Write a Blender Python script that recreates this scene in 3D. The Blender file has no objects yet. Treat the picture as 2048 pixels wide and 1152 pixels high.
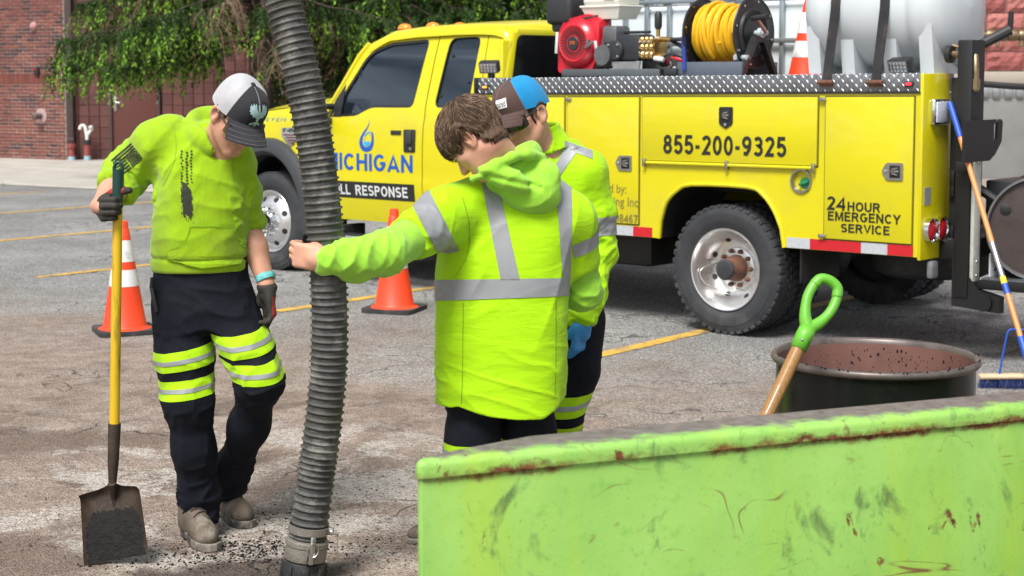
import bpy, bmesh, math, random
import numpy as np
from mathutils import Vector, Matrix, Euler, geometry
from mathutils.bvhtree import BVHTree
random.seed(7); RNG = np.random.default_rng(7)
SC = bpy.context.scene
COL = SC.collection
PI = math.pi
rad = math.radians

# ------------------------------------------------------------------ camera
cam_d = bpy.data.cameras.new('camera'); cam = bpy.data.objects.new('camera', cam_d); COL.objects.link(cam)
cam_d.sensor_width = 36.0; cam_d.lens = 3132.76 / 2048 * 36
cam_d.shift_y = -(576 - 397.5) / 2048
cam.location = (0, 0, 1.62); cam.rotation_euler = (rad(90) - 0.0779, 0, 0)
cam_d.clip_start = 0.05; cam_d.clip_end = 2000
cam_d.dof.use_dof = True; cam_d.dof.focus_distance = 5.35; cam_d.dof.aperture_fstop = 6.3
SC.camera = cam

# ------------------------------------------------------------------ bright overcast sky
SUN_EL, SUN_AZ = rad(56), rad(205)      # azimuth measured from +Y clockwise: behind the camera, a little left
w = bpy.data.worlds.new('World'); SC.world = w; w.use_nodes = True
nt = w.node_tree; nt.nodes.clear()
def wn(t): return nt.nodes.new(t)
sky = wn('ShaderNodeTexSky'); sky.sky_type = 'NISHITA'; sky.sun_disc = False
sky.sun_elevation = SUN_EL; sky.sun_rotation = SUN_AZ; sky.air_density = 1.0; sky.dust_density = 2.0; sky.ozone_density = 1.0
hsv = wn('ShaderNodeHueSaturation'); hsv.inputs['Saturation'].default_value = 0.28; hsv.inputs['Value'].default_value = 1.0
nt.links.new(sky.outputs[0], hsv.inputs['Color'])
tc = wn('ShaderNodeTexCoord'); mp = wn('ShaderNodeMapping'); mp.inputs['Scale'].default_value = (1.0, 1.0, 5.5)
nt.links.new(tc.outputs['Generated'], mp.inputs[0])
nz = wn('ShaderNodeTexNoise'); nz.inputs['Scale'].default_value = 4.2; nz.inputs['Detail'].default_value = 7; nz.inputs['Roughness'].default_value = .55
nt.links.new(mp.outputs[0], nz.inputs['Vector'])
rmp = wn('ShaderNodeValToRGB'); rmp.color_ramp.elements[0].position = .36; rmp.color_ramp.elements[0].color = (.24, .30, .40, 1)
rmp.color_ramp.elements[1].position = .66; rmp.color_ramp.elements[1].color = (1.95, 1.92, 1.84, 1)
nt.links.new(nz.outputs['Fac'], rmp.inputs[0])
mul = wn('ShaderNodeMix'); mul.data_type = 'RGBA'; mul.blend_type = 'MULTIPLY'; mul.inputs[0].default_value = 1.0
nt.links.new(hsv.outputs[0], mul.inputs[6]); nt.links.new(rmp.outputs[0], mul.inputs[7])
bg = wn('ShaderNodeBackground'); bg.inputs[1].default_value = 0.092
wo = wn('ShaderNodeOutputWorld'); nt.links.new(mul.outputs[2], bg.inputs[0]); nt.links.new(bg.outputs[0], wo.inputs[0])
sun_d = bpy.data.lights.new('sun', 'SUN'); sun_d.energy = 3.0; sun_d.angle = rad(22); sun_d.color = (1.0, .965, .91)
sun = bpy.data.objects.new('sun', sun_d); COL.objects.link(sun)
_sd = Vector((math.sin(SUN_AZ) * math.cos(SUN_EL), math.cos(SUN_AZ) * math.cos(SUN_EL), math.sin(SUN_EL)))
sun.rotation_euler = _sd.to_track_quat('Z', 'Y').to_euler(); sun.location = (0, 0, 20)
vs = SC.view_settings; vs.view_transform = 'Standard'; vs.look = 'None'; vs.gamma = 1; vs.use_curve_mapping = False; vs.exposure = 0.75
cy = SC.cycles; cy.max_bounces = 6; cy.diffuse_bounces = 3; cy.glossy_bounces = 3; cy.transmission_bounces = 3; cy.transparent_max_bounces = 4

# ------------------------------------------------------------------ materials
MATS = {}
def hexc(h):
    h = h.lstrip('#'); c = [int(h[i:i+2], 16) / 255 for i in (0, 2, 4)]
    return tuple(x / 12.92 if x <= .04045 else ((x + .055) / 1.055) ** 2.4 for x in c)
def mat(name, col, rough=.5, metal=0., var=.12, vs=6., bump=0., bs=60., spec=.5, coat=0., sheen=0., dirt=None, dirt_amt=.5, dirt_scale=3., dirt_lo=.5, dirt_hi=.7, trans=0., rough_var=.0, sss=0., detail=5, stretch=None):
    """one principled surface: base colour with mottling, optional dirt patches, fine bump"""
    m = bpy.data.materials.new(name); m.use_nodes = True; n = m.node_tree.nodes; L = m.node_tree.links
    b = n['Principled BSDF']
    b.inputs['Roughness'].default_value = rough; b.inputs['Metallic'].default_value = metal
    b.inputs['Specular IOR Level'].default_value = spec
    if coat: b.inputs['Coat Weight'].default_value = coat; b.inputs['Coat Roughness'].default_value = .06
    if sheen: b.inputs['Sheen Weight'].default_value = sheen; b.inputs['Sheen Roughness'].default_value = .5
    if trans: b.inputs['Transmission Weight'].default_value = trans
    if sss:
        b.inputs['Subsurface Weight'].default_value = sss; b.inputs['Subsurface Radius'].default_value = (.012, .005, .003); b.inputs['Subsurface Scale'].default_value = 1.
    t = n.new('ShaderNodeTexCoord'); src = t.outputs['Object']
    if stretch:
        mpn = n.new('ShaderNodeMapping'); mpn.inputs['Scale'].default_value = stretch; L.new(src, mpn.inputs[0]); src = mpn.outputs[0]
    def noise(sc, d=detail, r=.6):
        q = n.new('ShaderNodeTexNoise'); q.inputs['Scale'].default_value = sc; q.inputs['Detail'].default_value = d; q.inputs['Roughness'].default_value = r
        L.new(src, q.inputs['Vector']); return q
    c = tuple(col[:3])
    cur = None
    if var > 0:
        q = noise(vs); mr = n.new('ShaderNodeMapRange'); mr.inputs[1].default_value = .25; mr.inputs[2].default_value = .75
        L.new(q.outputs['Fac'], mr.inputs[0])
        mx = n.new('ShaderNodeMix'); mx.data_type = 'RGBA'
        mx.inputs[6].default_value = tuple(max(0, v * (1 - var)) for v in c) + (1,); mx.inputs[7].default_value = tuple(v * (1 + var) for v in c) + (1,)
        L.new(mr.outputs[0], mx.inputs[0]); cur = mx.outputs[2]
    if dirt is not None:
        q = noise(dirt_scale, 8, .65); mr = n.new('ShaderNodeMapRange'); mr.inputs[1].default_value = dirt_lo; mr.inputs[2].default_value = dirt_hi; mr.inputs[4].default_value = dirt_amt
        L.new(q.outputs['Fac'], mr.inputs[0]); mx = n.new('ShaderNodeMix'); mx.data_type = 'RGBA'
        if cur: L.new(cur, mx.inputs[6])
        else: mx.inputs[6].default_value = c + (1,)
        mx.inputs[7].default_value = tuple(dirt) + (1,); L.new(mr.outputs[0], mx.inputs[0]); cur = mx.outputs[2]
    if cur: L.new(cur, b.inputs['Base Color'])
    else: b.inputs['Base Color'].default_value = c + (1,)
    if rough_var:
        q = noise(vs * 1.7); mr = n.new('ShaderNodeMapRange'); mr.inputs[3].default_value = max(0, rough - rough_var); mr.inputs[4].default_value = min(1, rough + rough_var)
        L.new(q.outputs['Fac'], mr.inputs[0]); L.new(mr.outputs[0], b.inputs['Roughness'])
    if bump:
        q = noise(bs, 4); bp = n.new('ShaderNodeBump'); bp.inputs['Strength'].default_value = min(1, bump); bp.inputs['Distance'].default_value = .01
        L.new(q.outputs['Fac'], bp.inputs['Height']); L.new(bp.outputs[0], b.inputs['Normal'])
    m['bsdf'] = b.name
    MATS[name] = m; return m
def M_(x): return MATS[x] if isinstance(x, str) else x
def emis(m, col, s):
    b = m.node_tree.nodes['Principled BSDF']; b.inputs['Emission Color'].default_value = tuple(col) + (1,); b.inputs['Emission Strength'].default_value = s

# ------------------------------------------------------------------ mesh helpers
def link_mesh(name, V, F, m, parent=None, smooth=35, loc=None):
    me = bpy.data.meshes.new(name)
    if isinstance(V, np.ndarray): V = V.tolist()
    if isinstance(F, np.ndarray): F = F.tolist()
    me.from_pydata(V, [], F); me.update()
    return link_me(name, me, m, parent, smooth, loc)
def link_me(name, me, m, parent=None, smooth=35, loc=None):
    if smooth:
        me.polygons.foreach_set('use_smooth', [True] * len(me.polygons))
        if smooth < 180: me.set_sharp_from_angle(angle=rad(smooth))
    if m is not None: me.materials.append(M_(m))
    o = bpy.data.objects.new(name, me); COL.objects.link(o)
    if parent: o.parent = parent
    if loc is not None: o.location = loc
    return o
def tag(o, label, cat, group=None, kind=None):
    if label: o['label'] = label
    if cat: o['category'] = cat
    if group: o['group'] = group
    if kind: o['kind'] = kind
    return o
def empty(name, loc=(0, 0, 0), rz=0, label=None, cat=None, group=None):
    o = bpy.data.objects.new(name, None); COL.objects.link(o); o.location = loc; o.rotation_euler = (0, 0, rz); o.empty_display_size = .1
    return tag(o, label, cat, group)
def copy_tree(o, parent=None):
    c = o.copy(); COL.objects.link(c); c.parent = parent
    for ch in list(o.children): copy_tree(ch, c)
    return c
def TR(loc=(0, 0, 0), rot=(0, 0, 0), sc=(1, 1, 1)):
    return Matrix.Translation(loc) @ Euler(rot).to_matrix().to_4x4() @ Matrix.Diagonal((*sc, 1))
ALONG_Y = Matrix.Rotation(-PI / 2, 4, 'X')      # local z -> +y
ALONG_X = Matrix.Rotation(PI / 2, 4, 'Y')       # local z -> +x
def frame(a, b, up=(0, 0, 1)):
    """matrix with z from a to b, origin a"""
    a = Vector(a); b = Vector(b); z = (b - a).normalized(); u = Vector(up)
    if abs(z.dot(u)) > .98: u = Vector((0, 1, 0)) if abs(z.y) < .9 else Vector((1, 0, 0))
    x = u.cross(z).normalized(); y = z.cross(x)
    m = Matrix((x, y, z)).transposed().to_4x4(); m.translation = a; return m
class MB:
    def __init__(s): s.v = []; s.f = []
    def add(s, V, F, M=None):
        n = len(s.v)
        if M is not None: V = [tuple(M @ Vector(p)) for p in V]
        s.v.extend([tuple(p) for p in V]); s.f.extend([tuple(i + n for i in q) for q in F]); return s
    def box(s, c, d, bev=0, rot=(0, 0, 0), seg=2, M=None):
        T = TR(c, rot)
        if M is not None: T = M @ T
        if bev <= 0:
            x, y, z = d[0] / 2, d[1] / 2, d[2] / 2
            V = [(-x, -y, -z), (x, -y, -z), (x, y, -z), (-x, y, -z), (-x, -y, z), (x, -y, z), (x, y, z), (-x, y, z)]
            F = [(3, 2, 1, 0), (4, 5, 6, 7), (0, 1, 5, 4), (1, 2, 6, 5), (2, 3, 7, 6), (3, 0, 4, 7)]
            return s.add(V, F, T)
        bm = bmesh.new(); bmesh.ops.create_cube(bm, size=1)
        for q in bm.verts: q.co = Vector((q.co.x * d[0], q.co.y * d[1], q.co.z * d[2]))
        bmesh.ops.bevel(bm, geom=bm.edges[:], offset=min(bev, min(d) * .49), segments=seg, profile=.5, affect='EDGES')
        bm.verts.ensure_lookup_table(); V = [tuple(q.co) for q in bm.verts]; F = [tuple(q.index for q in f.verts) for f in bm.faces]; bm.free()
        return s.add(V, F, T)
    def lathe(s, prof, n=32, M=None, cap=True, a0=0, a1=2 * PI):
        full = abs(a1 - a0 - 2 * PI) < 1e-6; k = n if full else n + 1
        V = []; F = []
        for r, z in prof:
            for i in range(k):
                a = a0 + (a1 - a0) * i / n; V.append((r * math.cos(a), r * math.sin(a), z))
        for j in range(len(prof) - 1):
            for i in range(n):
                i2 = (i + 1) % k; F.append((j * k + i, j * k + i2, (j + 1) * k + i2, (j + 1) * k + i))
        if cap and full:
            if prof[0][0] > 1e-5: F.append(tuple(reversed(range(k))))
            if prof[-1][0] > 1e-5: F.append(tuple((len(prof) - 1) * k + i for i in range(k)))
        return s.add(V, F, M)
    def cyl(s, a, b, r, n=16, r2=None):
        h = (Vector(b) - Vector(a)).length
        return s.lathe([(r, 0), (r if r2 is None else r2, h)], n, frame(a, b))
    def tube(s, pts, r, n=8, cap=True, closed=False):
        pts = [Vector(p) for p in pts]; N = len(pts); V = []; F = []
        rs = r if hasattr(r, '__len__') else [r] * N
        up = None
        for i, p in enumerate(pts):
            if closed: t = (pts[(i + 1) % N] - pts[i - 1]).normalized()
            else: t = (pts[min(i + 1, N - 1)] - pts[max(i - 1, 0)]).normalized()
            if up is None:
                up = Vector((0, 0, 1)) if abs(t.z) < .9 else Vector((0, 1, 0))
            x = up - t * up.dot(t); x.normalize(); y = t.cross(x); up = x
            for k in range(n):
                a = 2 * PI * k / n; V.append(tuple(p + (x * math.cos(a) + y * math.sin(a)) * rs[i]))
        for i in range(N if closed else N - 1):
            j = (i + 1) % N
            for k in range(n):
                k2 = (k + 1) % n; F.append((i * n + k, i * n + k2, j * n + k2, j * n + k))
        if cap and not closed:
            F.append(tuple(reversed(range(n)))); F.append(tuple((N - 1) * n + k for k in range(n)))
        return s.add(V, F)
    def prism(s, poly, z0, z1, M=None):
        n = len(poly); V = [(x, y, z0) for x, y in poly] + [(x, y, z1) for x, y in poly]
        F = [tuple(reversed(range(n))), tuple(range(n, 2 * n))] + [(i, (i + 1) % n, n + (i + 1) % n, n + i) for i in range(n)]
        return s.add(V, F, M)
    def build(s, name, m, parent=None, smooth=35, tf=None):
        V = s.v if tf is None else [tf(p) for p in s.v]
        return link_mesh(name, V, s.f, m, parent, smooth)
def bezier(p0, p1, p2, p3, n):
    out = []
    for i in range(n + 1):
        t = i / n; a = (1 - t) ** 3; b = 3 * t * (1 - t) ** 2; c = 3 * t * t * (1 - t); d = t ** 3
        out.append(tuple(a * p0[k] + b * p1[k] + c * p2[k] + d * p3[k] for k in range(len(p0))))
    return out
def catmull(P, n=8):
    P = [np.array(p, float) for p in P]; out = []
    Q = [2 * P[0] - P[1]] + P + [2 * P[-1] - P[-2]]
    for i in range(1, len(Q) - 2):
        for k in range(n):
            t = k / n; a, b, c, d = Q[i-1], Q[i], Q[i+1], Q[i+2]
            out.append(.5 * (2 * b + (c - a) * t + (2 * a - 5 * b + 4 * c - d) * t * t + (3 * b - a - 3 * c + d) * t ** 3))
    out.append(P[-1]); return out
def round_poly(pts, r, seg=5):
    """round the corners of a 2-D polygon"""
    out = []; n = len(pts)
    for i in range(n):
        p = Vector(pts[i]); a = Vector(pts[i-1]); b = Vector(pts[(i + 1) % n]); rr = r[i] if hasattr(r, '__len__') else r
        da = a - p; db = b - p; k = min(rr, da.length * .48, db.length * .48)
        if k < 1e-4: out.append(tuple(p)); continue
        A = p + da.normalized() * k; B = p + db.normalized() * k
        for j in range(seg + 1):
            t = j / seg; q = A * (1 - t) ** 2 + p * 2 * t * (1 - t) + B * t * t; out.append(tuple(q))
    return out
def in_poly(x, y, poly):
    c = False; n = len(poly)
    for i in range(n):
        x1, y1 = poly[i]; x2, y2 = poly[i-1]
        if (y1 > y) != (y2 > y) and x < (x2 - x1) * (y - y1) / (y2 - y1) + x1: c = not c
    return c
def cdt(outer, holes, step):
    """triangulate a 2-D region with holes and inner grid points; returns verts, tris, loops"""
    pts = []; edges = []; loops = []
    for lp in [outer] + holes:
        n0 = len(pts); dense = []
        for i in range(len(lp)):
            a = Vector(lp[i]); b = Vector(lp[(i + 1) % len(lp)]); k = max(1, int((b - a).length / step))
            dense += [tuple(a + (b - a) * (j / k)) for j in range(k)]
        pts += dense; m = len(dense); edges += [(n0 + i, n0 + (i + 1) % m) for i in range(m)]; loops.append(list(range(n0, n0 + m)))
    xs = [p[0] for p in outer]; ys = [p[1] for p in outer]; border = [Vector(p) for p in pts]
    gx = min(xs) + step
    bnd = np.array(pts)
    while gx < max(xs):
        gy = min(ys) + step
        while gy < max(ys):
            if in_poly(gx, gy, outer) and not any(in_poly(gx, gy, h) for h in holes):
                if np.min((bnd[:, 0] - gx) ** 2 + (bnd[:, 1] - gy) ** 2) > (step * .4) ** 2: pts.append((gx, gy))
            gy += step
        gx += step
    r = geometry.delaunay_2d_cdt([Vector(p) for p in pts], edges, [], 0, 1e-6)
    V = [tuple(v) for v in r[0]]; T = []
    for f in r[2]:
        cx = sum(V[i][0] for i in f) / 3; cy = sum(V[i][1] for i in f) / 3
        if in_poly(cx, cy, outer) and not any(in_poly(cx, cy, h) for h in holes):
            a, b, c = [Vector(V[i]) for i in f]
            T.append(tuple(f) if (b - a).cross(c - a) > 0 else tuple(reversed(f)))
    inv = {}
    for ni, lst in enumerate(r[3]):
        for o_ in lst: inv[o_] = ni
    loops = [[inv[i] for i in lp] for lp in loops]
    return V, T, loops
def text_mesh(body, w=None, h=None, bold=0.0, extrude=0.0, shear=0.0, spacing=1.0, align='CENTER', res=3):
    """text as verts/faces in the xy plane, scaled to width w and height h"""
    c = bpy.data.curves.new('txt', 'FONT'); c.body = body; c.size = 1; c.offset = bold; c.extrude = extrude; c.shear = shear; c.space_character = spacing
    c.align_x = align; c.resolution_u = res; c.fill_mode = 'FRONT' if not extrude else 'BOTH'
    o = bpy.data.objects.new('txt', c); COL.objects.link(o)
    dg = bpy.context.evaluated_depsgraph_get(); dg.update(); me = bpy.data.meshes.new_from_object(o.evaluated_get(dg))
    V = np.array([v.co[:] for v in me.vertices]); F = [tuple(p.vertices) for p in me.polygons]
    bpy.data.objects.remove(o); bpy.data.curves.remove(c); bpy.data.meshes.remove(me)
    lo = V.min(0); hi = V.max(0); sx = 1; sy = 1
    if h: sy = h / (hi[1] - lo[1])
    if w: sx = w / (hi[0] - lo[0])
    if h and not w: sx = sy
    if w and not h: sy = sx
    mid = (lo + hi) / 2
    V = (V - np.array([mid[0], mid[1], 0])) * np.array([sx, sy, 1])
    return V, F

# heavy block capitals drawn as thick strokes (one unit high, each glyph (advance, [polylines]))
def arc_(cx, cy, rx, ry, a0, a1, n=14): return [(cx + rx * math.cos(rad(a0 + (a1 - a0) * i / n)), cy + ry * math.sin(rad(a0 + (a1 - a0) * i / n))) for i in range(n + 1)]
_s = .10      # half stroke
def glyphs():
    s = _s; t = 1 - s; G = {}
    G['M'] = (.86, [[(s, 0), (s, 1)], [(s + .03, 1), (.43, .12), (.83 - s, 1)], [(.86 - s, 0), (.86 - s, 1)]]); G['I'] = (.2, [[(s, 0), (s, 1)]])
    G['C'] = (.74, [arc_(.38, .5, .28, .40, 42, 318, 22)]); G['H'] = (.72, [[(s, 0), (s, 1)], [(.72 - s, 0), (.72 - s, 1)], [(s, .52), (.72 - s, .52)]])
    G['G'] = (.78, [arc_(.39, .5, .29, .40, 45, 345, 22), [(.68, .36), (.68, .47), (.42, .47)]]); G['A'] = (.76, [[(.07, 0), (.38, .97), (.69, 0)], [(.20, .26), (.56, .26)]])
    G['N'] = (.74, [[(s, 0), (s, 1)], [(s, .94), (.74 - s, .06)], [(.74 - s, 0), (.74 - s, 1)]]); G['S'] = (.68, [arc_(.34, .70, .23, .20, 25, 250, 14) + arc_(.34, .30, .24, .20, 75, -150, 14)])
    G['P'] = (.66, [[(s, 0), (s, 1)], [(s, t), (.34, t)] + arc_(.36, .70, .20, .20, 90, -90, 12) + [(s, .50)]]); G['L'] = (.6, [[(s, 1), (s, s), (.6, s)]])
    G['R'] = (.74, [[(s, 0), (s, 1)], [(s, t), (.38, t)] + arc_(.40, .71, .20, .19, 90, -90, 12) + [(s, .52)], [(.40, .50), (.66, 0)]])
    G['E'] = (.64, [[(s, 0), (s, 1)], [(s, t), (.62, t)], [(s, .52), (.57, .52)], [(s, s), (.64, s)]]); G['O'] = (.8, [arc_(.4, .5, .30, .40, 0, 360, 28)])
    G['U'] = (.72, [[(s, 1), (s, .36)] + arc_(.36, .36, .26, .26, 180, 360, 14) + [(.72 - s, 1)]]); G['V'] = (.72, [[(.06, 1), (.36, .06), (.66, 1)]]); G['Y'] = (.72, [[(.06, 1), (.36, .45), (.66, 1)], [(.36, .48), (.36, 0)]])
    G['F'] = (.6, [[(s, 0), (s, 1)], [(s, t), (.6, t)], [(s, .52), (.53, .52)]]); G['J'] = (.6, [[(.5, 1), (.5, .3)] + arc_(.29, .3, .21, .2, 0, -180, 12)])
    G['0'] = (.62, [arc_(.31, .5, .21, .40, 0, 360, 26)]); G['1'] = (.4, [[(.26, 0), (.26, 1)], [(.26, .92), (.06, .74)]]); G['2'] = (.62, [arc_(.31, .70, .21, .20, 165, -30, 14) + [(.14, s), (.58, s)]])
    G['3'] = (.62, [arc_(.30, .70, .20, .19, 150, -80, 14) + arc_(.30, .31, .22, .21, 85, -150, 14)]); G['4'] = (.64, [[(.48, 0), (.48, .97), (.06, .30), (.62, .30)]]); G['5'] = (.62, [[(.54, t), (.17, t), (.13, .53)] + arc_(.31, .34, .22, .24, 130, -155, 18)])
    G['6'] = (.62, [arc_(.31, .32, .21, .22, 0, 360, 20), [(.10, .34), (.13, .62), (.30, .88), (.50, .86)]]); G['7'] = (.58, [[(.04, t), (.53, t), (.22, 0)]]); G['8'] = (.62, [arc_(.31, .72, .18, .18, 0, 360, 20), arc_(.31, .31, .21, .21, 0, 360, 20)])
    G['9'] = (.62, [arc_(.31, .68, .21, .22, 0, 360, 20), [(.52, .66), (.49, .38), (.32, .12), (.12, .14)]]); G['-'] = (.36, [[(.04, .40), (.32, .40)]]); G[' '] = (.34, []); G['K'] = (.7, [[(s, 0), (s, 1)], [(.62, 1), (s, .45)], [(.3, .6), (.66, 0)]])
    return G
_GL = glyphs()
def stroke_text(body, w, h, gap=.12, half=.10, shear=0.):
    V = []; F = []; x0 = 0; lay = 0
    for ch in body:
        adv, pl = _GL[ch]
        for li in pl:
            lay += 1; n = len(li); P = [Vector((p[0] + x0, p[1])) for p in li]; closed = n > 8 and (P[0] - P[-1]).length < 1e-4; b0 = len(V)
            for i in range(n):
                a = P[i-1] if i > 0 else (P[-2] if closed else None); b = P[i+1] if i < n - 1 else (P[1] if closed else None)
                d1 = (P[i] - a).normalized() if a is not None else None; d2 = (b - P[i]).normalized() if b is not None else None
                if d1 is None: d1 = d2
                if d2 is None: d2 = d1
                t = (d1 + d2); t = t.normalized() if t.length > 1e-3 else d1; nn = Vector((-t.y, t.x)); k = half / max(.42, nn.dot(Vector((-d1.y, d1.x))))
                V.append((P[i].x + nn.x * k, P[i].y + nn.y * k, (lay % 4) * 2e-4)); V.append((P[i].x - nn.x * k, P[i].y - nn.y * k, (lay % 4) * 2e-4))
            for i in range(n - 1): F.append((b0 + 2 * i, b0 + 2 * i + 1, b0 + 2 * i + 3, b0 + 2 * i + 2))
        x0 += adv + gap
    W = x0 - gap
    return [((x - W / 2) / W * w + shear * y * h, (min(1.02, max(-.02, y)) - .5) * h, z) for x, y, z in V], F
# ================================================================== ground
def ground_material():
    m = bpy.data.materials.new('asphalt_ground'); m.use_nodes = True; n = m.node_tree.nodes; L = m.node_tree.links; b = n['Principled BSDF']
    t = n.new('ShaderNodeTexCoord'); P0 = t.outputs['Object']
    def noise(sc, d=4, r=.6, dist=0.):
        q = n.new('ShaderNodeTexNoise'); q.inputs['Scale'].default_value = sc; q.inputs['Detail'].default_value = d; q.inputs['Roughness'].default_value = r; q.inputs['Distortion'].default_value = dist
        L.new(P0, q.inputs['Vector']); return q.outputs['Fac']
    def rng(x, a, b_, c=0., d=1.):
        q = n.new('ShaderNodeMapRange'); q.inputs[1].default_value = a; q.inputs[2].default_value = b_; q.inputs[3].default_value = c; q.inputs[4].default_value = d
        q.interpolation_type = 'SMOOTHSTEP'; L.new(x, q.inputs[0]); return q.outputs[0]
    def math_(op, a, b_):
        q = n.new('ShaderNodeMath'); q.operation = op
        for i, x in enumerate((a, b_)):
            if isinstance(x, (int, float)): q.inputs[i].default_value = x
            else: L.new(x, q.inputs[i])
        return q.outputs[0]
    def mix(f, a, b_, mode='MIX'):
        q = n.new('ShaderNodeMix'); q.data_type = 'RGBA'; q.blend_type = mode
        if isinstance(f, (int, float)): q.inputs[0].default_value = f
        else: L.new(f, q.inputs[0])
        for i, x in ((6, a), (7, b_)):
            if isinstance(x, tuple): q.inputs[i].default_value = x + (1,)
            else: L.new(x, q.inputs[i])
        return q.outputs[2]
    nS = noise(2.2, 5, .66, .6); nL = noise(.8, 4, .62)
    # stones of the aggregate
    vo = n.new('ShaderNodeTexVoronoi'); vo.inputs['Scale'].default_value = 135; vo.inputs['Randomness'].default_value = 1; L.new(P0, vo.inputs['Vector'])
    wh = n.new('ShaderNodeTexWhiteNoise'); L.new(vo.outputs['Position'], wh.inputs['Vector'])
    cr = n.new('ShaderNodeValToRGB'); e = cr.color_ramp.elements
    e[0].position = 0; e[0].color = (.085, .085, .086, 1); e[1].position = 1; e[1].color = (.52, .515, .50, 1)
    q = e.new(.5); q.color = (.215, .213, .208, 1); q = e.new(.85); q.color = (.32, .317, .308, 1)
    L.new(wh.outputs['Value'], cr.inputs[0])
    col = cr.outputs[0]
    # large tonal drift
    col = mix(rng(nL, .3, .7), mix(1., col, (.8, .8, .82), 'MULTIPLY'), mix(1., col, (1.25, 1.25, 1.23), 'MULTIPLY'))
    # brown dust over the near part of the lot
    sep = n.new('ShaderNodeSeparateXYZ'); L.new(P0, sep.inputs[0])
    edge = math_('ADD', sep.outputs['Y'], math_('MULTIPLY', math_('SUBTRACT', nL, .5), 5.5))
    edge = math_('ADD', edge, math_('MULTIPLY', sep.outputs['X'], .55))
    near = rng(edge, 10.4, 7.0)
    fine = noise(34, 3, .75)
    dustm = math_('MULTIPLY', near, rng(math_('ADD', fine, math_('MULTIPLY', noise(3.3, 3, .6), .5)), .36, .80, .42, .97))
    dustc = mix(rng(noise(6., 3, .7), .3, .72), (.215, .160, .127), (.335, .268, .222))
    stone = rng(wh.outputs['Value'], 0., 1., .70, 1.30)
    cst = n.new('ShaderNodeCombineXYZ'); [L.new(stone, cst.inputs[i]) for i in range(3)]
    dustc = mix(1., dustc, cst.outputs[0], 'MULTIPLY')
    col = mix(dustm, col, dustc)
    # darker damp trails of spilled fines
    damp = math_('MULTIPLY', near, rng(noise(.95, 6, .66, 1.1), .53, .64))
    wv = math_('SUBTRACT', math_('ADD', sep.outputs['Y'], math_('MULTIPLY', nL, 1.6)), 8.45)
    trail = math_('MULTIPLY', rng(math_('ABSOLUTE', wv, 0.), .30, .06), rng(nS, .40, .62))
    damp = math_('MAXIMUM', damp, math_('MULTIPLY', trail, rng(sep.outputs['X'], .6, -.4)))
    col = mix(math_('MULTIPLY', damp, .8), col, mix(1., (.125, .092, .074), cst.outputs[0], 'MULTIPLY'))
    for sx_, sy_, kx, ky, sc_ in ((-1.85, 5.15, 3.2, 9., (.15, .108, .086)), (-.86, 4.98, 6., 16., (.055, .042, .036)), (-2.2, 6.9, 1.2, 14., (.15, .108, .086))):
        ax_ = math_('SUBTRACT', sep.outputs['X'], sx_); ay_ = math_('SUBTRACT', sep.outputs['Y'], sy_); q2 = math_('ADD', math_('MULTIPLY', math_('MULTIPLY', ax_, ax_), kx), math_('MULTIPLY', math_('MULTIPLY', ay_, ay_), ky))
        stain = rng(math_('ADD', q2, math_('MULTIPLY', math_('SUBTRACT', nS, .5), 3.2)), 1.15, .35)
        stain0 = stain if sx_ == -1.85 else math_('MAXIMUM', stain0, stain)
        col = mix(math_('MULTIPLY', stain, .85), col, mix(1., sc_, cst.outputs[0], 'MULTIPLY'))
    # pale dried absorbent around the hose
    dx = math_('SUBTRACT', sep.outputs['X'], -1.0); dy = math_('SUBTRACT', sep.outputs['Y'], 6.1)
    r2 = math_('ADD', math_('MULTIPLY', math_('MULTIPLY', dx, dx), .6), math_('MULTIPLY', math_('MULTIPLY', dy, dy), 1.6))
    pale = math_('MULTIPLY', rng(r2, 3.4, .5), rng(math_('ADD', nS, math_('MULTIPLY', math_('SUBTRACT', fine, .5), .5)), .46, .60))
    pcol = mix(1., (.50, .465, .425), cst.outputs[0], 'MULTIPLY')
    col = mix(math_('MULTIPLY', math_('MULTIPLY', pale, rng(stain0, 0., 1., 1., .15)), .72), col, pcol)
    # cracks
    def cracks(scale, wid, dist):
        vn = n.new('ShaderNodeTexVoronoi'); vn.feature = 'DISTANCE_TO_EDGE'; vn.inputs['Scale'].default_value = scale
        nn = n.new('ShaderNodeTexNoise'); nn.inputs['Scale'].default_value = 3.5; nn.inputs['Detail'].default_value = 2; L.new(P0, nn.inputs['Vector'])
        va = n.new('ShaderNodeVectorMath'); va.operation = 'MULTIPLY_ADD'; L.new(nn.outputs['Color'], va.inputs[0]); va.inputs[1].default_value = (dist,) * 3; L.new(P0, va.inputs[2])
        L.new(va.outputs[0], vn.inputs['Vector']); return rng(vn.outputs['Distance'], wid, 0.)
    ck = math_('MULTIPLY', cracks(.62, .012, .7), rng(nL, .42, .6))
    ck2 = math_('MULTIPLY', cracks(1.9, .016, .4), rng(nL, .52, .60))
    ck = math_('MAXIMUM', ck, ck2)
    col = mix(math_('MULTIPLY', ck, .8), col, (.03, .028, .027))
    L.new(col, b.inputs['Base Color'])
    b.inputs['Roughness'].default_value = .9; b.inputs['Specular IOR Level'].default_value = .3
    bp = n.new('ShaderNodeBump'); bp.inputs['Strength'].default_value = .8; bp.inputs['Distance'].default_value = .008
    hgt = math_('ADD', math_('MULTIPLY', vo.outputs['Distance'], -1.2), math_('MULTIPLY', fine, .9)); hgt = math_('SUBTRACT', hgt, math_('MULTIPLY', ck, 1.5))
    L.new(hgt, bp.inputs['Height']); L.new(bp.outputs[0], b.inputs['Normal'])
    return m
def sheet(name, poly, z, m, kind='structure', parent=None):
    o = link_mesh(name, [(x, y, z) for x, y in poly], [tuple(range(len(poly)))], m, parent, 0)
    if kind: o['kind'] = kind
    return o
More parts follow.
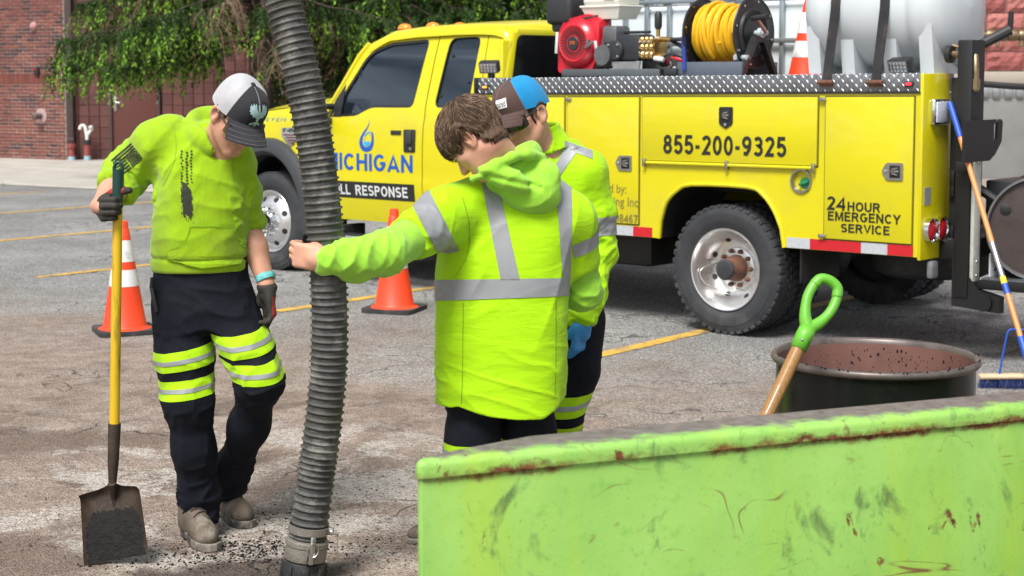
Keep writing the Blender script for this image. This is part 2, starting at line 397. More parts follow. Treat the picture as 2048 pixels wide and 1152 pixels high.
sheet('asphalt_lot', [(-300, -60), (300, -60), (300, 600), (-300, 600)], 0, ground_material())

def concrete(name, col, var=.16):
    return mat(name, col, rough=.88, var=var, vs=1.6, bump=.25, bs=120, dirt=(.2, .185, .16), dirt_amt=.5, dirt_scale=.9, dirt_lo=.5, dirt_hi=.75)
concrete('sidewalk_concrete', (.40, .375, .335))
# concrete apron in front of the left building: slabs with recessed joints
A0 = Vector((-5.9, 22.36)); dA = Vector((.865, -.50)); nA = Vector((.50, .865))
slab_root = sheet('sidewalk', [tuple(A0 + dA * a + nA * b) for a, b in ((-14, -.02), (3.2, -.02), (9, 30), (-14, 30))], .006, mat('joint_dark', (.12, .11, .10), .95))
for i in range(-7, 2):
    for j in range(3):
        a, b_ = i * 2.0, j * 3.1 + .02
        mb = MB(); c = A0 + dA * (a + 1) + nA * (b_ + 1.53)
        mb.box((c.x, c.y, .015), (1.97, 3.05, .03), .006, (0, 0, math.atan2(dA.y, dA.x)), 1)
        mb.build('slab', 'sidewalk_concrete', slab_root)

# painted stall lines (worn thermoplastic)
def paint_mat():
    m = mat('yellow_line_paint', (.56, .34, .055), rough=.75, var=.15, vs=14, bump=.3, bs=90)
    n = m.node_tree.nodes; L = m.node_tree.links; b = n['Principled BSDF']
    t = n.new('ShaderNodeTexCoord'); q = n.new('ShaderNodeTexNoise'); q.inputs['Scale'].default_value = 7; q.inputs['Detail'].default_value = 9; q.inputs['Roughness'].default_value = .75
    L.new(t.outputs['Object'], q.inputs['Vector']); mr = n.new('ShaderNodeMapRange'); mr.inputs[1].default_value = .36; mr.inputs[2].default_value = .52
    L.new(q.outputs['Fac'], mr.inputs[0]); mx = n.new('ShaderNodeMix'); mx.data_type = 'RGBA'; L.new(mr.outputs[0], mx.inputs[0])
    old = b.inputs['Base Color'].links[0].from_socket; L.new(old, mx.inputs[7]); mx.inputs[6].default_value = (.15, .135, .105, 1); L.new(mx.outputs[2], b.inputs['Base Color'])
    return m
paint_mat()
DL = Vector((.64, .768)); NL = Vector((.768, -.64))
for i, nn in enumerate((-2.6, -5.39, -8.12, -11.0, -13.75, -16.5, -19.2, -22.)):
    a0, a1 = 7.2, 12.7; hw = .052; k = 22; top = []; bot = []
    for j in range(k + 1):
        a = a0 + (a1 - a0) * j / k; p = DL * a + NL * nn
        top.append(p + NL * (hw + random.uniform(-.007, .007))); bot.append(p - NL * (hw + random.uniform(-.007, .007)))
    V = [(p.x, p.y, .004) for p in top] + [(p.x, p.y, .004) for p in bot]
    F = [(j, j + 1, k + 2 + j, k + 1 + j)[::-1] for j in range(k)]
    o = link_mesh('painted_line', V, F, 'yellow_line_paint', None, 0); o['kind'] = 'structure'
    # make sure the face looks up
    if o.data.polygons[0].normal.z < 0: o.data.flip_normals()

# ================================================================== left building
mat('mortar', (.60, .55, .48), .95, var=.2, vs=20, bump=.3, bs=150)
BR = [mat('brick_%s' % k, c, .85, var=.3, vs=9, bump=.35, bs=90) for k, c in (('red', (.150, .044, .034)), ('rust', (.185, .056, .040)), ('plum', (.098, .034, .031)), ('dark', (.050, .024, .025)))]
mat('maroon_paint', (.125, .030, .027), .55, var=.12, vs=4, bump=.15, bs=60)
mat('maroon_tile', (.098, .034, .028), .5, var=.18, vs=3, bump=.2, bs=80)
mat('maroon_joint', (.055, .014, .013), .8)
mat('dark_brown_metal', (.062, .042, .040), .5, var=.15)
bld = empty('building', (-8.51, 29.9, 0), 0, 'red brick and maroon tile building with painted steel door, behind the spruces', 'building')
WD = Vector((-.88, .475)); WN = Vector((-.475, -.88))      # along the brick wall, and out of it (towards the lot)
ang = math.atan2(-WD.y, -WD.x)
Mw = Matrix.Translation((0, 0, 0)) @ Matrix.Rotation(ang, 4, 'Z')   # local -x runs along the wall, local -y points outward
mb = MB(); mb.box((-5, .146, 3.2), (10, .3, 6.4), M=Mw); mb.build('wall', 'mortar', bld)
course, blen, bh = .0665, .212, .0545
bmesh_cache = []
for m in BR:
    mb = MB(); mb.box((0, 0, 0), (blen - .012, .03, bh), .003, seg=1); me = bpy.data.meshes.new('brick'); me.from_pydata(mb.v, [], mb.f); me.materials.append(m); bmesh_cache.append(me)
mb = MB(); mb.box((0, 0, 0), (.0565, .03, .215), .004, seg=1); sold = []
for m in BR[:2]:
    me = bpy.data.meshes.new('brick'); me.from_pydata(mb.v, [], mb.f); me.materials.append(m); sold.append(me)
nbrick = 0; rest = [MB() for _ in BR]
Mb = bld.matrix_basis
SOLD_Z0 = 22 * course
def put(name, me, M, parent):
    o = bpy.data.objects.new(name, me); COL.objects.link(o); o.parent = parent; o.matrix_local = M; return o
rowz = []; z = 0
for r in range(92):
    if r == 22: z += .225
    rowz.append(z + course / 2); z += course
for ci in range(26):                                    # soldier course
    put('brick', sold[ci % 2 if random.random() < .7 else 0], Mw @ Matrix.Translation((-.12 - ci * .067, -.005 + random.uniform(-.002, .002), SOLD_Z0 + .1125)), bld); nbrick += 1
for ci in range(26, 140):
    rest[ci % 2].box((-.12 - ci * .067, -.005, SOLD_Z0 + .1125), (.0565, .03, .215), M=Mw)
for r in range(92):
    for ci in range(46):
        x = -(ci * blen + (blen * .5 if r % 2 == 0 else blen * .0) + .005)
        xc = x - 0
        L_ = blen
        if xc > -.06: xc = -.053; 
        k = random.choices(range(4), (.42, .3, .2, .08))[0] if rowz[r] < SOLD_Z0 else random.choices(range(4), (.36, .2, .29, .15))[0]
        jit = random.uniform(-.003, .003)
        if nbrick < 292 and ci < 7 and r < 52:
            if xc == -.053: 
                o = put('brick', bmesh_cache[k], Mw @ Matrix.Translation((-.053, jit, rowz[r])) @ Matrix.Diagonal((.5, 1, 1, 1)), bld)
            else: o = put('brick', bmesh_cache[k], Mw @ Matrix.Translation((xc, jit, rowz[r])), bld)
            nbrick += 1
        else:
            w_ = blen * .5 if xc == -.053 else blen
            rest[k].box((xc, jit, rowz[r]), (w_ - .012, .03, bh), M=Mw)
for k, mb in enumerate(rest):
    o = mb.build('brickwork', BR[k], bld, 0); o['kind'] = 'stuff'
# return of the brick corner, then the recessed tile wall, parallel to the picture, 0.12 m behind
mb = MB(); mb.box((.03, .28, 3.2), (.05, .5, 6.4)); mb.build('corner_return', BR[2], bld)
TW = .12                                                   # face of the tile wall in local y
mb = MB(); mb.box((5.0, TW + .22, 3.2), (10.0, .4, 6.4)); mb.build('wall', 'maroon_joint', bld)
tile_me = []
for k in range(3):
    mm = MATS['maroon_tile'] if k == 0 else mat('maroon_tile_%s' % 'ab'[k-1], [(.110, .038, .031), (.086, .029, .025)][k-1], .5, var=.18, vs=3, bump=.2, bs=80)
    mb = MB(); mb.box((0, 0, 0), (.192, .03, .205), .006, seg=1); me = bpy.data.meshes.new('tile'); me.from_pydata(mb.v, [], mb.f); me.materials.append(mm); tile_me.append(me)
ntile = 0; far = MB()
DX0, DX1, DH = .865, 1.735, 2.32                           # door opening
for r in range(28):
    for ci in range(49):
        x = .12 + ci * .2; z = .11 + r * .213
        if DX0 - .13 < x < DX1 + .13 and z < DH + .1: continue
        if ntile < 296 and r < 15 and x < 5.2:
            put('tile', random.choice(tile_me), Matrix.Translation((x, TW + random.uniform(-.002, .002), z)), bld); ntile += 1
        else: far.box((x, TW, z), (.192, .03, .205))
o = far.build('tilework', 'maroon_tile', bld, 0); o['kind'] = 'stuff'
mb = MB()
for x in (DX0 - .025, DX1 + .025): mb.box((x, TW - .01, DH / 2 + .02), (.05, .09, DH + .04), .006)
mb.box(((DX0 + DX1) / 2, TW - .01, DH + .045), (DX1 - DX0 + .0, .088, .05), .006); mb.build('door_frame', 'dark_brown_metal', bld)
mb = MB(); mb.box(((DX0 + DX1) / 2, TW + .01, DH / 2 + .012), (DX1 - DX0 - .008, .05, DH - .01), .004); door = mb.build('door', mat('door_paint', (.110, .036, .028), .42, var=.08, vs=2), bld)
mat('brushed_steel', (.55, .54, .52), .35, 1., var=.1, vs=20)
mb = MB(); mb.box((DX0 + .06, TW - .022, 1.10), (.045, .015, .28), .006)
mb.tube([(DX0 + .06, TW - .03, 1.13), (DX0 + .06, TW - .08, 1.13), (DX0 + .17, TW - .085, 1.12)], .013, 8); mb.build('handle', 'brushed_steel', door)
for z in (.3, 1.15, 2.05):
    mb = MB(); mb.cyl((DX1 - .004, TW - .035, z - .06), (DX1 - .004, TW - .035, z + .06), .012, 8); mb.build('hinge', 'brushed_steel', door)
V, F = stroke_text('4505', .31, .105)
mb = MB(); mb.add([(x, -z_, y) for x, y, z_ in V], F, TR((1.26, TW - .019, 1.80))); mb.build('number', mat('white_paint', (.78, .78, .76), .5, var=.05), door, 0)
# downspout with cast boot, vent pipe, boxes
mb = MB(); mb.box((.085, .02, 3.3), (.125, .10, 6.0), .012); mb.box((.085, .02, .42), (.14, .115, .05), .01); mb.build('downspout', 'dark_brown_metal', bld)
mat('red_iron', (.27, .062, .055), .6, var=.25, vs=12, dirt=(.25, .45, .5), dirt_amt=.0)
mat('blue_paint', (.27, .45, .50), .7, var=.2)
mb = MB(); mb.lathe([(.062, .10), (.062, .26), (.085, .27), (.085, .335), (.07, .34)], 16, TR((.125, -.09, 0))); mb.build('downspout_boot', 'red_iron', bld)
mb = MB(); mb.lathe([(.07, .0), (.066, .10)], 16, TR((.125, -.09, 0))); mb.build('boot_base', 'blue_paint', bld)
vp = empty('vent_pipe', (-8.08, 29.78, .03), 0, 'white double gooseneck vent on a red standpipe beside the door', 'pipe')
mb = MB(); mb.lathe([(.062, .08), (.062, .30)], 16); mb.build('standpipe', 'red_iron', vp)
mb = MB(); mb.lathe([(.066, .0), (.063, .085)], 16); mb.build('pipe_base', 'blue_paint', vp)
mb = MB(); mb.lathe([(.072, .30), (.072, .39)], 16); mb.build('collar', mat('black_rubber', (.02, .02, .021), .6, var=.2), vp)
mat('white_plastic', (.72, .72, .70), .4, var=.06)
mb = MB(); mb.tube([(0, 0, .38)] + [(0, 0, .46), (-.02, 0, .58), (-.03, 0, .63), (-.06, 0, .665), (-.10, 0, .66), (-.125, 0, .63), (-.13, 0, .585)], .032, 10)
mb.tube([(0, 0, .46), (.03, .02, .52), (.07, .03, .57), (.10, .02, .61), (.09, -.02, .635), (.06, -.05, .62)], .03, 10); mb.build('gooseneck', 'white_plastic', vp)
mat('grey_box_paint', (.20, .25, .26), .5, var=.1)
eb = empty('electric_box', (-5.15, 29.97, 1.35), 0, 'grey electrical box on the maroon tile wall', 'electric box')
mb = MB(); mb.box((0, .0, .14), (.36, .12, .29), .01); mb.build('cabinet', 'grey_box_paint', eb); mb = MB(); mb.box((-.165, -.065, .14), (.04, .02, .28), .004); mb.build('door_flange', mat('light_grey_metal', (.45, .5, .52), .4, var=.08), eb)
def on_wall(s, out, z):     # world point on brick wall, s metres left of the corner
    p = Vector((-8.51, 29.9)) + WD * s + WN * out; return (p.x, p.y, z)
def wall_thing(name, s, z, label, cat):
    o = empty(name, on_wall(s, .012, z), 0, label, cat); o.rotation_euler = (rad(90), 0, ang); return o   # local z points out of the wall
Rw = Matrix.Rotation(ang, 4, 'Z') @ Matrix.Rotation(rad(90), 4, 'X')
o = wall_thing('alarm_bell', .74, 2.58, 'faded pink round alarm bell high on the brick wall', 'bell')
mb = MB(); mb.lathe([(.085, 0), (.085, .02), (.078, .05), (.05, .075), (.018, .085), (.0, .086)], 24); mb.build('gong', mat('faded_pink', (.42, .20, .20), .55, var=.2, vs=14), o)
mb = MB(); mb.lathe([(.014, .082), (.014, .094), (.0, .095)], 12); mb.build('bolt', 'light_grey_metal', o)
o = wall_thing('strobe_light', .68, 1.72, 'small black and red alarm strobe on the brick wall', 'strobe')
mb = MB(); mb.box((0, 0, .03), (.11, .15, .06), .01); mb.build('housing', mat('black_plastic', (.018, .018, .019), .45, var=.15), o)
mb = MB(); mb.box((-.03, .045, .064), (.05, .03, .01), .003); mb.build('lens', mat('red_lens', (.5, .02, .02), .25, var=.05), o)
o = wall_thing('fire_connection', .62, .86, 'round fire department inlet with pale escutcheon on brick', 'fire inlet')
mb = MB(); mb.lathe([(.0, .0), (.15, .0), (.15, .01), (.13, .018), (.055, .022)], 28, cap=False); mb.build('escutcheon', mat('pale_pink_metal', (.42, .30, .30), .5, .3, var=.15, vs=14), o)
mb = MB(); mb.lathe([(.05, .01), (.05, .09), (.066, .10), (.066, .13), (.058, .14), (.066, .15), (.066, .20), (.05, .21), (.02, .215), (.02, .23), (.0, .23)], 24); mb.build('inlet', mat('tarnished_metal', (.20, .15, .14), .45, .7, var=.25, vs=20), o)
# far doorway jamb and a lamp behind the spruce
mb = MB(); mb.box((3.85, TW - .03, 1.5), (.14, .08, 3.0), .01); mb.build('pilaster', 'maroon_paint', bld)
o = empty('wall_lamp', (-4.42, 29.8, 1.32), 0, 'small white globe lamp on the maroon wall behind the hose', 'lamp')
mb = MB(); mb.lathe([(.0, -.09), (.05, -.075), (.085, -.03), (.09, .01), (.07, .06), (.03, .085), (0, .09)], 20, cap=False); mb.build('globe', 'white_plastic', o)
mb = MB(); mb.box((0, .1, 0), (.06, .14, .06), .01); mb.build('bracket', 'dark_brown_metal', o)

# ================================================================== right building (split-face block over a concrete dock wall)
rb = empty('building', (4.6, 16.6, 0), rad(-6), 'pink split-face block wall on a concrete loading dock at right', 'building')
mat('block_mortar', (.42, .38, .35), .95, var=.15)
mats_blk = [mat('split_block_%s' % k, c, .9, var=.35, vs=14, bump=1.0, bs=28) for k, c in (('rose', (.34, .115, .10)), ('salmon', (.38, .14, .12)), ('brick', (.29, .09, .082)))]
mb = MB(); mb.box((5.5, .20, 4.2), (12, .3, 5.2)); mb.build('wall', 'block_mortar', rb)
def rough_block(w, h, seed):
    r = np.random.default_rng(seed); V = []; F = []; nx, nz_ = 9, 5
    for j in range(nz_):
        for i in range(nx):
            e = (i in (0, nx - 1)) or (j in (0, nz_ - 1)); V.append((w * (i / (nx - 1) - .5), (.0 if e else -.012 - r.random() * .022), h * (j / (nz_ - 1) - .5)))
    for j in range(nz_ - 1):
        for i in range(nx - 1): a = j * nx + i; F.append((a, a + 1, a + nx + 1, a + nx))
    n0 = len(V); ring = [i for i in range(nx)] + [j * nx + nx - 1 for j in range(1, nz_)] + [(nz_ - 1) * nx + i for i in range(nx - 2, -1, -1)] + [j * nx for j in range(nz_ - 2, 0, -1)]
    for i in ring: V.append((V[i][0], .05, V[i][2]))
    for k in range(len(ring)): k2 = (k + 1) % len(ring); F.append((ring[k2], ring[k], n0 + k, n0 + k2))
    return V, F
blk = []
for k in range(6):
    V, F = rough_block(.392, .192, k); me = bpy.data.meshes.new('block'); me.from_pydata(V, [], F); me.materials.append(mats_blk[k % 3]); blk.append(me)
farb = [MB(), MB(), MB()]
for r in range(24):
    for ci in range(28):
        x = .2 + ci * .402 + (.2 if r % 2 else 0); z = 1.68 + .1 + r * .202
        if r < 8 and ci < 8: put('block', blk[random.randrange(6)], Matrix.Translation((x, .03, z)), rb)
        else: V, F = rough_block(.392, .192, random.randrange(9)); farb[(r + ci) % 3].add(V, F, TR((x, .03, z)))
for k in range(3):
    o = farb[k].build('blockwork', mats_blk[k], rb, 30); o['kind'] = 'stuff'
concrete('dock_concrete', (.20, .198, .192), .25); concrete('pale_stone', (.36, .31, .26))
mb = MB(); mb.box((5.5, .08, .7), (12, .4, 1.38), .01); mb.build('dock_wall', 'dock_concrete', rb)
mb = MB(); mb.box((5.5, .0, 1.605), (12, .3, .13), .012); mb.build('ledge', 'pale_stone', rb)
mat('galv_steel', (.42, .43, .44), .42, .85, var=.18, vs=14, rough_var=.1)
mb = MB(); mb.box((5.5, -.06, 1.455), (12, .12, .15), .008); edge = mb.build('dock_edge', 'galv_steel', rb)
for i in range(40):
    mb = MB(); mb.box((.12 + i * .12, -.135, 1.455), (.075, .03, .10), .006); mb.build('rib', 'galv_steel', edge)
mb = MB(); mb.add([(-.2, -.14, .0), (12, -.14, .0), (12, -2.6, .0), (-.2, -2.6, 0), (-.2, -.14, .55), (12, -.14, .55), (12, -.4, .5), (-.2, -.4, .5)], [(3, 2, 6, 7), (0, 3, 7, 4), (1, 5, 6, 2), (4, 7, 6, 5)]); mb.build('concrete_ramp', mat('ramp_concrete', (.26, .21, .18), .9, var=.15, vs=3, bump=.3, bs=80), rb, 0)
# red steel corner post
o = empty('steel_post', (3.98, 13.6, 0), 0, 'dark red steel post rising behind the white tank', 'post')
mb = MB(); mb.box((0, 0, 1.8), (.08, .10, 3.6), .006); mb.build('shaft', mat('crimson_paint', (.22, .012, .022), .4, var=.1), o)
mb = MB(); mb.box((0, 0, .015), (.22, .22, .03), .004); mb.build('base_plate', 'crimson_paint', o)
# valve manifold with hoses on the dock wall
o = empty('valve_manifold', (4.62, 14.6, 2.0), 0, 'brass valve manifold with black hoses against the pink block wall', 'valve')
mat('old_brass', (.27, .20, .12), .45, .8, var=.3, vs=25)
mb = MB(); mb.cyl((-.25, 0, 0), (.55, 0, -.02), .035, 12)
for x in (-.18, -.08, .02, .12, .22): mb.lathe([(.05, -.045), (.055, -.03), (.055, .03), (.05, .045)], 12, TR((x, 0, 0), (0, rad(90), 0)))
for x in (-.12, .1): mb.cyl((x, 0, 0), (x, -.02, -.1), .022, 10)
mb.build('body', 'old_brass', o)
mb = MB(); mb.tube([(0, 0, .03), (0, 0, .12), (.005, 0, .22)], [.02, .028, .024], 10); mb.build('valve_handle', 'black_plastic', o)
mb = MB(); mb.tube([(-.22, 0, 0), (-.4, .02, -.02), (-.7, .05, -.03), (-1., .1, -.02)], .032, 10); mb.tube([(-1., .1, -.42), (-.5, 0, -.43), (0, -.05, -.47), (.25, -.05, -.48)], .03, 10); mb.build('hose', 'black_rubber', o)
mb = MB(); mb.box((.45, .0, .03), (.3, .12, .14), .02); mb.cyl((.5, 0, .1), (.5, 0, 1.2), .02, 10); mb.box((.5, .05, .45), (.2, .1, .16), .02); mb.build('motor', 'black_plastic', o)

# ================================================================== spruces
def bark(): return mat('spruce_bark', (.06, .042, .032), .95, var=.4, vs=12, bump=.8, bs=30)
bark(); mat('dead_twig', (.26, .17, .11), .9, var=.3, vs=20)
def leaf_mat(name, c, tr):
    m = mat(name, c, .55, var=.45, vs=3.2, spec=.25); b = m.node_tree.nodes['Principled BSDF']; n = m.node_tree.nodes; L = m.node_tree.links
    t = n.new('ShaderNodeBsdfTranslucent'); t.inputs[0].default_value = tuple(tr) + (1,); mx = n.new('ShaderNodeMixShader'); mx.inputs[0].default_value = .25
    L.new(b.outputs[0], mx.inputs[1]); L.new(t.outputs[0], mx.inputs[2]); L.new(mx.outputs[0], n['Material Output'].inputs[0]); return m
leaf_mat('needles_old', (.030, .055, .016), (.045, .09, .016)); leaf_mat('needles_mid', (.055, .115, .022), (.10, .20, .03)); leaf_mat('needles_tip', (.24, .44, .045), (.40, .68, .06))
def spruce(loc, H, spread, zlow, seed, label, dens=1.0, dead=0.0, side=None, tipf=.18):
    r = np.random.default_rng(seed)
    root = empty('spruce_tree', loc, 0, label, 'tree', 'spruces in front of the building')
    mb = MB(); mb.tube([(0, 0, 0), (.02, .01, H * .3), (-.02, .02, H * .6), (0, 0, H)], [.22, .17, .1, .02], 12); mb.build('trunk', 'spruce_bark', root)
    tw = MB(); sets = {0: [], 1: [], 2: []}; LV = []; LF = []; z = zlow; limbs = []
    while z < H - .3:
        f = 1 - (z - zlow) / (H - zlow); near = z < 4.0
        for k in range(int(7 if near else 4)):
            a = r.uniform(0, 2 * PI)
            if side is not None and r.random() < .55: a = side + r.normal(0, .55)
            limbs.append((z + r.uniform(-.1, .1), a, spread * (f ** .8) * r.uniform(.7, 1.05), near))
        z += .16 if near else .5
    twig = []
    for z0, a, Ln, near in limbs:
        d = np.array([math.cos(a), math.sin(a), 0.]); n = max(4, int(Ln / .35)); t = np.linspace(0, 1, n + 1)[:, None]
        pts = np.array([0, 0, z0]) + d * Ln * t + np.array([0, 0, 1.]) * Ln * (.22 * t - .52 * t * t + .20 * t ** 4) + r.normal(0, .02, (n + 1, 3))
        tw.tube(pts, [max(.004, .028 * (1 - i / (n + .3))) for i in range(n + 1)], 4, cap=False)
        sv = np.array([-d[1], d[0], 0]); N = max(3, int(.78 * Ln / ((.085 if near else .24) / dens))); s = (.22 + .78 * r.random(N)); isdead = r.random() < dead
        ii = np.minimum(n - 1, (s * n).astype(int)); q = pts[ii] + (pts[ii + 1] - pts[ii]) * (s * n - ii)[:, None]
        bl = r.uniform(.28, .75, N) * (1 - .35 * s); bd = d * r.uniform(.2, .8, (N, 1)) + sv * (np.where(r.random(N) < .5, 1, -1) * r.uniform(.2, 1., N))[:, None]; bd /= np.linalg.norm(bd, axis=1)[:, None]
        u = np.linspace(0, 1, 7); bp = q[:, None] + bd[:, None] * (bl[:, None] * u * (1 - .25 * u))[..., None]; bp[..., 2] -= bl[:, None] * (.30 * u + 1.0 * u * u)      # N,7,3
        if isdead:
            for k in range(0, N):
                twig.append((bp[k, 0], bp[k, 3], .004)); twig.append((bp[k, 3], bp[k, 6], .003))
                for j in range(2, 6):
                    for _ in range(2): twig.append((bp[k, j], bp[k, j] + r.normal(0, .075, 3) + np.array([0, 0, -.05]), .0022))
            bp = bp[r.random(N) < .22]; bd = bd[:len(bp)]
            if not len(bp): continue
        nn = 11 if near else 4; M_n = len(bp)
        c = bp[:, 1:, None] + (bp[:, :-1, None] - bp[:, 1:, None]) * r.random((M_n, 6, nn, 1)) + r.normal(0, .012, (M_n, 6, nn, 3))
        dd = bd[:, None, None] * r.uniform(-.2, .9, (M_n, 6, nn, 1)) + r.normal(0, .40, (M_n, 6, nn, 3)); dd[..., 2] -= r.uniform(.4, 1.5, (M_n, 6, nn)); dd /= np.linalg.norm(dd, axis=-1, keepdims=True)
        kk = np.where(r.random((M_n, 6, nn)) < .42, 1, 0); tip = (np.arange(6)[None, :, None] >= 4) & (r.random((M_n, 6, nn)) < tipf * 2.2); kk[np.broadcast_to(tip, kk.shape)] = 2
        l_ = r.uniform(.045, .10, (M_n, 6, nn)) * (1. if near else 1.9) * np.where(kk == 2, .8, 1.); pr = np.cross(dd, r.normal(0, 1, dd.shape)); pr /= np.linalg.norm(pr, axis=-1, keepdims=True) + 1e-9
        w_ = l_ * np.where(kk == 2, .20, .15)
        for k in range(3):
            m = kk == k; sets[k].append((c[m], dd[m] * l_[m][:, None], pr[m] * w_[m][:, None]))
    o = tw.build('limbs', 'spruce_bark', root); o['kind'] = 'stuff'
    if twig:
        A = np.array([t[0] for t in twig]); B_ = np.array([t[1] for t in twig]); W_ = np.array([t[2] for t in twig]); x = np.cross(B_ - A, r.normal(0, 1, A.shape)); x /= np.linalg.norm(x, axis=1)[:, None] + 1e-9; y = np.cross(nrm_rows(B_ - A), x)
        V = []
        for P_, sc in ((A, 1.), (B_, .5)):
            for k in range(3): an = 2 * PI * k / 3; V.append(P_ + (x * math.cos(an) + y * math.sin(an)) * W_[:, None] * sc)
        V = np.stack(V, 1); K = len(A); b0 = np.arange(K)[:, None] * 6; F = np.concatenate([b0 + np.array([k, (k + 1) % 3, 3 + (k + 1) % 3, 3 + k]) for k in range(3)]); o = link_mesh('dead_twigs', V.reshape(-1, 3), F, 'dead_twig', root, 0); o['kind'] = 'stuff'
    crown = None
    for k, nm in ((0, 'needles_old'), (1, 'needles_mid'), (2, 'needles_tip')):
        C = np.concatenate([x[0] for x in sets[k]]); D = np.concatenate([x[1] for x in sets[k]]); W = np.concatenate([x[2] for x in sets[k]])
        V = np.stack([C, C + D * .45 + W, C + D, C + D * .45 - W], 1).reshape(-1, 3); F = np.arange(len(C) * 4).reshape(-1, 4)
        o = link_mesh('crown' if crown is None else 'needle_spray', V, F, nm, root if crown is None else crown, 0); o['kind'] = 'stuff'
        if crown is None: crown = o
    return root
def nrm_rows(v): return v / (np.linalg.norm(v, axis=1)[:, None] + 1e-9)
spruce((-3.95, 24.6, 0), 8.0, 3.25, 2.15, 11, 'spruce with drooping bright-tipped boughs and dead twigs at the left edge', 1.0, .30, PI, .22)
spruce((-2.0, 26.2, 0), 8.5, 3.0, 1.2, 23, 'dense spruce directly behind the yellow cab windshield', 1.0, .10, None, .2)
spruce((.6, 26.8, 0), 8.5, 2.8, 1.3, 37, 'spruce behind the yellow cab roof, right of the others', 1.0, .03, None, .12)
# ================================================================== yellow service truck (local x forward, y to the driver's side, z up; origin under the rear axle)
truck = empty('service_truck', (2.1169, 10.6034, 0), 2.3951, 'bright yellow spill response utility truck with service body and tinted windows', 'truck')
YEL = mat('truck_yellow', (.60, .535, .003), .34, var=.035, vs=1.4, coat=.5, spec=.4, rough_var=.05, dirt=(.40, .34, .07), dirt_amt=.4, dirt_scale=2.6, dirt_lo=.5, dirt_hi=.8)
mat('tyre_rubber', (.028, .030, .034), .78, var=.3, vs=9, bump=.2, bs=120, dirt=(.10, .095, .09), dirt_amt=.4, dirt_scale=5)
mat('polished_alloy', (.80, .80, .80), .30, .9, var=.08, vs=16, rough_var=.08, dirt=(.42, .38, .34), dirt_amt=.3, dirt_scale=8)
mat('chassis_black', (.012, .012, .013), .6, var=.3, vs=6)
mat('trim_black', (.020, .021, .023), .42, var=.12, vs=8)
mat('flare_plastic', (.035, .037, .041), .5, var=.1, vs=5)
mat('rust_hub', (.14, .06, .035), .8, var=.4, vs=20, bump=.4, bs=60)
mat('chrome', (.72, .73, .74), .09, 1., var=.05)
mat('latch_metal', (.42, .41, .38), .38, 1., var=.2, vs=40)
mat('decal_black', (.016, .017, .014), .45, var=.1); mat('decal_blue', (.010, .085, .42), .4, var=.06); mat('decal_cyan', (.03, .36, .72), .4, var=.05); mat('decal_white', (.62, .64, .64), .4, var=.05)
mat('serif_grey', (.20, .18, .035), .5, var=.1)
mat('reflective_red', (.50, .012, .02), .35, var=.12, vs=30); mat('reflective_silver', (.50, .53, .56), .35, .2, var=.12, vs=60)
mat('amber_lens', (.85, .24, .02), .2, var=.05)
def glass_mat():
    m = mat('tinted_glass', (.010, .014, .018), .03, var=0, spec=1.); m.node_tree.nodes['Principled BSDF'].inputs['Specular Tint'].default_value = (.75, .92, 1.1, 1)
    return m
glass_mat()
RAKE = -.0099
def tf(p): return (p[0], p[1], p[2] + RAKE * p[0])
def tb(mb, name, m, parent=None, smooth=35): return mb.build(name, m, parent or truck, smooth, tf)
def fy(x, z):
    """half width of the cab skin"""
    if z < 1.34: y = .995 - .05 * ((z - 1.0) / .5) ** 2 if z < 1.0 else .995 - .018 * ((z - 1.0) / .34) ** 2
    else: y = .977 - .245 * (z - 1.34) - .10 * max(0, z - 1.80) ** 1.3
    # shallow character lines
    y -= .010 * math.exp(-((z - 1.335) / .012) ** 2)
    y += .012 * (1 / (1 + math.exp(-(.86 - z) / .008)))
    if x > 4.0: y -= .055 * max(0, x - 5.0) ** 2 * 4
    return y
def skin(name, outer, holes, m, step=.06, flange=.03, fyf=fy, parent=None, off=0, sides=(1, -1)):
    V2, T, loops = cdt(outer, holes, step); obs = []
    for s in sides:
        V = [(x, s * (fyf(x, z) + off), z) for x, z in V2]; F = [t[::-1] if s > 0 else t for t in T]
        # flange: turn the rim inwards
        for lp in loops:
            n0 = len(V); V += [(V[i][0], V[i][1] - s * flange, V[i][2]) for i in lp]; k = len(lp)
            for i in range(k):
                j = (i + 1) % k; q = (lp[i], lp[j], n0 + j, n0 + i); F.append(q if s < 0 else q[::-1])
        mb = MB(); mb.v = V; mb.f = F; o = tb(mb, name, m, parent, 32); obs.append(o)
    return obs
# --- outlines in (x, z)
def offset_poly(poly, d):
    c = np.mean(np.array(poly), 0); out = []
    n = len(poly)
    for i in range(n):
        a = Vector(poly[i-1]); p = Vector(poly[i]); b = Vector(poly[(i + 1) % n]); t = (b - a)
        if t.length < 1e-6: t = Vector((1, 0))
        t.normalize(); nrm = Vector((t.y, -t.x))
        if nrm.dot(p - Vector(c)) < 0: nrm = -nrm
        out.append(tuple(p + nrm * d))
    return out
win_f = round_poly([(3.945, 1.335), (3.905, 1.44), (3.63, 1.845), (3.40, 1.915), (2.965, 1.935), (3.03, 1.412), (3.50, 1.412), (3.66, 1.345)], [.03, .04, .10, .05, .06, .05, .06, .05])
win_r = round_poly([(2.745, 1.935), (2.425, 1.940), (2.44, 1.415), (2.80, 1.412)], .065)
front_door = round_poly([(3.985, .52), (3.985, 1.345), (3.965, 1.42), (3.665, 1.905), (3.44, 1.985), (2.87, 2.005), (2.893, 1.5), (2.895, .80), (2.855, .52)], [.03, .03, .03, .08, .06, .03, .1, .1, .04])
rear_door = round_poly([(2.860, 2.005), (2.36, 2.008), (2.335, 1.40), (2.33, .52), (2.845, .52), (2.884, .80), (2.882, 1.5)], [.02, .05, .05, .04, .04, .1, .1])
quarter = [(2.352, 2.008), (2.20, 2.005), (2.20, 1.5), (2.20, .52), (2.32, .52), (2.325, 1.40)]
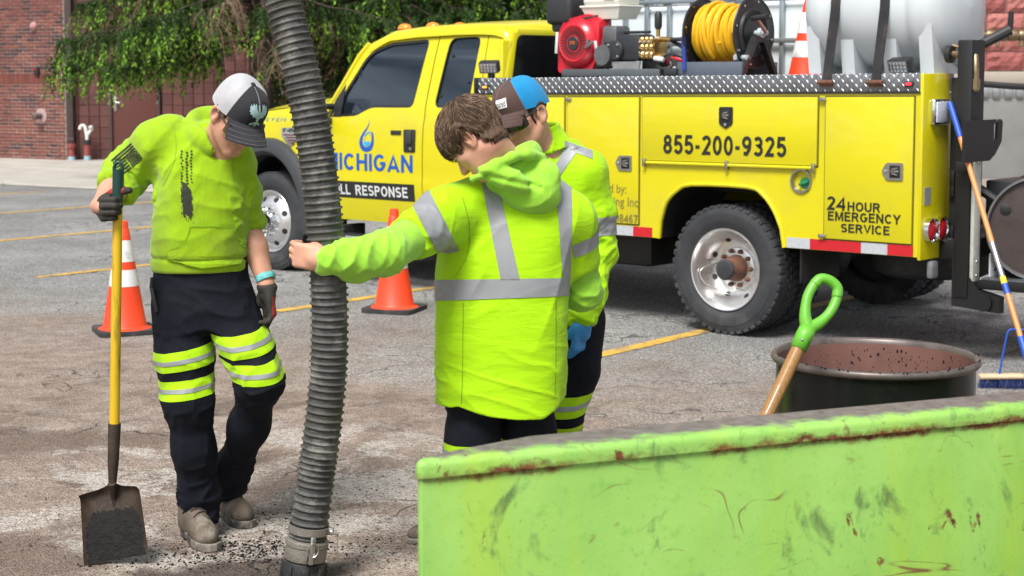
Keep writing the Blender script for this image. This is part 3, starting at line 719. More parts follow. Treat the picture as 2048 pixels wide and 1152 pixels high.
arch = [(4.72 + .47 * math.cos(a), .42 + .60 * math.sin(a)) for a in np.linspace(-.03, PI + .03, 25)]
fender = [(3.995, .52), (4.25, .50)] + [(x, z) for x, z in arch[::-1] if x < 4.72] + [(x, z) for x, z in arch[::-1] if x >= 4.72] + [(5.22, .50), (5.42, .55), (5.44, 1.18), (5.25, 1.30), (4.8, 1.375), (4.3, 1.425), (3.995, 1.455)]
fd = skin('front_door', front_door, [win_f], YEL)
rd = skin('rear_door', rear_door, [win_r], YEL)
skin('cab_quarter', quarter, [], YEL); skin('fender', fender, [], YEL, .05)
# glass and rubber surrounds
for wname, wp, dr in (('side_window', win_f, fd), ('side_window', win_r, rd)):
    skin(wname, offset_poly(wp, .012), [], 'tinted_glass', .08, .01, parent=None, off=-.018)
    skin('window_seal', offset_poly(wp, .006), [offset_poly(wp, -.020 if wp is win_f else -.006)], 'trim_black', .05, .012, off=-.004)
for x, z in ((2.70, 1.80), (2.49, 1.60), (2.76, 1.50)):
    mb = MB(); mb.lathe([(.012, 0), (.010, .008), (0, .010)], 10, TR((x, fy(x, z) - .016, z)) @ ALONG_Y); tb(mb, 'rivet', 'trim_black')
# lower black band of the front window, mirror sail
skin('mirror_sail', round_poly([(3.97, 1.34), (3.93, 1.47), (3.84, 1.60), (3.84, 1.34)], .015), [], 'trim_black', .06, .01, off=.004)
# --- roof, windshield, hood, nose, back wall (lofted across)
def loft(rows, name, m, smooth=40, parent=None, flip=False):
    n = len(rows[0]); V = [p for r_ in rows for p in r_]; F = []
    for j in range(len(rows) - 1):
        for i in range(n - 1): q = (j * n + i, j * n + i + 1, (j + 1) * n + i + 1, (j + 1) * n + i); F.append(q[::-1] if flip else q)
    mb = MB(); mb.v = V; mb.f = F; return tb(mb, name, m, parent, smooth)
def across(x, z, half, crown, n=17, fx=0.):
    out = []
    for i in range(n):
        t = -1 + 2 * i / (n - 1); e = abs(t) ** 4
        out.append((x - fx * t * t, half * t, z + crown * (1 - t * t) - .035 * e * (1 if crown > 0 else 0)))
    return out
def roof_row(x, z, half):
    """cross-section of the roof: drops down the cant rail on both sides"""
    h = []
    for k in range(9):                      # cant rail arc, driver's side
        a = k / 8 * PI / 2; h.append((half + .012 - .10 * (1 - math.cos(a)), z - .085 + .085 * math.sin(a)))
    for k in range(1, 7): t = k / 7; h.append(((half - .088) * (1 - t), z + .040 * (1 - (1 - t) ** 2)))
    h.append((0, z + .040))
    return [(x - (.05 * (y / half) ** 2 if x > 3.4 else 0), y, zz) for y, zz in h] + [(x - (.05 * (y / half) ** 2 if x > 3.4 else 0), -y, zz) for y, zz in h[::-1][1:]]
rows = []
for x, z, hf in ((3.74, 1.895, .845), (3.66, 1.935, .842), (3.54, 1.985, .838), (3.40, 2.015, .834), (3.1, 2.035, .832), (2.7, 2.042, .832), (2.45, 2.040, .832), (2.28, 2.030, .832), (2.20, 2.010, .83), (2.155, 1.975, .825), (2.135, 1.93, .82)): rows.append(roof_row(x, z, hf))
loft(rows, 'roof', YEL)
loft([across(4.12 - .46 * k / 6, 1.40 + .53 * k / 6, .90 - .065 * k / 6, .03, 17, .14) for k in range(7)], 'windshield', 'tinted_glass')
for s in (1, -1):
    mb = MB(); mb.tube([(4.03, s * .935, 1.39), (3.88, s * .895, 1.60), (3.74, s * .845, 1.82), (3.66, s * .815, 1.91)], .030, 8); tb(mb, 'pillar', YEL)
    PR = []
    for z, in ((1.34,), (1.5,), (1.65,), (1.8,), (1.9,), (1.96,)):
        y0 = fy(2.2, z); PR.append([(2.20, s * y0, z), (2.165, s * (y0 - .004), z), (2.140, s * (y0 - .022), z), (2.126, s * (y0 - .05), z), (2.122, s * (y0 - .09), z), (2.122, s * (y0 - .13), z)])
    loft(PR, 'rear_pillar', YEL, flip=(s > 0))
rows = []
for x, z in ((4.08, 1.47), (4.4, 1.455), (4.8, 1.42), (5.15, 1.36), (5.38, 1.29), (5.48, 1.20)):
    rows.append(across(x, z, .955 - .03 * max(0, x - 4.9), .055, 21, .06 if x > 5 else 0))
loft(rows, 'hood', YEL)
loft([across(5.48, 1.20, .93, .05, 17, .06), across(5.55, 1.05, .93, .0, 17, .08), across(5.56, .82, .94, .0, 17, .08), across(5.54, .62, .95, 0, 17, .08)], 'grille', 'chrome')
mb = MB(); mb.box((5.60, 0, .58), (.20, 2.02, .26), .05); tb(mb, 'front_bumper', 'chrome')
for s in (1, -1):
    mb = MB(); mb.box((5.47, s * .80, 1.02), (.16, .27, .26), .05); tb(mb, 'headlight', mat('lamp_glass', (.7, .72, .74), .12, .2) if s > 0 else 'lamp_glass')
# cab back wall with tinted window
mb = MB(); mb.box((2.165, 0, 1.23), (.05, 1.80, 1.36), .02); tb(mb, 'cab_back', YEL)
mb = MB(); mb.box((2.16, 0, 1.955), (.05, 1.50, .08), .02); tb(mb, 'cab_back_header', YEL)
V2, T, _ = cdt(round_poly([(-.86, 1.42), (.86, 1.42), (.77, 1.945), (-.77, 1.945)], .06), [], .1)
mb = MB(); mb.add([(2.117, y, z) for y, z in V2], [t[::-1] for t in T]); tb(mb, 'rear_window', mat('rear_glass', (.006, .006, .007), .12, var=0, spec=.15))
# --- cab lower bits
for s in (1, -1):
    mb = MB(); mb.prism([(3.10, .335), (3.99, .335), (3.99, .40), (3.06, .41)], 0, .12, TR((0, s * .93 - (.06 if s < 0 else -.0), 0)) @ Matrix(((1, 0, 0, 0), (0, 0, 1, 0), (0, 1, 0, 0), (0, 0, 0, 1)))); 
    mb = MB(); mb.box((3.16, s * 1.01, .385), (1.72, .13, .045), .012); st = tb(mb, 'running_board', 'chrome')
    mb = MB(); mb.box((3.16, s * 1.01, .41), (1.70, .115, .012), .004); tb(mb, 'tread_pad', 'trim_black', st)
    for x in (2.55, 3.2, 3.8):
        mb = MB(); mb.box((x, s * .90, .43), (.06, .24, .10), .01); tb(mb, 'step_bracket', 'chassis_black')
mb = MB()
for s in (1, -1): mb.box((2.2, s * .42, .60), (6.6, .08, .22), .01)
for x in (-1.1, 0.55, 1.6, 2.9, 4.1, 5.1): mb.box((x, 0, .60), (.10, .84, .12), .01)
mb.box((3.2, 0, .56), (1.9, 1.75, .10), .02); tb(mb, 'chassis_frame', 'chassis_black')
mb = MB(); mb.box((1.35, .62, .50), (1.0, .36, .34), .05); tb(mb, 'fuel_tank', 'chassis_black')
mb = MB(); mb.cyl((3.7, -.4, .42), (1.0, -.4, .42), .07, 12); tb(mb, 'exhaust', 'latch_metal')
mb = MB(); mb.box((4.9, 0, .85), (1.0, 1.3, .8), .08); tb(mb, 'engine_bay', 'chassis_black')
# wheel arch flare and liner
for s in (1, -1):
    aa = np.linspace(-.10, PI + .06, 33); mb = MB(); rowsA = []
    for k, (ax, az, yo) in enumerate(((.455, .585, .94), (.47, .60, 1.035), (.50, .63, 1.065), (.55, .68, 1.06), (.60, .725, 1.03), (.615, .74, .985))):
        rowsA.append([(4.72 + ax * math.cos(a), s * yo, .42 + az * math.sin(a)) for a in aa])
    n = len(aa); V = [p for r_ in rowsA for p in r_]; F = []
    for j in range(len(rowsA) - 1):
        for i in range(n - 1): q = (j * n + i, j * n + i + 1, (j + 1) * n + i + 1, (j + 1) * n + i); F.append(q if s > 0 else q[::-1])
    mb.v = V; mb.f = F; tb(mb, 'fender_flare', 'flare_plastic')
    mb = MB(); n = len(aa); V = [(4.72 + .46 * math.cos(a), s * .95, .42 + .59 * math.sin(a)) for a in aa] + [(4.72 + .46 * math.cos(a), s * .55, .42 + .59 * math.sin(a)) for a in aa]
    mb.v = V; mb.f = [(i, i + 1, n + i + 1, n + i) for i in range(n - 1)] + [tuple(range(n, 2 * n))]; tb(mb, 'wheel_liner', 'chassis_black')
# mud flap corner
# --- cab details
for s in (1, -1):
    mb = MB(); mb.box((3.027, s * (fy(3.03, 1.16) + .004), 1.16), (.125, .022, .175), .02); h = tb(mb, 'door_handle', 'trim_black', None)
    mb = MB(); mb.box((3.020, s * (fy(3.03, 1.18) + .020), 1.185), (.062, .02, .10), .009); tb(mb, 'grip', 'flare_plastic', h)
    mb = MB(); mb.lathe([(.014, 0), (.013, .006), (0, .007)], 12, TR((3.005, s * (fy(3.03, 1.1) + .013), 1.10)) @ (ALONG_Y if s > 0 else Matrix.Rotation(PI / 2, 4, 'X'))); tb(mb, 'lock', 'latch_metal', h)
mb = MB(); mb.box((3.182, fy(3.18, 1.218) + .004, 1.222), (.115, .012, .034), .008); kp = tb(mb, 'keypad', 'trim_black')
for i in range(5):
    mb = MB(); mb.box((3.182 + (i - 2) * .019, fy(3.18, 1.218) + .011, 1.222), (.012, .004, .010), .002); tb(mb, 'key', 'flare_plastic', kp)
# telescopic mirror
mb = MB(); mb.box((3.98, 1.17, 1.365), (.11, .20, .33), .035, (0, 0, rad(-8))); mr = tb(mb, 'mirror', 'trim_black')
mb = MB(); mb.box((3.921, 1.175, 1.365), (.008, .165, .28), .003, (0, 0, rad(-8))); tb(mb, 'mirror_glass', mat('mirror_silver', (.8, .82, .84), .03, 1., var=0), mr)
mb = MB(); mb.tube([(3.96, .95, 1.42), (3.96, 1.12, 1.42)], .024, 8); mb.tube([(3.96, .96, 1.30), (3.96, 1.12, 1.30)], .024, 8); tb(mb, 'mirror_arm', 'trim_black', mr)
mb = MB(); mb.box((3.86, -1.20, 1.365), (.11, .20, .33), .035); tb(mb, 'mirror', 'trim_black')
for y in (.62, .31, 0, -.31, -.62):
    mb = MB(); mb.lathe([(.06, 0), (.058, .015), (.045, .032), (.02, .042), (0, .044)], 18, TR((3.47, y, 2.055 - .045 * (y / .82) ** 2), (0, 0, 0), (1.1, .8, 1))); tb(mb, 'clearance_light', 'amber_lens')
# interior: seats and wheel seen darkly through the glass are hidden by the tint
# --- lettering on the cab door
def on_skin(V, F, cx, cz, off=.003, flip=True, yfun=None):
    """flat lettering V (x right, y up) wrapped onto the driver's side skin; reading direction runs towards the tail"""
    out = []
    for x, y, e in V:
        X = cx - x; Z = cz + y; out.append((X, (yfun(X, Z) if yfun else fy(X, Z)) + off + e, Z))
    return out, [f[::-1] if not flip else f for f in F]
def grid_refine(V, F, step):
    """cut a planar mesh into strips so it can bend over the skin"""
    bm = bmesh.new(); vs_ = [bm.verts.new(p) for p in V]
    for f in F:
        try: bm.faces.new([vs_[i] for i in f])
        except ValueError: pass
    lo = min(p[1] for p in V); hi = max(p[1] for p in V); y = lo + step
    while y < hi:
        bmesh.ops.bisect_plane(bm, geom=bm.verts[:] + bm.edges[:] + bm.faces[:], plane_co=(0, y, 0), plane_no=(0, 1, 0)); y += step
    bm.verts.ensure_lookup_table(); bm.verts.index_update(); V = [tuple(v.co) for v in bm.verts]; F = [tuple(v.index for v in f.verts) for f in bm.faces]; bm.free(); return V, F
def letter(name, body, cx, cz, w, h, m, bold=.02, shear=0, parent=None, off=.003, yfun=None, spacing=1., refine=.02):
    if bold > .012: V, F = stroke_text(body, w, h, .10, .088)
    else: V, F = text_mesh(body, w, h, 0, shear=shear, spacing=spacing)
    V, F = grid_refine([tuple(p) for p in V], F, refine)
    V, F = on_skin(V, F, cx, cz, off, True, yfun); mb = MB(); mb.v = V; mb.f = F; return tb(mb, name, m, parent, 0)
letter('door_lettering', 'MICHIGAN', 3.50, .985, 1.02, .135, 'decal_blue', .014, spacing=1.08)
V, F = grid_refine([(-.503, -.066, 0), (.503, -.066, 0), (.503, .066, 0), (-.503, .066, 0)], [(0, 1, 2, 3)], .02); V, F = on_skin(V, F, 3.475, .763, .002); mb = MB(); mb.v = V; mb.f = F; bn = tb(mb, 'banner', 'decal_black', None, 0)
letter('banner_lettering', 'SPILL', 3.845, .763, .28, .082, 'decal_white', .016, parent=bn, off=.0045)
letter('banner_lettering', 'RESPONSE', 3.345, .763, .60, .082, 'decal_white', .016, parent=bn, off=.0045)
letter('fender_lettering', 'EVEN HA', 4.55, 1.318, .46, .045, mat('decal_teal', (.10, .27, .32), .45), 0., .2, off=.004, spacing=1.3)
# drop logo: blue swoosh ring, cyan inner wave, pump jack
def smooth2(P, n=8): return [tuple(p) for p in catmull([np.array(p) for p in P], n)]
def flat_poly(pts, holes=[]):
    V, T, _ = cdt(pts, holes, .03); return [(x, y, 0) for x, y in V], T
def logo(name, pts, m, off, parent=None):
    V, F = flat_poly([(x * .92, y * .92) for x, y in pts]); V, F = on_skin(V, F, 3.515, 1.185, off); mb = MB(); mb.v = V; mb.f = F; return tb(mb, name, m, parent, 0)
sw = smooth2([(.025, .165), (.012, .10), (-.045, .04), (-.088, -.02), (-.088, -.075), (-.05, -.118), (.005, -.128), (.06, -.110), (.088, -.06), (.086, .0), (.076, .035)], 6)
sw2 = smooth2([(.052, .045), (.060, .0), (.055, -.05), (.03, -.082), (0, -.090), (-.035, -.076), (-.052, -.04), (-.045, .005), (-.01, .05), (.022, .10)], 6)
lg = logo('logo_ring', sw + sw2, 'decal_blue', .003)
wv = smooth2([(-.040, -.045), (-.02, -.035), (.0, -.045), (.02, -.036), (.045, -.046)], 4) + smooth2([(.03, -.075), (0, -.083), (-.03, -.07)], 4)
logo('logo_wave', wv, 'decal_cyan', .0035, lg)
logo('logo_jack', [(-.03, -.03), (-.026, -.03), (-.004, .02), (.028, .038), (.036, .030), (.04, .006), (.044, .006), (.042, .04), (.03, .05), (-.02, .020), (-.035, .012), (-.034, .006), (-.012, .014)], 'decal_cyan', .004, lg)
# vent badge
V, F = flat_poly([(-.115, .045), (.10, .055), (.10, -.02), (.02, -.105), (-.01, -.105), (-.115, -.02)]); V, F = on_skin(V, F, 4.45, 1.195, .006); mb = MB(); mb.v = V; mb.f = F; bd = tb(mb, 'fender_badge', 'chrome', None, 0)
for i in range(4):
    z = 1.185 - i * .022; mb = MB(); mb.box((4.45 - .012 * i, fy(4.45, z) + .010, z), (.17 - .04 * i, .008, .013), .003); tb(mb, 'badge_slot', mat('badge_red', (.12, .03, .04), .5) if i == 0 else 'badge_red', bd)
letter('badge_lettering', 'F-450', 4.455, 1.222, .17, .035, 'trim_black', .02, parent=bd, off=.009)

# ------------------------------------------------------------------ service body
BY = 1.19
BX0, BX1, BZ0, BZT = -1.345, 2.12, .585, 1.52
well = [(.490, BZ0), (.478, .70), (.432, .82), (.345, .90), (.23, .942), (-.19, .942), (-.30, .902), (-.385, .81), (-.440, .70), (-.462, BZ0)]
well_s = [well[0]] + [tuple(p) for p in catmull([np.array(q) for q in well[1:-1]], 3)] + [well[-1]]
body_out = [(BX1, BZ0)] + well_s + [(BX0, BZ0), (BX0, BZT), (BX1, BZT)]
fuelc = [(-.574 + .062 * math.cos(a), .992 + .066 * math.sin(a)) for a in np.linspace(0, 2 * PI, 25)[:-1]]
flatside = lambda x, z: BY
skin('body_side', body_out, [fuelc], YEL, .12, .03, flatside, sides=(1,))
skin('body_side', [(BX1, BZ0), (.85, BZ0), (.85, BZT), (BX1, BZT)], [], YEL, .2, .03, flatside, sides=(-1,))
# boxes behind the side panels, floor, rear end panels
mb = MB(); mb.box(((BX1 + .85) / 2, -.985, (BZ0 + BZT) / 2), (BX1 - .86, .37, BZT - BZ0 - .01)); tb(mb, 'compartment', YEL)
for s in (1,):
    mb = MB(); mb.box(((BX1 + .53) / 2, s * .985, (BZ0 + BZT) / 2), (BX1 - .53, .37, BZT - BZ0 - .01)); mb.box(((BX0 - .50) / 2 + .006, s * .985, (BZ0 + BZT) / 2 + .0), (-.50 - BX0 - .012, .37, BZT - BZ0 - .01)); mb.box((.02, s * .985, 1.235), (1.01, .37, .555)); tb(mb, 'compartment', YEL)
    mb = MB(); mb.box((BX0 - .006, s * 1.037, (BZ0 + 1.622) / 2 - .008), (.022, .308, 1.622 - BZ0 + .02), .006); rp = tb(mb, 'rear_panel', YEL)
    mb = MB(); n = len(well_s); V = [(x, s * (BY - .028), z) for x, z in well_s] + [(x, s * .55, z) for x, z in well_s]; mb.v = V; mb.f = [(i, i + 1, n + i + 1, n + i) for i in range(n - 1)]; tb(mb, 'wheel_well', 'chassis_black')
    mb = MB(); mb.tube([(x, s * (BY + .004), z) for x, z in well_s], .014, 8); tb(mb, 'well_lip', YEL)
    if s > 0: rear_panel = rp
mb = MB(); mb.box((.80, 0, .90), (2.6, 1.62, .05)); mb.box((BX1 - .02, 0, 1.25), (.03, 1.62, .70)); tb(mb, 'bed_floor', 'chassis_black')
# diamond plate rail with real lozenges
mat('diamond_plate', (.23, .24, .255), .42, .9, var=.2, vs=12, rough_var=.12)
mb = MB(); mb.box(((BX0 + BX1) / 2, .99, 1.572), (BX1 - BX0 - .004, .40, .104), .006); mb.box(((.85 + BX1) / 2, -.99, 1.572), (BX1 - .86, .40, .104), .006); rail = tb(mb, 'diamond_rail', 'diamond_plate')
mb = MB(); mb.box(((BX0 + BX1) / 2, BY - .002, 1.516), (BX1 - BX0, .02, .010)); tb(mb, 'rail_seal', 'trim_black', rail)
loz = MB(); px = .034
def lozenge(M):
    l, w_, h_ = .0190, .0046, .0030
    loz.add([(-l, 0, 0), (0, -w_, 0), (l, 0, 0), (0, w_, 0), (-l * .5, 0, h_), (l * .5, 0, h_)], [(0, 1, 5, 4)[::-1], (1, 2, 5)[::-1], (2, 3, 4, 5)[::-1], (3, 0, 4)[::-1]][:4], M)
k = 0
x = BX0 + .02
while x < BX1 - .02:
    for r_ in range(4):
        z = 1.532 + r_ * .0265; a = rad(52) if (k + r_) % 2 else rad(-52)
        lozenge(TR((x + (.0 if r_ % 2 else .0), BY - .0001, z)) @ Matrix.Rotation(-PI / 2, 4, 'X') @ Matrix.Rotation(a, 4, 'Z'))
    k += 1; x += .0300
xx = BX0 + .03
while xx < BX1 - .03:
    for r_ in range(8): lozenge(TR((xx + (.017 if r_ % 2 else 0), .86 + r_ * .04, 1.6239)) @ Matrix.Rotation(rad(45 if (r_ % 2) else -45), 4, 'Z'))
    xx += .04
mat('diamond_bright', (.40, .415, .43), .35, .9, var=.15)
o = tb(loz, 'tread_lozenges', 'diamond_bright', rail, 0); o['kind'] = 'stuff'
mb = MB(); mb.box((BX1 + .008, 1.0, 1.572), (.02, .42, .12), .006); tb(mb, 'rail_cap', 'trim_black', rail)
# doors
def door(x0, x1, z0, z1, r_=.02):
    mb = MB(); mb.box(((x0 + x1) / 2, BY + .006, (z0 + z1) / 2), (x1 - x0, .014, z1 - z0), .005); return tb(mb, 'compartment_door', YEL)
d0 = door(1.295, 2.085, .665, 1.492); d1 = door(.655, 1.262, .665, 1.492); hatch = door(-.682, .625, 1.085, 1.492); d3 = door(-1.308, -.738, .658, 1.492)
for x0, x1, z0, z1 in ((1.295, 2.085, .665, 1.492), (.655, 1.262, .665, 1.492), (-.682, .625, 1.085, 1.492), (-1.308, -.738, .658, 1.492)):
    mb = MB(); g = .008
    mb.box(((x0 + x1) / 2, BY + .001, z0 - g / 2), (x1 - x0 + 2 * g, .003, g)); mb.box(((x0 + x1) / 2, BY + .001, z1 + g / 2), (x1 - x0 + 2 * g, .003, g))
    mb.box((x0 - g / 2, BY + .001, (z0 + z1) / 2), (g, .003, z1 - z0)); mb.box((x1 + g / 2, BY + .001, (z0 + z1) / 2), (g, .003, z1 - z0)); tb(mb, 'door_gasket', mat('gasket', (.10, .09, .01), .7) if 'gasket' not in MATS else 'gasket', None, 0)
def latch(cx, cz, dr, parent, dark=False):
    """paddle latch; dr is the direction of the pointed side"""
    pts = [(-.045, -.052), (.045, -.052), (.045, .05), (-.045, .05)]
    base = round_poly([(-.05, -.06), (.05, -.06), (.05, .045), (0, .075), (-.05, .045)], .012)
    if dr == 'down': base = [(x, -y) for x, y in base][::-1]
    if dr == 'front': base = [(y, x) for x, y in base][::-1]
    mb = MB(); mb.prism([(cx + x, cz + z) for x, z in base], -(BY + .013), -(BY + .021), Matrix(((1, 0, 0, 0), (0, 0, -1, 0), (0, 1, 0, 0), (0, 0, 0, 1)))); p = tb(mb, 'latch', 'latch_metal' if not dark else 'chassis_black', parent)
    ox, oz = (0, .008) if dr == 'down' else (-.010, 0)
    mb = MB(); mb.box((cx + ox, BY + .0215, cz + oz), (.066, .003, .072), .001); tb(mb, 'latch_pan', 'chassis_black', p)
    mb = MB(); mb.tube([(cx + ox - .018, BY + .024, cz + oz + .02), (cx + ox + .014, BY + .028, cz + oz + .012), (cx + ox + .014, BY + .028, cz + oz - .012), (cx + ox - .018, BY + .024, cz + oz - .02)], .006, 6); mb.box((cx + ox - .0, BY + .024, cz + oz), (.05, .006, .012), .002); tb(mb, 'latch_paddle', 'latch_metal', p)
    lx, lz = (0, -.05) if dr == 'down' else (.050, 0)
    mb = MB(); mb.lathe([(.010, 0), (.010, .006), (0, .007)], 10, TR((cx + lx, BY + .021, cz + lz)) @ ALONG_Y); tb(mb, 'key_lock', 'chrome', p)
latch(.765, 1.062, 'front', d1); latch(-.034, 1.372, 'down', hatch, True); latch(-1.193, 1.068, 'front', d3); latch(1.40, 1.07, 'front', d0)
mb = MB(); mb.cyl((.585, BY + .016, 1.072), (-.655, BY + .016, 1.072), .011, 10); tb(mb, 'hinge_rod', YEL, hatch)
for x in (.60, -.045, -.665):
    mb = MB(); mb.box((x, BY + .018, 1.072), (.022, .028, .055), .005); tb(mb, 'hinge_knuckle', 'latch_metal', hatch)
for x, z, p in ((-.72, 1.478, d3), (-.73, .672, d3), (1.25, 1.478, d1)):
    mb = MB(); mb.box((x, BY + .018, z), (.05, .012, .022), .004); tb(mb, 'door_hinge', 'latch_metal', p)
# fuel filler recess
Mf = TR((-.574, BY, .992)) @ ALONG_Y
mb = MB(); mb.lathe([(.058, -.06), (.060, .002), (.064, .012), (.074, .012), (.076, .0)], 28, Mf, False); mb.lathe([(0, -.058), (.06, -.058)], 28, Mf, False); fr = tb(mb, 'fuel_recess', 'latch_metal')
mb = MB(); mb.lathe([(.036, -.055), (.036, -.02), (.030, -.012), (0, -.012)], 20, TR((-.585, BY, .978)) @ ALONG_Y); mb.box((-.585, BY - .004, .978), (.066, .022, .016), .006, (0, rad(18), 0)); tb(mb, 'fuel_cap', mat('green_plastic', (.012, .20, .08), .4, var=.1), fr)
# lettering
yb = lambda x, z: BY + .013
letter('phone_lettering', '855-200-9325', -.012, 1.193, .925, .125, 'decal_black', .016, parent=hatch, off=.003, yfun=yb, spacing=1.05, refine=.5)
letter('service_lettering', '24', -.822, .870, .125, .082, 'decal_black', .016, parent=d3, off=.003, yfun=yb, refine=.5)
letter('service_lettering', 'HOUR', -1.005, .856, .215, .055, 'decal_black', .014, parent=d3, spacing=1.08, off=.003, yfun=yb, refine=.5)
letter('service_lettering', 'EMERGENCY', -1.005, .795, .475, .055, 'decal_black', .014, parent=d3, spacing=1.08, off=.003, yfun=yb, refine=.5)
letter('service_lettering', 'SERVICE', -1.015, .728, .32, .052, 'decal_black', .014, parent=d3, spacing=1.08, off=.003, yfun=yb, refine=.5)
letter('owner_lettering', 'ed by:', .84, .885, .18, .075, 'serif_grey', .0, parent=d1, off=.003, yfun=yb, refine=.5)
letter('owner_lettering', 'Towing Inc', .83, .80, .36, .080, 'serif_grey', .0, parent=d1, off=.003, yfun=yb, refine=.5)
letter('owner_lettering', '2608467', .79, .700, .265, .055, 'serif_grey', .015, parent=d1, off=.003, yfun=yb, refine=.5)
# conspicuity tape
def tape(x0, x1, z, m):
    mb = MB(); mb.box(((x0 + x1) / 2, BY + .0025, z), (x1 - x0, .003, .062)); tb(mb, 'reflective_tape', m, None, 0)
for x0, x1, m in ((-1.318, -1.155, 'reflective_red'), (-1.155, -.985, 'reflective_silver'), (-.985, -.64, 'reflective_red'), (-.64, -.478, 'reflective_silver'), (.545, .70, 'reflective_red'), (.70, 1.05, 'reflective_silver'), (1.05, 1.4, 'reflective_red'), (1.4, 1.75, 'reflective_silver')): tape(x0, x1, .618, m)
# rear panel lamps
for y in (1.10, .975):
    M = TR((BX0 - .017, y, .735)) @ Matrix.Rotation(-PI / 2, 4, 'Y')
    mb = MB(); mb.lathe([(.050, .0), (.058, .012), (.066, .03), (.070, .034), (.071, .0)], 28, M, False); t = tb(mb, 'tail_light', 'chrome', None)
    mb = MB(); mb.lathe([(0, .034), (.035, .032), (.052, .024), (.060, .008)], 24, M, False); tb(mb, 'lens', mat('red_tail', (.45, .012, .02), .2, var=.25, vs=90, bump=.4, bs=300) if 'red_tail' not in MATS else 'red_tail', t)
mb = MB(); mb.box((BX0 - .030, 1.015, 1.405), (.035, .19, .15), .016, seg=3); rl = tb(mb, 'reverse_light', 'chrome')
mb = MB(); mb.box((BX0 - .048, 1.015, 1.405), (.012, .155, .118), .005); tb(mb, 'lens', mat('clear_lens', (.62, .65, .70), .25, .1, var=.25, vs=70, bump=.5, bs=220), rl)
mb = MB(); mb.box((BX0 - .0195, 1.125, .93), (.003, .075, .10)); tb(mb, 'inspection_plate', mat('data_plate', (.42, .43, .43), .4, .5, var=.2, vs=60), rear_panel)
mb = MB(); mb.box((BX0 - .02, 1.05, .505), (.04, .075, .10), .012); tb(mb, 'marker_lamp', mat('dull_lens', (.16, .165, .175), .35, var=.3, vs=40))
# small marker LEDs
for x, m, c in ((2.03, 'amber_led', (1., .30, .02)), (-1.275, 'red_led', (1., .03, .04))):
    mm = mat(m, c, .3, var=0); emis(mm, c, 1.2)
    mb = MB(); mb.box((x, BY + .008, 1.565), (.055, .014, .030), .006); h = tb(mb, 'marker_light', 'trim_black'); mb = MB(); mb.box((x, BY + .016, 1.565), (.035, .006, .014), .002); tb(mb, 'lens', mm, h)
# LED work lights
for x, rz in ((2.085, 25), (-1.17, -8)):
    M = TR((x, 1.10, 1.71 if x > 0 else 1.672), (rad(-20), 0, rad(rz)))
    mb = MB(); mb.box((0, .0, 0), (.145, .07, .085), .012, M=M); wl = tb(mb, 'work_light', 'trim_black')
    mb = MB(); mb.box((0, .0365, 0), (.128, .006, .070), .002, M=M); tb(mb, 'lens', mat('led_panel', (.16, .165, .17), .3) if 'led_panel' not in MATS else 'led_panel', wl)
    for i in range(5):
        for j in range(3):
            mb = MB(); mb.lathe([(.0095, 0), (.007, .003), (0, .004)], 8, M @ TR(((i - 2) * .024, .0395, (j - 1) * .021)) @ ALONG_Y); tb(mb, 'led', 'chrome', wl)
    mb = MB(); mb.box((x, 1.08, 1.645), (.05, .03, .07), .006); tb(mb, 'bracket', 'trim_black', wl)
# ------------------------------------------------------------------ wheels
def tyre(parent, M, wdt=.225, R=.406, ri=.252, lug=True, n=72):
    prof = [(ri, -wdt * .40), (ri + .012, -wdt * .455), (ri + .05, -wdt * .50), (R - .055, -wdt * .497), (R - .02, -wdt * .465), (R - .006, -wdt * .435), (R, -wdt * .40), (R, wdt * .40), (R - .006, wdt * .435), (R - .02, wdt * .465), (R - .055, wdt * .497), (R - .05, wdt * .503), (ri + .055, wdt * .508), (ri + .05, wdt * .50), (ri + .012, wdt * .455), (ri, wdt * .40)]
    mb = MB(); mb.lathe(prof, n, M, False); t = mb.build('tyre', 'tyre_rubber', parent, 40)
    tr = MB()
    if lug:
        for k in range(46):
            a = 2 * PI * k / 46
            for yy, dd, ww in ((-.075, .0, .062), (-.026, .5, .030), (.026, 0., .030), (.075, .5, .062)):
                aa = a + dd * 2 * PI / 46
                tr.box((0, 0, 0), (.034, ww, .020), .003, seg=1, M=M @ Matrix.Rotation(aa, 4, 'Z') @ TR((R - .0055, 0, yy), (0, rad(90), 0)) @ Matrix.Rotation(rad(90), 4, 'Z') @ Matrix.Rotation(rad(0), 4, 'Z'))
    else:
        for yy, ww in ((-.08, .036), (-.04, .030), (0, .034), (.04, .030), (.08, .036)):
            tr.lathe([(R - .002, yy - ww / 2), (R + .008, yy - ww / 2 + .002), (R + .008, yy + ww / 2 - .002), (R - .002, yy + ww / 2)], n, M, False)
    o = tr.build('tread', 'tyre_rubber', t, 30); o['kind'] = 'stuff'
    return t
def ring_holes(mb, R, r, n, z, M, a0=0):
    for k in range(n):
        a = a0 + 2 * PI * k / n; mb.lathe([(r, 0), (r, .004), (0, .0045)], 14, M @ TR((R * math.cos(a), R * math.sin(a), z)))
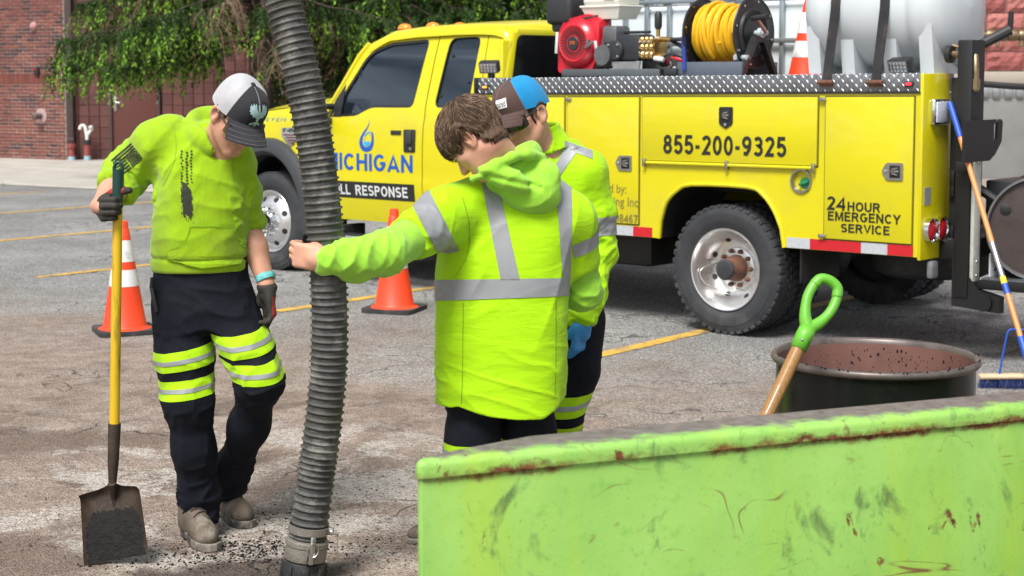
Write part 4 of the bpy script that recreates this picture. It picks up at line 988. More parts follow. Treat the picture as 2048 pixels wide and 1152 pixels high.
def wheel(x, y, s, deep, lug, name='wheel'):
    """s=+1: outer face looks to +y"""
    root = bpy.data.objects.new(name, None); COL.objects.link(root); root.parent = truck; root.location = (x, y, .412)
    M = Matrix.Rotation(-PI / 2 if s > 0 else PI / 2, 4, 'X')      # local z -> outward
    tyre(root, M, lug=lug)
    d = .105
    if deep:     # dual rear: dished inwards
        prof = [(.262, d), (.258, d + .008), (.250, d + .006), (.240, d - .018), (.232, d - .05), (.222, d - .085), (.200, d - .12), (.178, d - .145), (.158, d - .152), (.135, d - .150), (.128, d - .128), (.118, d - .124), (.075, d - .124), (.0, d - .124)]
        zf = d - .150; zh = d - .124
    else:
        prof = [(.262, d), (.258, d + .006), (.248, d + .004), (.240, d - .020), (.228, d - .036), (.215, d - .022), (.195, d + .004), (.160, d + .022), (.128, d + .026), (.10, d + .024), (.0, d + .024)]
        zf = d + .010; zh = d + .024
    mb = MB(); mb.lathe(prof, 64, M, False); rim = mb.build('rim', 'polished_alloy', root, 50)
    mb = MB(); mb.lathe([(.252, -d), (.245, -.06), (.245, .06), (.262, d)], 48, M, False); mb.lathe([(0, -.05), (.25, -.05)], 32, M, False); mb.build('rim_barrel', 'chassis_black', root)
    if deep:
        for k in range(8):
            a = 2 * PI * (k + .5) / 8; mb = MB(); mb.lathe([(.021, 0), (.019, .004), (0, .0045)], 14, M @ TR((.190 * math.cos(a), .190 * math.sin(a), d - .135)) @ Matrix.Rotation(a, 4, 'Z') @ Matrix.Rotation(rad(-42), 4, 'Y')); mb.build('hand_hole', 'chassis_black', rim)
        for k in range(10):
            a = 2 * PI * k / 10; mb = MB(); mb.lathe([(.016, -.004), (.014, .022), (.009, .030), (0, .031)], 6, M @ TR((.1125, 0, 0)).__class__.Identity(4) @ TR((.112 * math.cos(a), .112 * math.sin(a), zh))); mb.build('lug_nut', 'rust_hub', rim)
        mb = MB(); mb.lathe([(.085, zh), (.080, zh + .035), (.070, zh + .075), (.066, zh + .11), (.064, zh + .115)], 28, M, True); mb.build('hub', 'rust_hub', root)
        mb = MB(); mb.lathe([(.066, zh + .112), (.067, zh + .128), (.058, zh + .137), (.03, zh + .140), (0, zh + .140)], 24, M, False); mb.build('hub_cap', 'tyre_rubber', root)
        mb = MB(); mb.tube([M @ Vector(p) for p in [tuple(v) for v in catmull([np.array(q) for q in ((.15, -.02, d - .13), (.215, .02, d - .05), (.19, .09, d - .03), (.10, .14, d - .06), (.02, .165, d - .10), (-.05, .12, d - .06), (-.1, .14, d - .09))], 6)]], .005, 6); mb.build('valve_hose', 'brushed_steel', root)
    else:
        for k in range(8):
            a = 2 * PI * (k + .5) / 8; mb = MB(); mb.lathe([(.025, 0), (.022, .005), (0, .0055)], 16, M @ TR((.195 * math.cos(a), .195 * math.sin(a), d + .002)) @ Matrix.Rotation(a, 4, 'Z') @ Matrix.Rotation(rad(30), 4, 'Y')); mb.build('hand_hole', 'chassis_black', rim)
        for k in range(10):
            a = 2 * PI * k / 10; mb = MB(); mb.lathe([(.018, -.004), (.016, .028), (.010, .036), (0, .037)], 6, M @ TR((.112 * math.cos(a), .112 * math.sin(a), zh))); mb.build('lug_nut', 'chrome', rim)
        mb = MB(); mb.lathe([(.085, zh), (.082, zh + .05), (.07, zh + .085), (.03, zh + .10), (0, zh + .102)], 28, M, False); mb.build('hub', 'chrome', root)
    return root
wheel(0, 1.045, 1, True, True); wheel(0, .775, 1, True, True)
wheel(4.72, .885, 1, False, False)
for s, y, dp in ((-1, -1.045, True), (-1, -.775, True)):
    w_ = wheel(0, y, s, dp, True)
wheel(4.72, -.885, -1, False, False)
mb = MB(); mb.cyl((0, -.9, .412), (0, .9, .412), .07, 14); mb.lathe([(.0, -.18), (.12, -.16), (.18, -.06), (.18, .06), (.12, .16), (0, .18)], 20, TR((0, 0, .42)) @ ALONG_Y); mb.build('axle', 'chassis_black', truck)
mb = MB(); mb.cyl((4.72, -.8, .412), (4.72, .8, .412), .05, 14); mb.build('axle', 'chassis_black', truck)
for s in (1, -1): mb = MB(); mb.box((-.55, s * .93, .50), (.012, .44, .26), .004); tb(mb, 'mud_flap', 'chassis_black')
mb = MB(); mb.lathe([(0, -.13), (.30, -.13), (.36, -.10), (.375, 0), (.36, .10), (.30, .13), (0, .13)], 40, TR((-.95, .25, .50)), False); tb(mb, 'spare_wheel', 'tyre_rubber')
# ------------------------------------------------------------------ lift mast and rack at the tail
mat('mast_black', (.005, .005, .0055), .55, var=.2, vs=6)
mb = MB(); mb.box((-1.515, .93, 1.08), (.09, .16, 1.46), .008); mb.box((-1.44, .82, .62), (.20, .3, .12), .01); mast = tb(mb, 'lift_mast', 'mast_black')
mb = MB(); mb.box((-1.41, .83, 1.05), (.08, .10, 1.1), .004); tb(mb, 'tail_frame', 'chassis_black', mast)
mb = MB(); mb.box((-1.575, .955, .77), (.022, .08, .78), .004); rail_w = tb(mb, 'white_rail', mat('worn_white', (.50, .50, .45), .55, var=.2, vs=12, dirt=(.2, .15, .1), dirt_amt=.5, dirt_scale=9), mast)
for z in (.42, .48, .56, 1.12):
    mb = MB(); mb.lathe([(.010, 0), (.008, .006), (0, .007)], 8, TR((-1.587, .955, z)) @ Matrix.Rotation(-PI / 2, 4, 'Y')); tb(mb, 'bolt', 'latch_metal', rail_w)
hook = [(.28, 1.36), (.28, 1.13), (-.02, 1.13), (-.09, 1.165), (-.165, 1.235), (-.175, 1.345), (-.155, 1.362), (-.12, 1.345), (-.115, 1.25), (-.07, 1.215), (-.065, 1.33), (-.10, 1.362)]
hook = [(.93 + y, z) for y, z in hook]
mb = MB(); mb.prism(hook, -1.63, -1.61, Matrix(((0, 0, 1, 0), (1, 0, 0, 0), (0, 1, 0, 0), (0, 0, 0, 1)))); tb(mb, 'tool_hook', 'mast_black', mast)
mb = MB(); mb.box((-1.54, 1.02, 1.10), (.06, .14, .06), .006); mb.box((-1.55, .85, 1.25), (.05, .05, .2), .006); tb(mb, 'hook_bracket', 'mast_black', mast)
for z in (.70, .96, 1.02):
    mb = MB(); mb.box((-1.40, .885, z), (.03, .05, .09), .006); tb(mb, 'mast_clip', 'mast_black', mast)
mb = MB(); mb.prism([(-1.46, .30), (-1.46, .62), (-1.62, .40), (-1.75, .37), (-1.75, .28)], -1.0, -.94, Matrix(((1, 0, 0, 0), (0, 0, -1, 0), (0, 1, 0, 0), (0, 0, 0, 1)))); mb.lathe([(.05, 0), (.05, .08), (0, .08)], 18, TR((-1.66, .94, .335)) @ ALONG_Y); tb(mb, 'lift_arm', 'mast_black', mast)
mb = MB(); mb.box((-2.15, .35, .43), (1.1, 1.25, .05), .006); plat = tb(mb, 'lift_platform', 'mast_black', mast)
mb = MB(); mb.box((-2.15, .35, .46), (1.06, 1.2, .012), .003); tb(mb, 'tread_deck', 'diamond_plate', plat)
mb = MB(); mb.box((-1.62, .70, .52), (.012, .32, .16), .004); lp = tb(mb, 'licence_plate', 'decal_white')
V, F = stroke_text('4173', .22, .085); mb = MB(); mb.add([(0, -x, y) for x, y, _ in V], [f[::-1] for f in F], TR((-1.628, .70, .52))); tb(mb, 'plate_lettering', 'decal_blue', lp, 0)
mb = MB(); mb.tube([(-1.52, .86, .98), (-1.8, .80, .80), (-2.2, .74, .62)], .028, 8); tb(mb, 'lift_strut', 'mast_black', mast)
mb = MB(); mb.box((-1.64, .55, .84), (.22, .40, .34), .012); tb(mb, 'battery_box', mat('box_black', (.022, .024, .027), .45, var=.15), mast)
# ================================================================== equipment carried on the truck (placed in the truck's frame, each a thing of its own)
TM = Matrix.Translation((2.1169, 10.6034, 0)) @ Matrix.Rotation(2.3951, 4, 'Z')
def on_truck(name, x, y, z, label, cat, rz=0, group=None):
    p = TM @ Vector((x, y, z + RAKE * x)); return empty(name, p, 2.3951 + rz, label, cat, group)
DZ = 1.627
# --- engine driven pressure washer
mat('engine_red', (.55, .008, .022), .32, var=.06, vs=8, coat=.3); mat('tank_cream', (.72, .72, .64), .35, var=.05); mat('engine_black', (.022, .024, .028), .5, var=.2, vs=10)
mat('cast_grey', (.16, .165, .17), .5, .6, var=.25, vs=20, bump=.2, bs=120); mat('skid_steel', (.11, .125, .135), .45, .4, var=.15, vs=10); mat('brass', (.55, .36, .13), .32, .95, var=.15, vs=30)
pw = on_truck('pressure_washer', 1.155, .76, DZ, 'red and cream petrol pressure washer with brass pump on the truck deck', 'pressure washer')
mb = MB()
for y in (-.2, .13): mb.box((-.02, y, .03), (.86, .05, .05), .004)
for x in (-.36, -.02, .34): mb.box((x, -.035, .03), (.05, .28, .044), .004)
mb.build('skid_frame', 'skid_steel', pw)
Yf = .16     # shroud faces the driver's side (+y)
Ms = TR((.31, 0, .235)) @ ALONG_Y
mb = MB(); mb.lathe([(.155, -.12), (.185, -.05), (.185, .06), (.172, .11), (.135, .145), (.125, .150)], 36, Ms, False)
mb.lathe([(.125, .150), (.118, .146), (.0, .146)], 36, Ms, False)
mb.prism(round_poly([(.50, .03), (.20, .03), (.13, .16), (.12, .40), (.22, .44), (.44, .40), (.50, .30)], .03), -.09, .04, Matrix(((1, 0, 0, 0), (0, 0, -1, 0), (0, 1, 0, 0), (0, 0, 0, 1))))
mb.box((.16, .04, .30), (.10, .14, .20), .03); sh = mb.build('engine_shroud', 'engine_red', pw)
for k in range(32):
    a = 2 * PI * k / 32; mb = MB(); mb.box((.088 * math.cos(a), .088 * math.sin(a), .1475), (.052, .0075, .004), 0, (0, 0, a), M=Ms); mb.build('vent_slot', 'chassis_black', sh, 0)
mb = MB(); mb.lathe([(.05, .146), (.05, .152), (.045, .156), (0, .157)], 28, Ms, False); hubc = mb.build('starter_hub', 'engine_black', sh)
mb = MB(); mb.box((.16, .155, .22), (.085, .018, .026), .008, (0, rad(30), 0)); mb.box((.175, .145, .235), (.02, .03, .05), .006); mb.build('pull_handle', mat('handle_grey', (.12, .10, .11), .5), sh)
for x, z, l in ((.475, .24, .15), (.13, .20, .10)): mb = MB(); mb.box((x, .132 if x > .3 else .115, z), (.022, .01, l), .003, (0, rad(-4 if x > .3 else 10), 0)); mb.build('shroud_label', 'decal_white', sh)
V, F = stroke_text('390', .052, .026); mb = MB(); mb.add([(-x, 0, y) for x, y, _ in V], F, TR((.31, .158 + .002, .238))); mb.build('hub_lettering', mat('decal_orange', (.55, .12, .02), .4), hubc, 0)
mb = MB(); mb.box((.13, -.05, .53), (.32, .26, .075), .03, seg=3); mb.add([tuple(p) for p in [(-.045, -.18, .49), (.305, -.18, .49), (.305, .08, .49), (-.045, .08, .49), (-.01, -.15, .40), (.26, -.15, .40), (.26, .05, .40), (-.01, .05, .40)]], [(0, 4, 5, 1), (1, 5, 6, 2), (2, 6, 7, 3), (3, 7, 4, 0), (4, 7, 6, 5)])
mb.box((.13, -.05, .487), (.36, .27, .016), .006); ft = mb.build('fuel_tank', 'tank_cream', pw)
mb = MB(); mb.lathe([(.04, .565), (.04, .59), (.03, .595), (0, .595)], 20, TR((.13, -.05, 0)), False); mb.build('fuel_cap', 'cast_grey', ft)
mb = MB(); mb.box((.045, .083, .535), (.09, .006, .014), .001); mb.build('tank_label', mat('label_orange', (.75, .30, .18), .5), ft)
mb = MB(); mb.box((.50, -.02, .47), (.235, .24, .20), .035, seg=3); mb.box((.50, -.02, .585), (.12, .10, .03), .01); mb.box((.52, -.02, .36), (.13, .18, .08), .02); mb.build('air_cleaner', 'engine_black', pw)
mb = MB(); mb.box((.47, -.02, .29), (.10, .14, .10), .02); mb.tube([(.44, .05, .36), (.36, .08, .40), (.28, .06, .42)], .016, 8); mb.tube([(.52, .06, .30), (.40, .1, .38), (.3, .09, .40), (.15, .08, .42)], .01, 6); mb.build('carburettor', 'engine_black', pw)
mb = MB(); mb.lathe([(.045, 0), (.05, .03), (.03, .06)], 16, TR((.455, .03, .18))); mb.build('fuel_bowl', 'light_grey_metal', pw)
mb = MB(); mb.box((.08, -.03, .17), (.22, .22, .22), .03); mb.box((.03, .02, .29), (.13, .16, .12), .02); mb.lathe([(.07, 0), (.07, .08)], 18, TR((.06, .06, .15)) @ ALONG_Y); mb.build('crankcase', 'cast_grey', pw)
mb = MB(); mb.box((-.12, 0, .20), (.22, .19, .18), .025); mb.box((-.13, 0, .305), (.24, .03, .02), .008); pb = mb.build('pump_body', 'engine_black', pw)
mb = MB(); mb.lathe([(.066, 0), (.07, .02), (.06, .035), (0, .04)], 24, TR((-.03, .09, .18)) @ ALONG_Y); mb.build('pump_cover', 'engine_black', pb)
for k in range(4):
    a = PI / 4 + k * PI / 2; mb = MB(); mb.lathe([(.008, 0), (.008, .012), (0, .013)], 6, TR((-.03 + .055 * math.cos(a), .122, .18 + .055 * math.sin(a))) @ ALONG_Y); mb.build('bolt', 'chrome', pb)
mb = MB(); mb.box((-.30, .02, .19), (.12, .15, .14), .012)
for i in range(3):
    for z in (.15, .20, .25): mb.lathe([(.020, 0), (.022, .02), (.012, .03), (0, .03)], 8, TR((-.262 - i * .038, .095, z)) @ ALONG_Y)
mb.cyl((-.34, .03, .27), (-.34, .03, .33), .014, 10); mb.cyl((-.35, .03, .255), (-.45, .03, .25), .018, 10); mb.cyl((-.35, .05, .14), (-.42, .05, .14), .022, 10); br = mb.build('brass_manifold', 'brass', pw)
for i in range(3):
    for z in (.165, .235): mb = MB(); mb.lathe([(.010, 0), (.009, .008), (0, .009)], 6, TR((-.262 - i * .038, .125, z)) @ ALONG_Y); mb.build('bolt', 'chrome', br)
mb = MB(); mb.tube([(-.34, .03, .32), (-.34, .03, .34), (-.34, .03, .42), (-.34, .03, .44)], [.018, .026, .026, .014], 12); mb.build('relief_knob', 'engine_black', pw)
mb = MB(); mb.box((-.29, .0, .08), (.13, .12, .07), .008); mb.build('pump_mount', 'chassis_black', pw)
mb = MB(); mb.prism([(-.24, .055), (-.02, .055), (.0, .105), (-.25, .105)], -.11, -.10, Matrix(((1, 0, 0, 0), (0, 0, -1, 0), (0, 1, 0, 0), (0, 0, 0, 1)))); mb.build('guard_plate', 'galv_steel', pw)
mb = MB(); mb.tube([tuple(p) for p in catmull([np.array(q) for q in ((-.44, .03, .25), (-.55, .02, .25), (-.66, -.02, .24), (-.78, -.05, .25))], 5)], .014, 8); mb.tube([tuple(p) for p in catmull([np.array(q) for q in ((-.44, .0, .24), (-.52, 0, .20), (-.60, -.02, .15), (-.70, -.05, .05))], 5)], .014, 8); mb.build('outlet_hose', 'black_rubber', pw)

# --- a coil of cables lying between washer and reel
cb = on_truck('cable_coil', .615, .86, DZ, 'small tangle of black and red cable between washer and hose reel', 'cable')
r_ = np.random.default_rng(3)
for nm, m, k in (('black_loop', 'black_rubber', 4), ('red_loop', 'engine_red', 1)):
    for i in range(k):
        c = r_.normal(0, .02, 3); mb = MB(); pts = []
        for t in np.linspace(0, 2 * PI, 14)[:-1]: pts.append((c[0] + .07 * math.cos(t), c[1] + .05 * math.sin(t), .07 + .05 * math.sin(t + i) + .01 * i))
        mb.tube(pts, .011, 6, closed=True); mb.build(nm, m, cb)
mb = MB(); mb.cyl((.06, .05, .11), (.13, .06, .12), .016, 10); mb.build('white_plug', 'white_plastic', cb)
mb = MB(); mb.box((-.02, .06, .03), (.10, .06, .05), .01); mb.build('connector', 'engine_black', cb)

# --- hose reel
mat('reel_black', (.020, .020, .022), .38, var=.15, vs=10); mat('hose_yellow', (.72, .40, .008), .45, var=.1, vs=12); mat('reel_grey', (.105, .125, .16), .45, .2, var=.12)
hr = on_truck('hose_reel', .29, .72, DZ, 'black hand-crank reel wound with yellow hose on the truck deck', 'hose reel', rz=rad(0))
XA, XB, RZ = .195, -.185, .275      # flange positions along the spindle (truck x), spindle height
def flange(x, nm):
    s = 1 if x > 0 else -1
    M = TR((x, 0, RZ)) @ ALONG_X
    prof = [(.225, 0), (.235, .006 * s), (.23, .014 * s), (.225, .008 * s), (.165, .006 * s), (.155, .02 * s), (.145, .020 * s), (.13, .004 * s), (.07, -.01 * s), (.065, -.02 * s), (.0, -.02 * s)]
    mb = MB(); mb.lathe(prof, 56, M, False); o = mb.build('flange', 'reel_black', hr, 40)
    for k in range(8):
        a = 2 * PI * k / 8 + .2; mb = MB(); mb.lathe([(.0085, .0), (.0085, .012 * s), (0, .013 * s)], 8, M @ TR((.205 * math.cos(a), .205 * math.sin(a), .004 * s))); mb.build('bolt', 'chrome', o)
flange(XA, 'a'); flange(XB, 'b')
mb = MB(); mb.cyl((XB, 0, RZ), (XA, 0, RZ), .10, 24); mb.build('drum', 'reel_black', hr)
pts = []; turns = 15
for lay, (rr, n_) in enumerate(((.150, 12), (.172, 10), (.186, 7))):
    x0, x1 = (XA - .03, XB + .03) if lay < 2 else (XA - .05, XB + .13)
    if lay % 2: x0, x1 = x1, x0
    for i in range(n_ * 20):
        t = i / (n_ * 20); a = 2 * PI * n_ * t; wob = .012 * math.sin(3.1 * a / (2 * PI) + lay) * (1 if lay else .2) ; pts.append((x0 + (x1 - x0) * t + wob * math.sin(a), rr * math.cos(a), RZ + rr * math.sin(a)))
mb = MB(); mb.tube(pts, .0145, 6); mb.build('wound_hose', 'hose_yellow', hr)
pts = [(XA - .14 + .10 * math.sin(t * 1.2) * .3, .203 * math.cos(t), RZ + .203 * math.sin(t)) for t in np.linspace(-.9, 4.6, 40)]
mb = MB(); mb.tube(pts, .0145, 8); mb.build('loose_turn', 'hose_yellow', hr)
mb = MB(); mb.cyl((XB + .05, .10, RZ - .16), (XB - .06, .14, RZ - .16), .018, 10); mb.lathe([(.026, 0), (.026, .03), (0, .03)], 6, TR((XB + .02, .12, RZ - .16)) @ ALONG_X); mb.build('swivel', 'light_grey_metal', hr)
mb = MB(); mb.cyl((.20, .21, RZ - .24), (.215, .205, RZ - .02), .015, 10); mb.build('blue_grip', mat('grip_blue', (.018, .045, .26), .5), hr)
for x, nm in ((XB - .045, 1), (XA + .045, -1)):
    mb = MB(); A = Matrix(((0, 0, 1, 0), (1, 0, 0, 0), (0, 1, 0, 0), (0, 0, 0, 1)))
    for sgn in (1, -1): mb.prism([(sgn * .17, .0), (sgn * .21, .0), (sgn * .055, RZ - .02), (sgn * .0, RZ - .02), (sgn * .0, RZ - .06), (sgn * .035, RZ - .06)][::sgn], x - .02, x + .02, A)
    mb.build('stand', 'reel_black', hr)
mb = MB(); mb.box((.01, .195, .045), (XA - XB + .13, .02, .09), .004); mb.box((.01, -.195, .045), (XA - XB + .13, .02, .09), .004); mb.build('base_rail', 'reel_grey', hr)
mb = MB(); mb.cyl((XB - .02, 0, RZ), (XB - .11, 0, RZ), .016, 12); mb.lathe([(.032, 0), (.032, .03)], 16, TR((XB - .05, 0, RZ), (0, rad(-90), 0))); mb.build('spindle', 'light_grey_metal', hr)
mb = MB(); mb.tube([(XB - .10, 0, RZ), (XB - .12, .05, RZ + .02), (XB - .13, .14, RZ + .075), (XB - .135, .19, RZ + .085)], .013, 8); cr = mb.build('crank', 'latch_metal', hr)
mb = MB(); mb.tube([(XB - .12, .185, RZ + .085), (XB - .16, .20, RZ + .088), (XB - .27, .235, RZ + .092)], [.015, .018, .018], 10); mb.build('crank_grip', 'black_rubber', cr)

# --- caged water totes standing in the bed
mat('tote_plastic', (.66, .73, .75), .42, var=.06, vs=3, trans=.0); mat('tote_water', (.50, .62, .64), .4, var=.05); mat('cage_steel', (.34, .39, .42), .4, .7, var=.1)
def tote(x, label):
    t = on_truck('water_tote', x, -.28, .94, label, 'tote', group='caged water totes in the truck bed')
    mb = MB(); mb.box((0, 0, .66), (1.0, 1.04, 1.06), .07, seg=4); mb.build('bottle', 'tote_plastic', t)
    mb = MB(); mb.lathe([(.09, 1.18), (.09, 1.23), (.08, 1.24), (0, 1.24)], 20, None, False); mb.build('fill_cap', 'engine_black', t)
    mb = MB(); mb.box((0, 0, .05), (1.06, 1.1, .09), .01); mb.build('pallet', 'galv_steel', t)
    for y in (-.545, .545):
        for i in range(6): mb = MB(); mb.box((-.50 + i * .2, y, .66), (.034, .022, 1.18), .004); mb.build('cage_bar', 'cage_steel', t)
        for z in (.25, .60, .92, 1.22): mb = MB(); mb.box((0, y + (.014 if y > 0 else -.014), z), (1.07, .022, .032), .004); mb.build('cage_rail', 'cage_steel', t)
    for x2 in (-.53, .53):
        for i in range(4): mb = MB(); mb.box((x2, -.36 + i * .24, .66), (.022, .034, 1.18), .004); mb.build('cage_bar', 'cage_steel', t)
        for z in (.60, 1.22): mb = MB(); mb.box((x2, 0, z), (.03, 1.06, .032), .004); mb.build('cage_rail', 'cage_steel', t)
    mb = MB(); mb.box((.1, .2, 1.245), (.6, .05, .012), .002, (0, 0, .1)); mb.build('top_slat', mat('pale_wood', (.55, .42, .27), .7, var=.2) if 'pale_wood' not in MATS else 'pale_wood', t)
tote(1.22, 'caged white water tote behind the red engine'); tote(.08, 'caged white water tote behind the hose reel')

# --- traffic cones
mat('cone_orange', (.83, .055, .012), .5, var=.10, vs=6, dirt=(.25, .10, .06), dirt_amt=.25, dirt_scale=6); mat('cone_white', (.72, .72, .71), .45, var=.1, vs=9, dirt=(.25, .22, .2), dirt_amt=.6, dirt_scale=7, dirt_lo=.52, dirt_hi=.66); mat('cone_base', (.030, .030, .031), .8, var=.3, vs=12, bump=.3, bs=60, dirt=(.13, .12, .11), dirt_amt=.5, dirt_scale=5)
def cone_r(z): return .136 - (.136 - .029) * (z - .03) / .68
def cone(root, H=.71, base=True):
    bands = [(.030, .30, 'cone_orange', 'cone_body'), (.30, .405, 'cone_white', 'reflective_collar'), (.405, .455, 'cone_orange', 'middle_band'), (.455, .59, 'cone_white', 'reflective_collar'), (.59, .71, 'cone_orange', 'cone_top')]
    for z0, z1, m, nm in bands:
        w_ = 'white' in m; e = .002 if w_ else 0
        mb = MB(); pr = [(cone_r(z0) + e, z0), (cone_r(z1) + e, z1)]
        if nm == 'cone_body': pr = [(cone_r(.03) + .030, .030), (cone_r(.03) + .010, .036), (cone_r(.045) + .001, .05)] + [(cone_r(z1), z1)]
        if nm == 'cone_top': pr = [(cone_r(.59), .59), (cone_r(.655), .655), (cone_r(.66) - .003, .66), (.0325, .665), (.031, .70), (.028, .708), (.022, .71), (.020, .70), (.0, .69)]
        mb.lathe(pr, 40, None, False); mb.build(nm, m, root)
    mb = MB(); o8 = round_poly([(-.185, -.185), (.185, -.185), (.185, .185), (-.185, .185)], .05, 4)
    mb.prism(o8, .004, .030); mb.build('cone_base', 'cone_base', root)
c1 = empty('traffic_cone', (-2.46, 9.86, 0), rad(24), 'orange traffic cone with two dirty white collars behind the yellow shovel handle', 'traffic cone', 'traffic cones')
cone(c1)
c2 = copy_tree(c1); c2.location = (-.815, 10.78, 0); c2.rotation_euler = (0, 0, rad(-18)); c2['label'] = 'orange traffic cone on the asphalt below the cab, behind the outstretched arm'
c3 = copy_tree(c1); p = TM @ Vector((-.15, .50, 1.44)); c3.location = p; c3.rotation_euler = (rad(1.5), rad(2), rad(40)); c3['label'] = 'orange and white cone standing on the truck beside the hose reel'
for ch in c3.children:
    pass
mb = MB(); mb.box((-.15, .50, 1.425), (.45, .60, .03), .004); tb(mb, 'bed_shelf', 'chassis_black')

# --- white leg tank with two straps
mat('poly_white', (.54, .58, .61), .38, var=.05, vs=3); mat('strap_steel', (.035, .034, .036), .45, .5, var=.35, vs=12, dirt=(.14, .10, .07), dirt_amt=.6, dirt_scale=10)
tk = on_truck('leg_tank', -.925, .74, DZ, 'white horizontal poly leg tank strapped at the tail of the truck', 'tank')
TR_, TC, L2 = .365, .385, .43
M = TR((0, 0, TC)) @ ALONG_X
prof = [(0, -L2 - .06), (.12, -L2 - .055), (.24, -L2 - .03), (.32, -L2 + .01), (.36, -L2 + .06)]
for x in (-.40, -.24, -.20, -.06, -.02, .12, .16, .34, .40): prof.append((TR_ - (.014 if x in (-.24, -.06, .16, .34) else 0), x))
prof += [(.36, L2 - .06), (.32, L2 - .01), (.24, L2 + .03), (.12, L2 + .055), (0, L2 + .06)]
prof = [(0, -L2 - .06), (.13, -L2 - .052), (.25, -L2 - .025), (.33, -L2 + .015), (.352, -L2 + .07), (TR_, -.32), (TR_, -.28), (TR_ - .012, -.265), (TR_ - .012, -.235), (TR_, -.22), (TR_, .22), (TR_ - .012, .235), (TR_ - .012, .265), (TR_, .28), (TR_, .32), (.352, L2 - .07), (.33, L2 - .015), (.25, L2 + .025), (.13, L2 + .052), (0, L2 + .06)]
mb = MB(); mb.lathe(prof, 64, M, False); tank_b = mb.build('shell', 'poly_white', tk, 50)
for x in (-.37, -.14, .14, .37):
    mb = MB(); w_ = .085
    poly = [(-.30, .0), (.30, .0), (.345, .30), (.20, .12), (.0, .035), (-.20, .12), (-.345, .30)]
    mb.prism([(y * .95, z * .95) for y, z in poly], x - w_ / 2, x + w_ / 2, Matrix(((0, 0, 1, 0), (1, 0, 0, 0), (0, 1, 0, 0), (0, 0, 0, 1)))); mb.build('leg', 'poly_white', tk)
V, F = stroke_text('JUICE', .19, .058); V, F = grid_refine([tuple(p) for p in V], F, .02)
out = []
for x, y, _ in V:
    a = rad(28) + y / TR_; out.append((-.31 - x, (TR_ + .001) * math.cos(a) + .002, TC + (TR_ + .003) * math.sin(a)))
mb = MB(); mb.v = out; mb.f = F; mb.build('tank_lettering', 'decal_black', tank_b, 0)
for x in (.185, -.14):
    pts = []
    for a in np.linspace(rad(-12), rad(192), 36): pts.append((x, (TR_ + .004) * math.cos(a), TC + (TR_ + .004) * math.sin(a)))
    pts = [(x, .452, -.035), (x, .42, .12)] + pts[2:-2] + [(x, -.43, .10), (x, -.45, .0)]
    V = []; F = []
    for i, q in enumerate(pts):
        a = pts[max(0, i - 1)]; b_ = pts[min(len(pts) - 1, i + 1)]; ty, tz = b_[1] - a[1], b_[2] - a[2]; l_ = math.hypot(ty, tz) or 1; ny, nz_ = tz / l_, -ty / l_
        for wx, off in ((-.03, .0), (.03, .0), (.03, .007), (-.03, .007)): V.append((q[0] + wx, q[1] + ny * off, q[2] + nz_ * off))
    for i in range(len(pts) - 1):
        for k in range(4): k2 = (k + 1) % 4; F.append((i * 4 + k, i * 4 + k2, i * 4 + 4 + k2, i * 4 + 4 + k)[::-1])
    mb = MB(); mb.v = V; mb.f = F; st = mb.build('strap', 'strap_steel', tk, 30)
    mb = MB(); mb.box((x, .462, -.055), (.085, .02, .04), .005); mb.cyl((x - .05, .474, -.05), (x + .05, .474, -.05), .012, 8); mb.build('strap_anchor', 'rust_hub', st)
mb = MB(); mb.lathe([(.05, 0), (.05, .03), (.03, .035)], 18, TR((-L2 - .02, .20, .11), (0, rad(-90), 0))); bc = mb.build('bung', 'black_plastic', tk)
mb = MB(); mb.tube([(-L2 - .05, .20, .11), (-L2 - .11, .20, .11), (-L2 - .17, .22, .115), (-L2 - .20, .225, .10), (-L2 - .205, .225, .0), (-L2 - .205, .225, -.10)], .020, 10); mb.lathe([(.028, 0), (.028, .06)], 8, TR((-L2 - .205, .225, -.09))); mb.tube([(-L2 - .09, .20, .11), (-L2 - .09, .20, .15), (-L2 - .05, .2, .16)], .012, 8); mb.build('drain_valve', 'old_brass', bc)
mb = MB(); mb.tube([(-L2 - .02, .1, .12), (-L2 - .12, .02, .16), (-L2 - .25, -.1, .25)], .03, 10); mb.build('drain_hose', 'black_rubber', tk)

# --- black drum lying on the lift platform
dr = empty('steel_drum', (2.955, 8.72, .475), math.atan2(-.93, -.35) - PI / 2, 'black drum lying on the truck tail lift at the right edge', 'drum')
mat('drum_black', (.022, .021, .022), .4, var=.2, vs=7, dirt=(.07, .05, .04), dirt_amt=.5, dirt_scale=4); mat('rim_worn', (.20, .20, .21), .4, .6, var=.25, vs=20)
M = TR((0, 0, .295)) @ ALONG_Y
mb = MB(); mb.lathe([(.283, -.86), (.283, -.58), (.293, -.565), (.283, -.55), (.283, -.30), (.293, -.285), (.283, -.27), (.283, -.012)], 48, M, False); mb.lathe([(0, -.86), (.283, -.86)], 48, M, False); mb.build('shell', 'drum_black', dr)
mb = MB(); mb.lathe([(0, -.020), (.24, -.018), (.272, -.022), (.276, -.012)], 48, M, False); lid = mb.build('lid', mat('lid_brown', (.05, .036, .034), .5, var=.25, vs=5, dirt=(.015, .013, .012), dirt_amt=.7, dirt_scale=4), dr)
mb = MB(); mb.lathe([(.276, -.014), (.284, .004), (.294, .004), (.296, -.012), (.288, -.022)], 48, M, False); mb.build('chime', 'rim_worn', dr)
mb = MB(); mb.lathe([(.03, 0), (.03, .012), (.02, .016), (0, .016)], 16, TR((.19, -.022, .40)) @ ALONG_Y); mb.build('bung', 'chassis_black', lid)
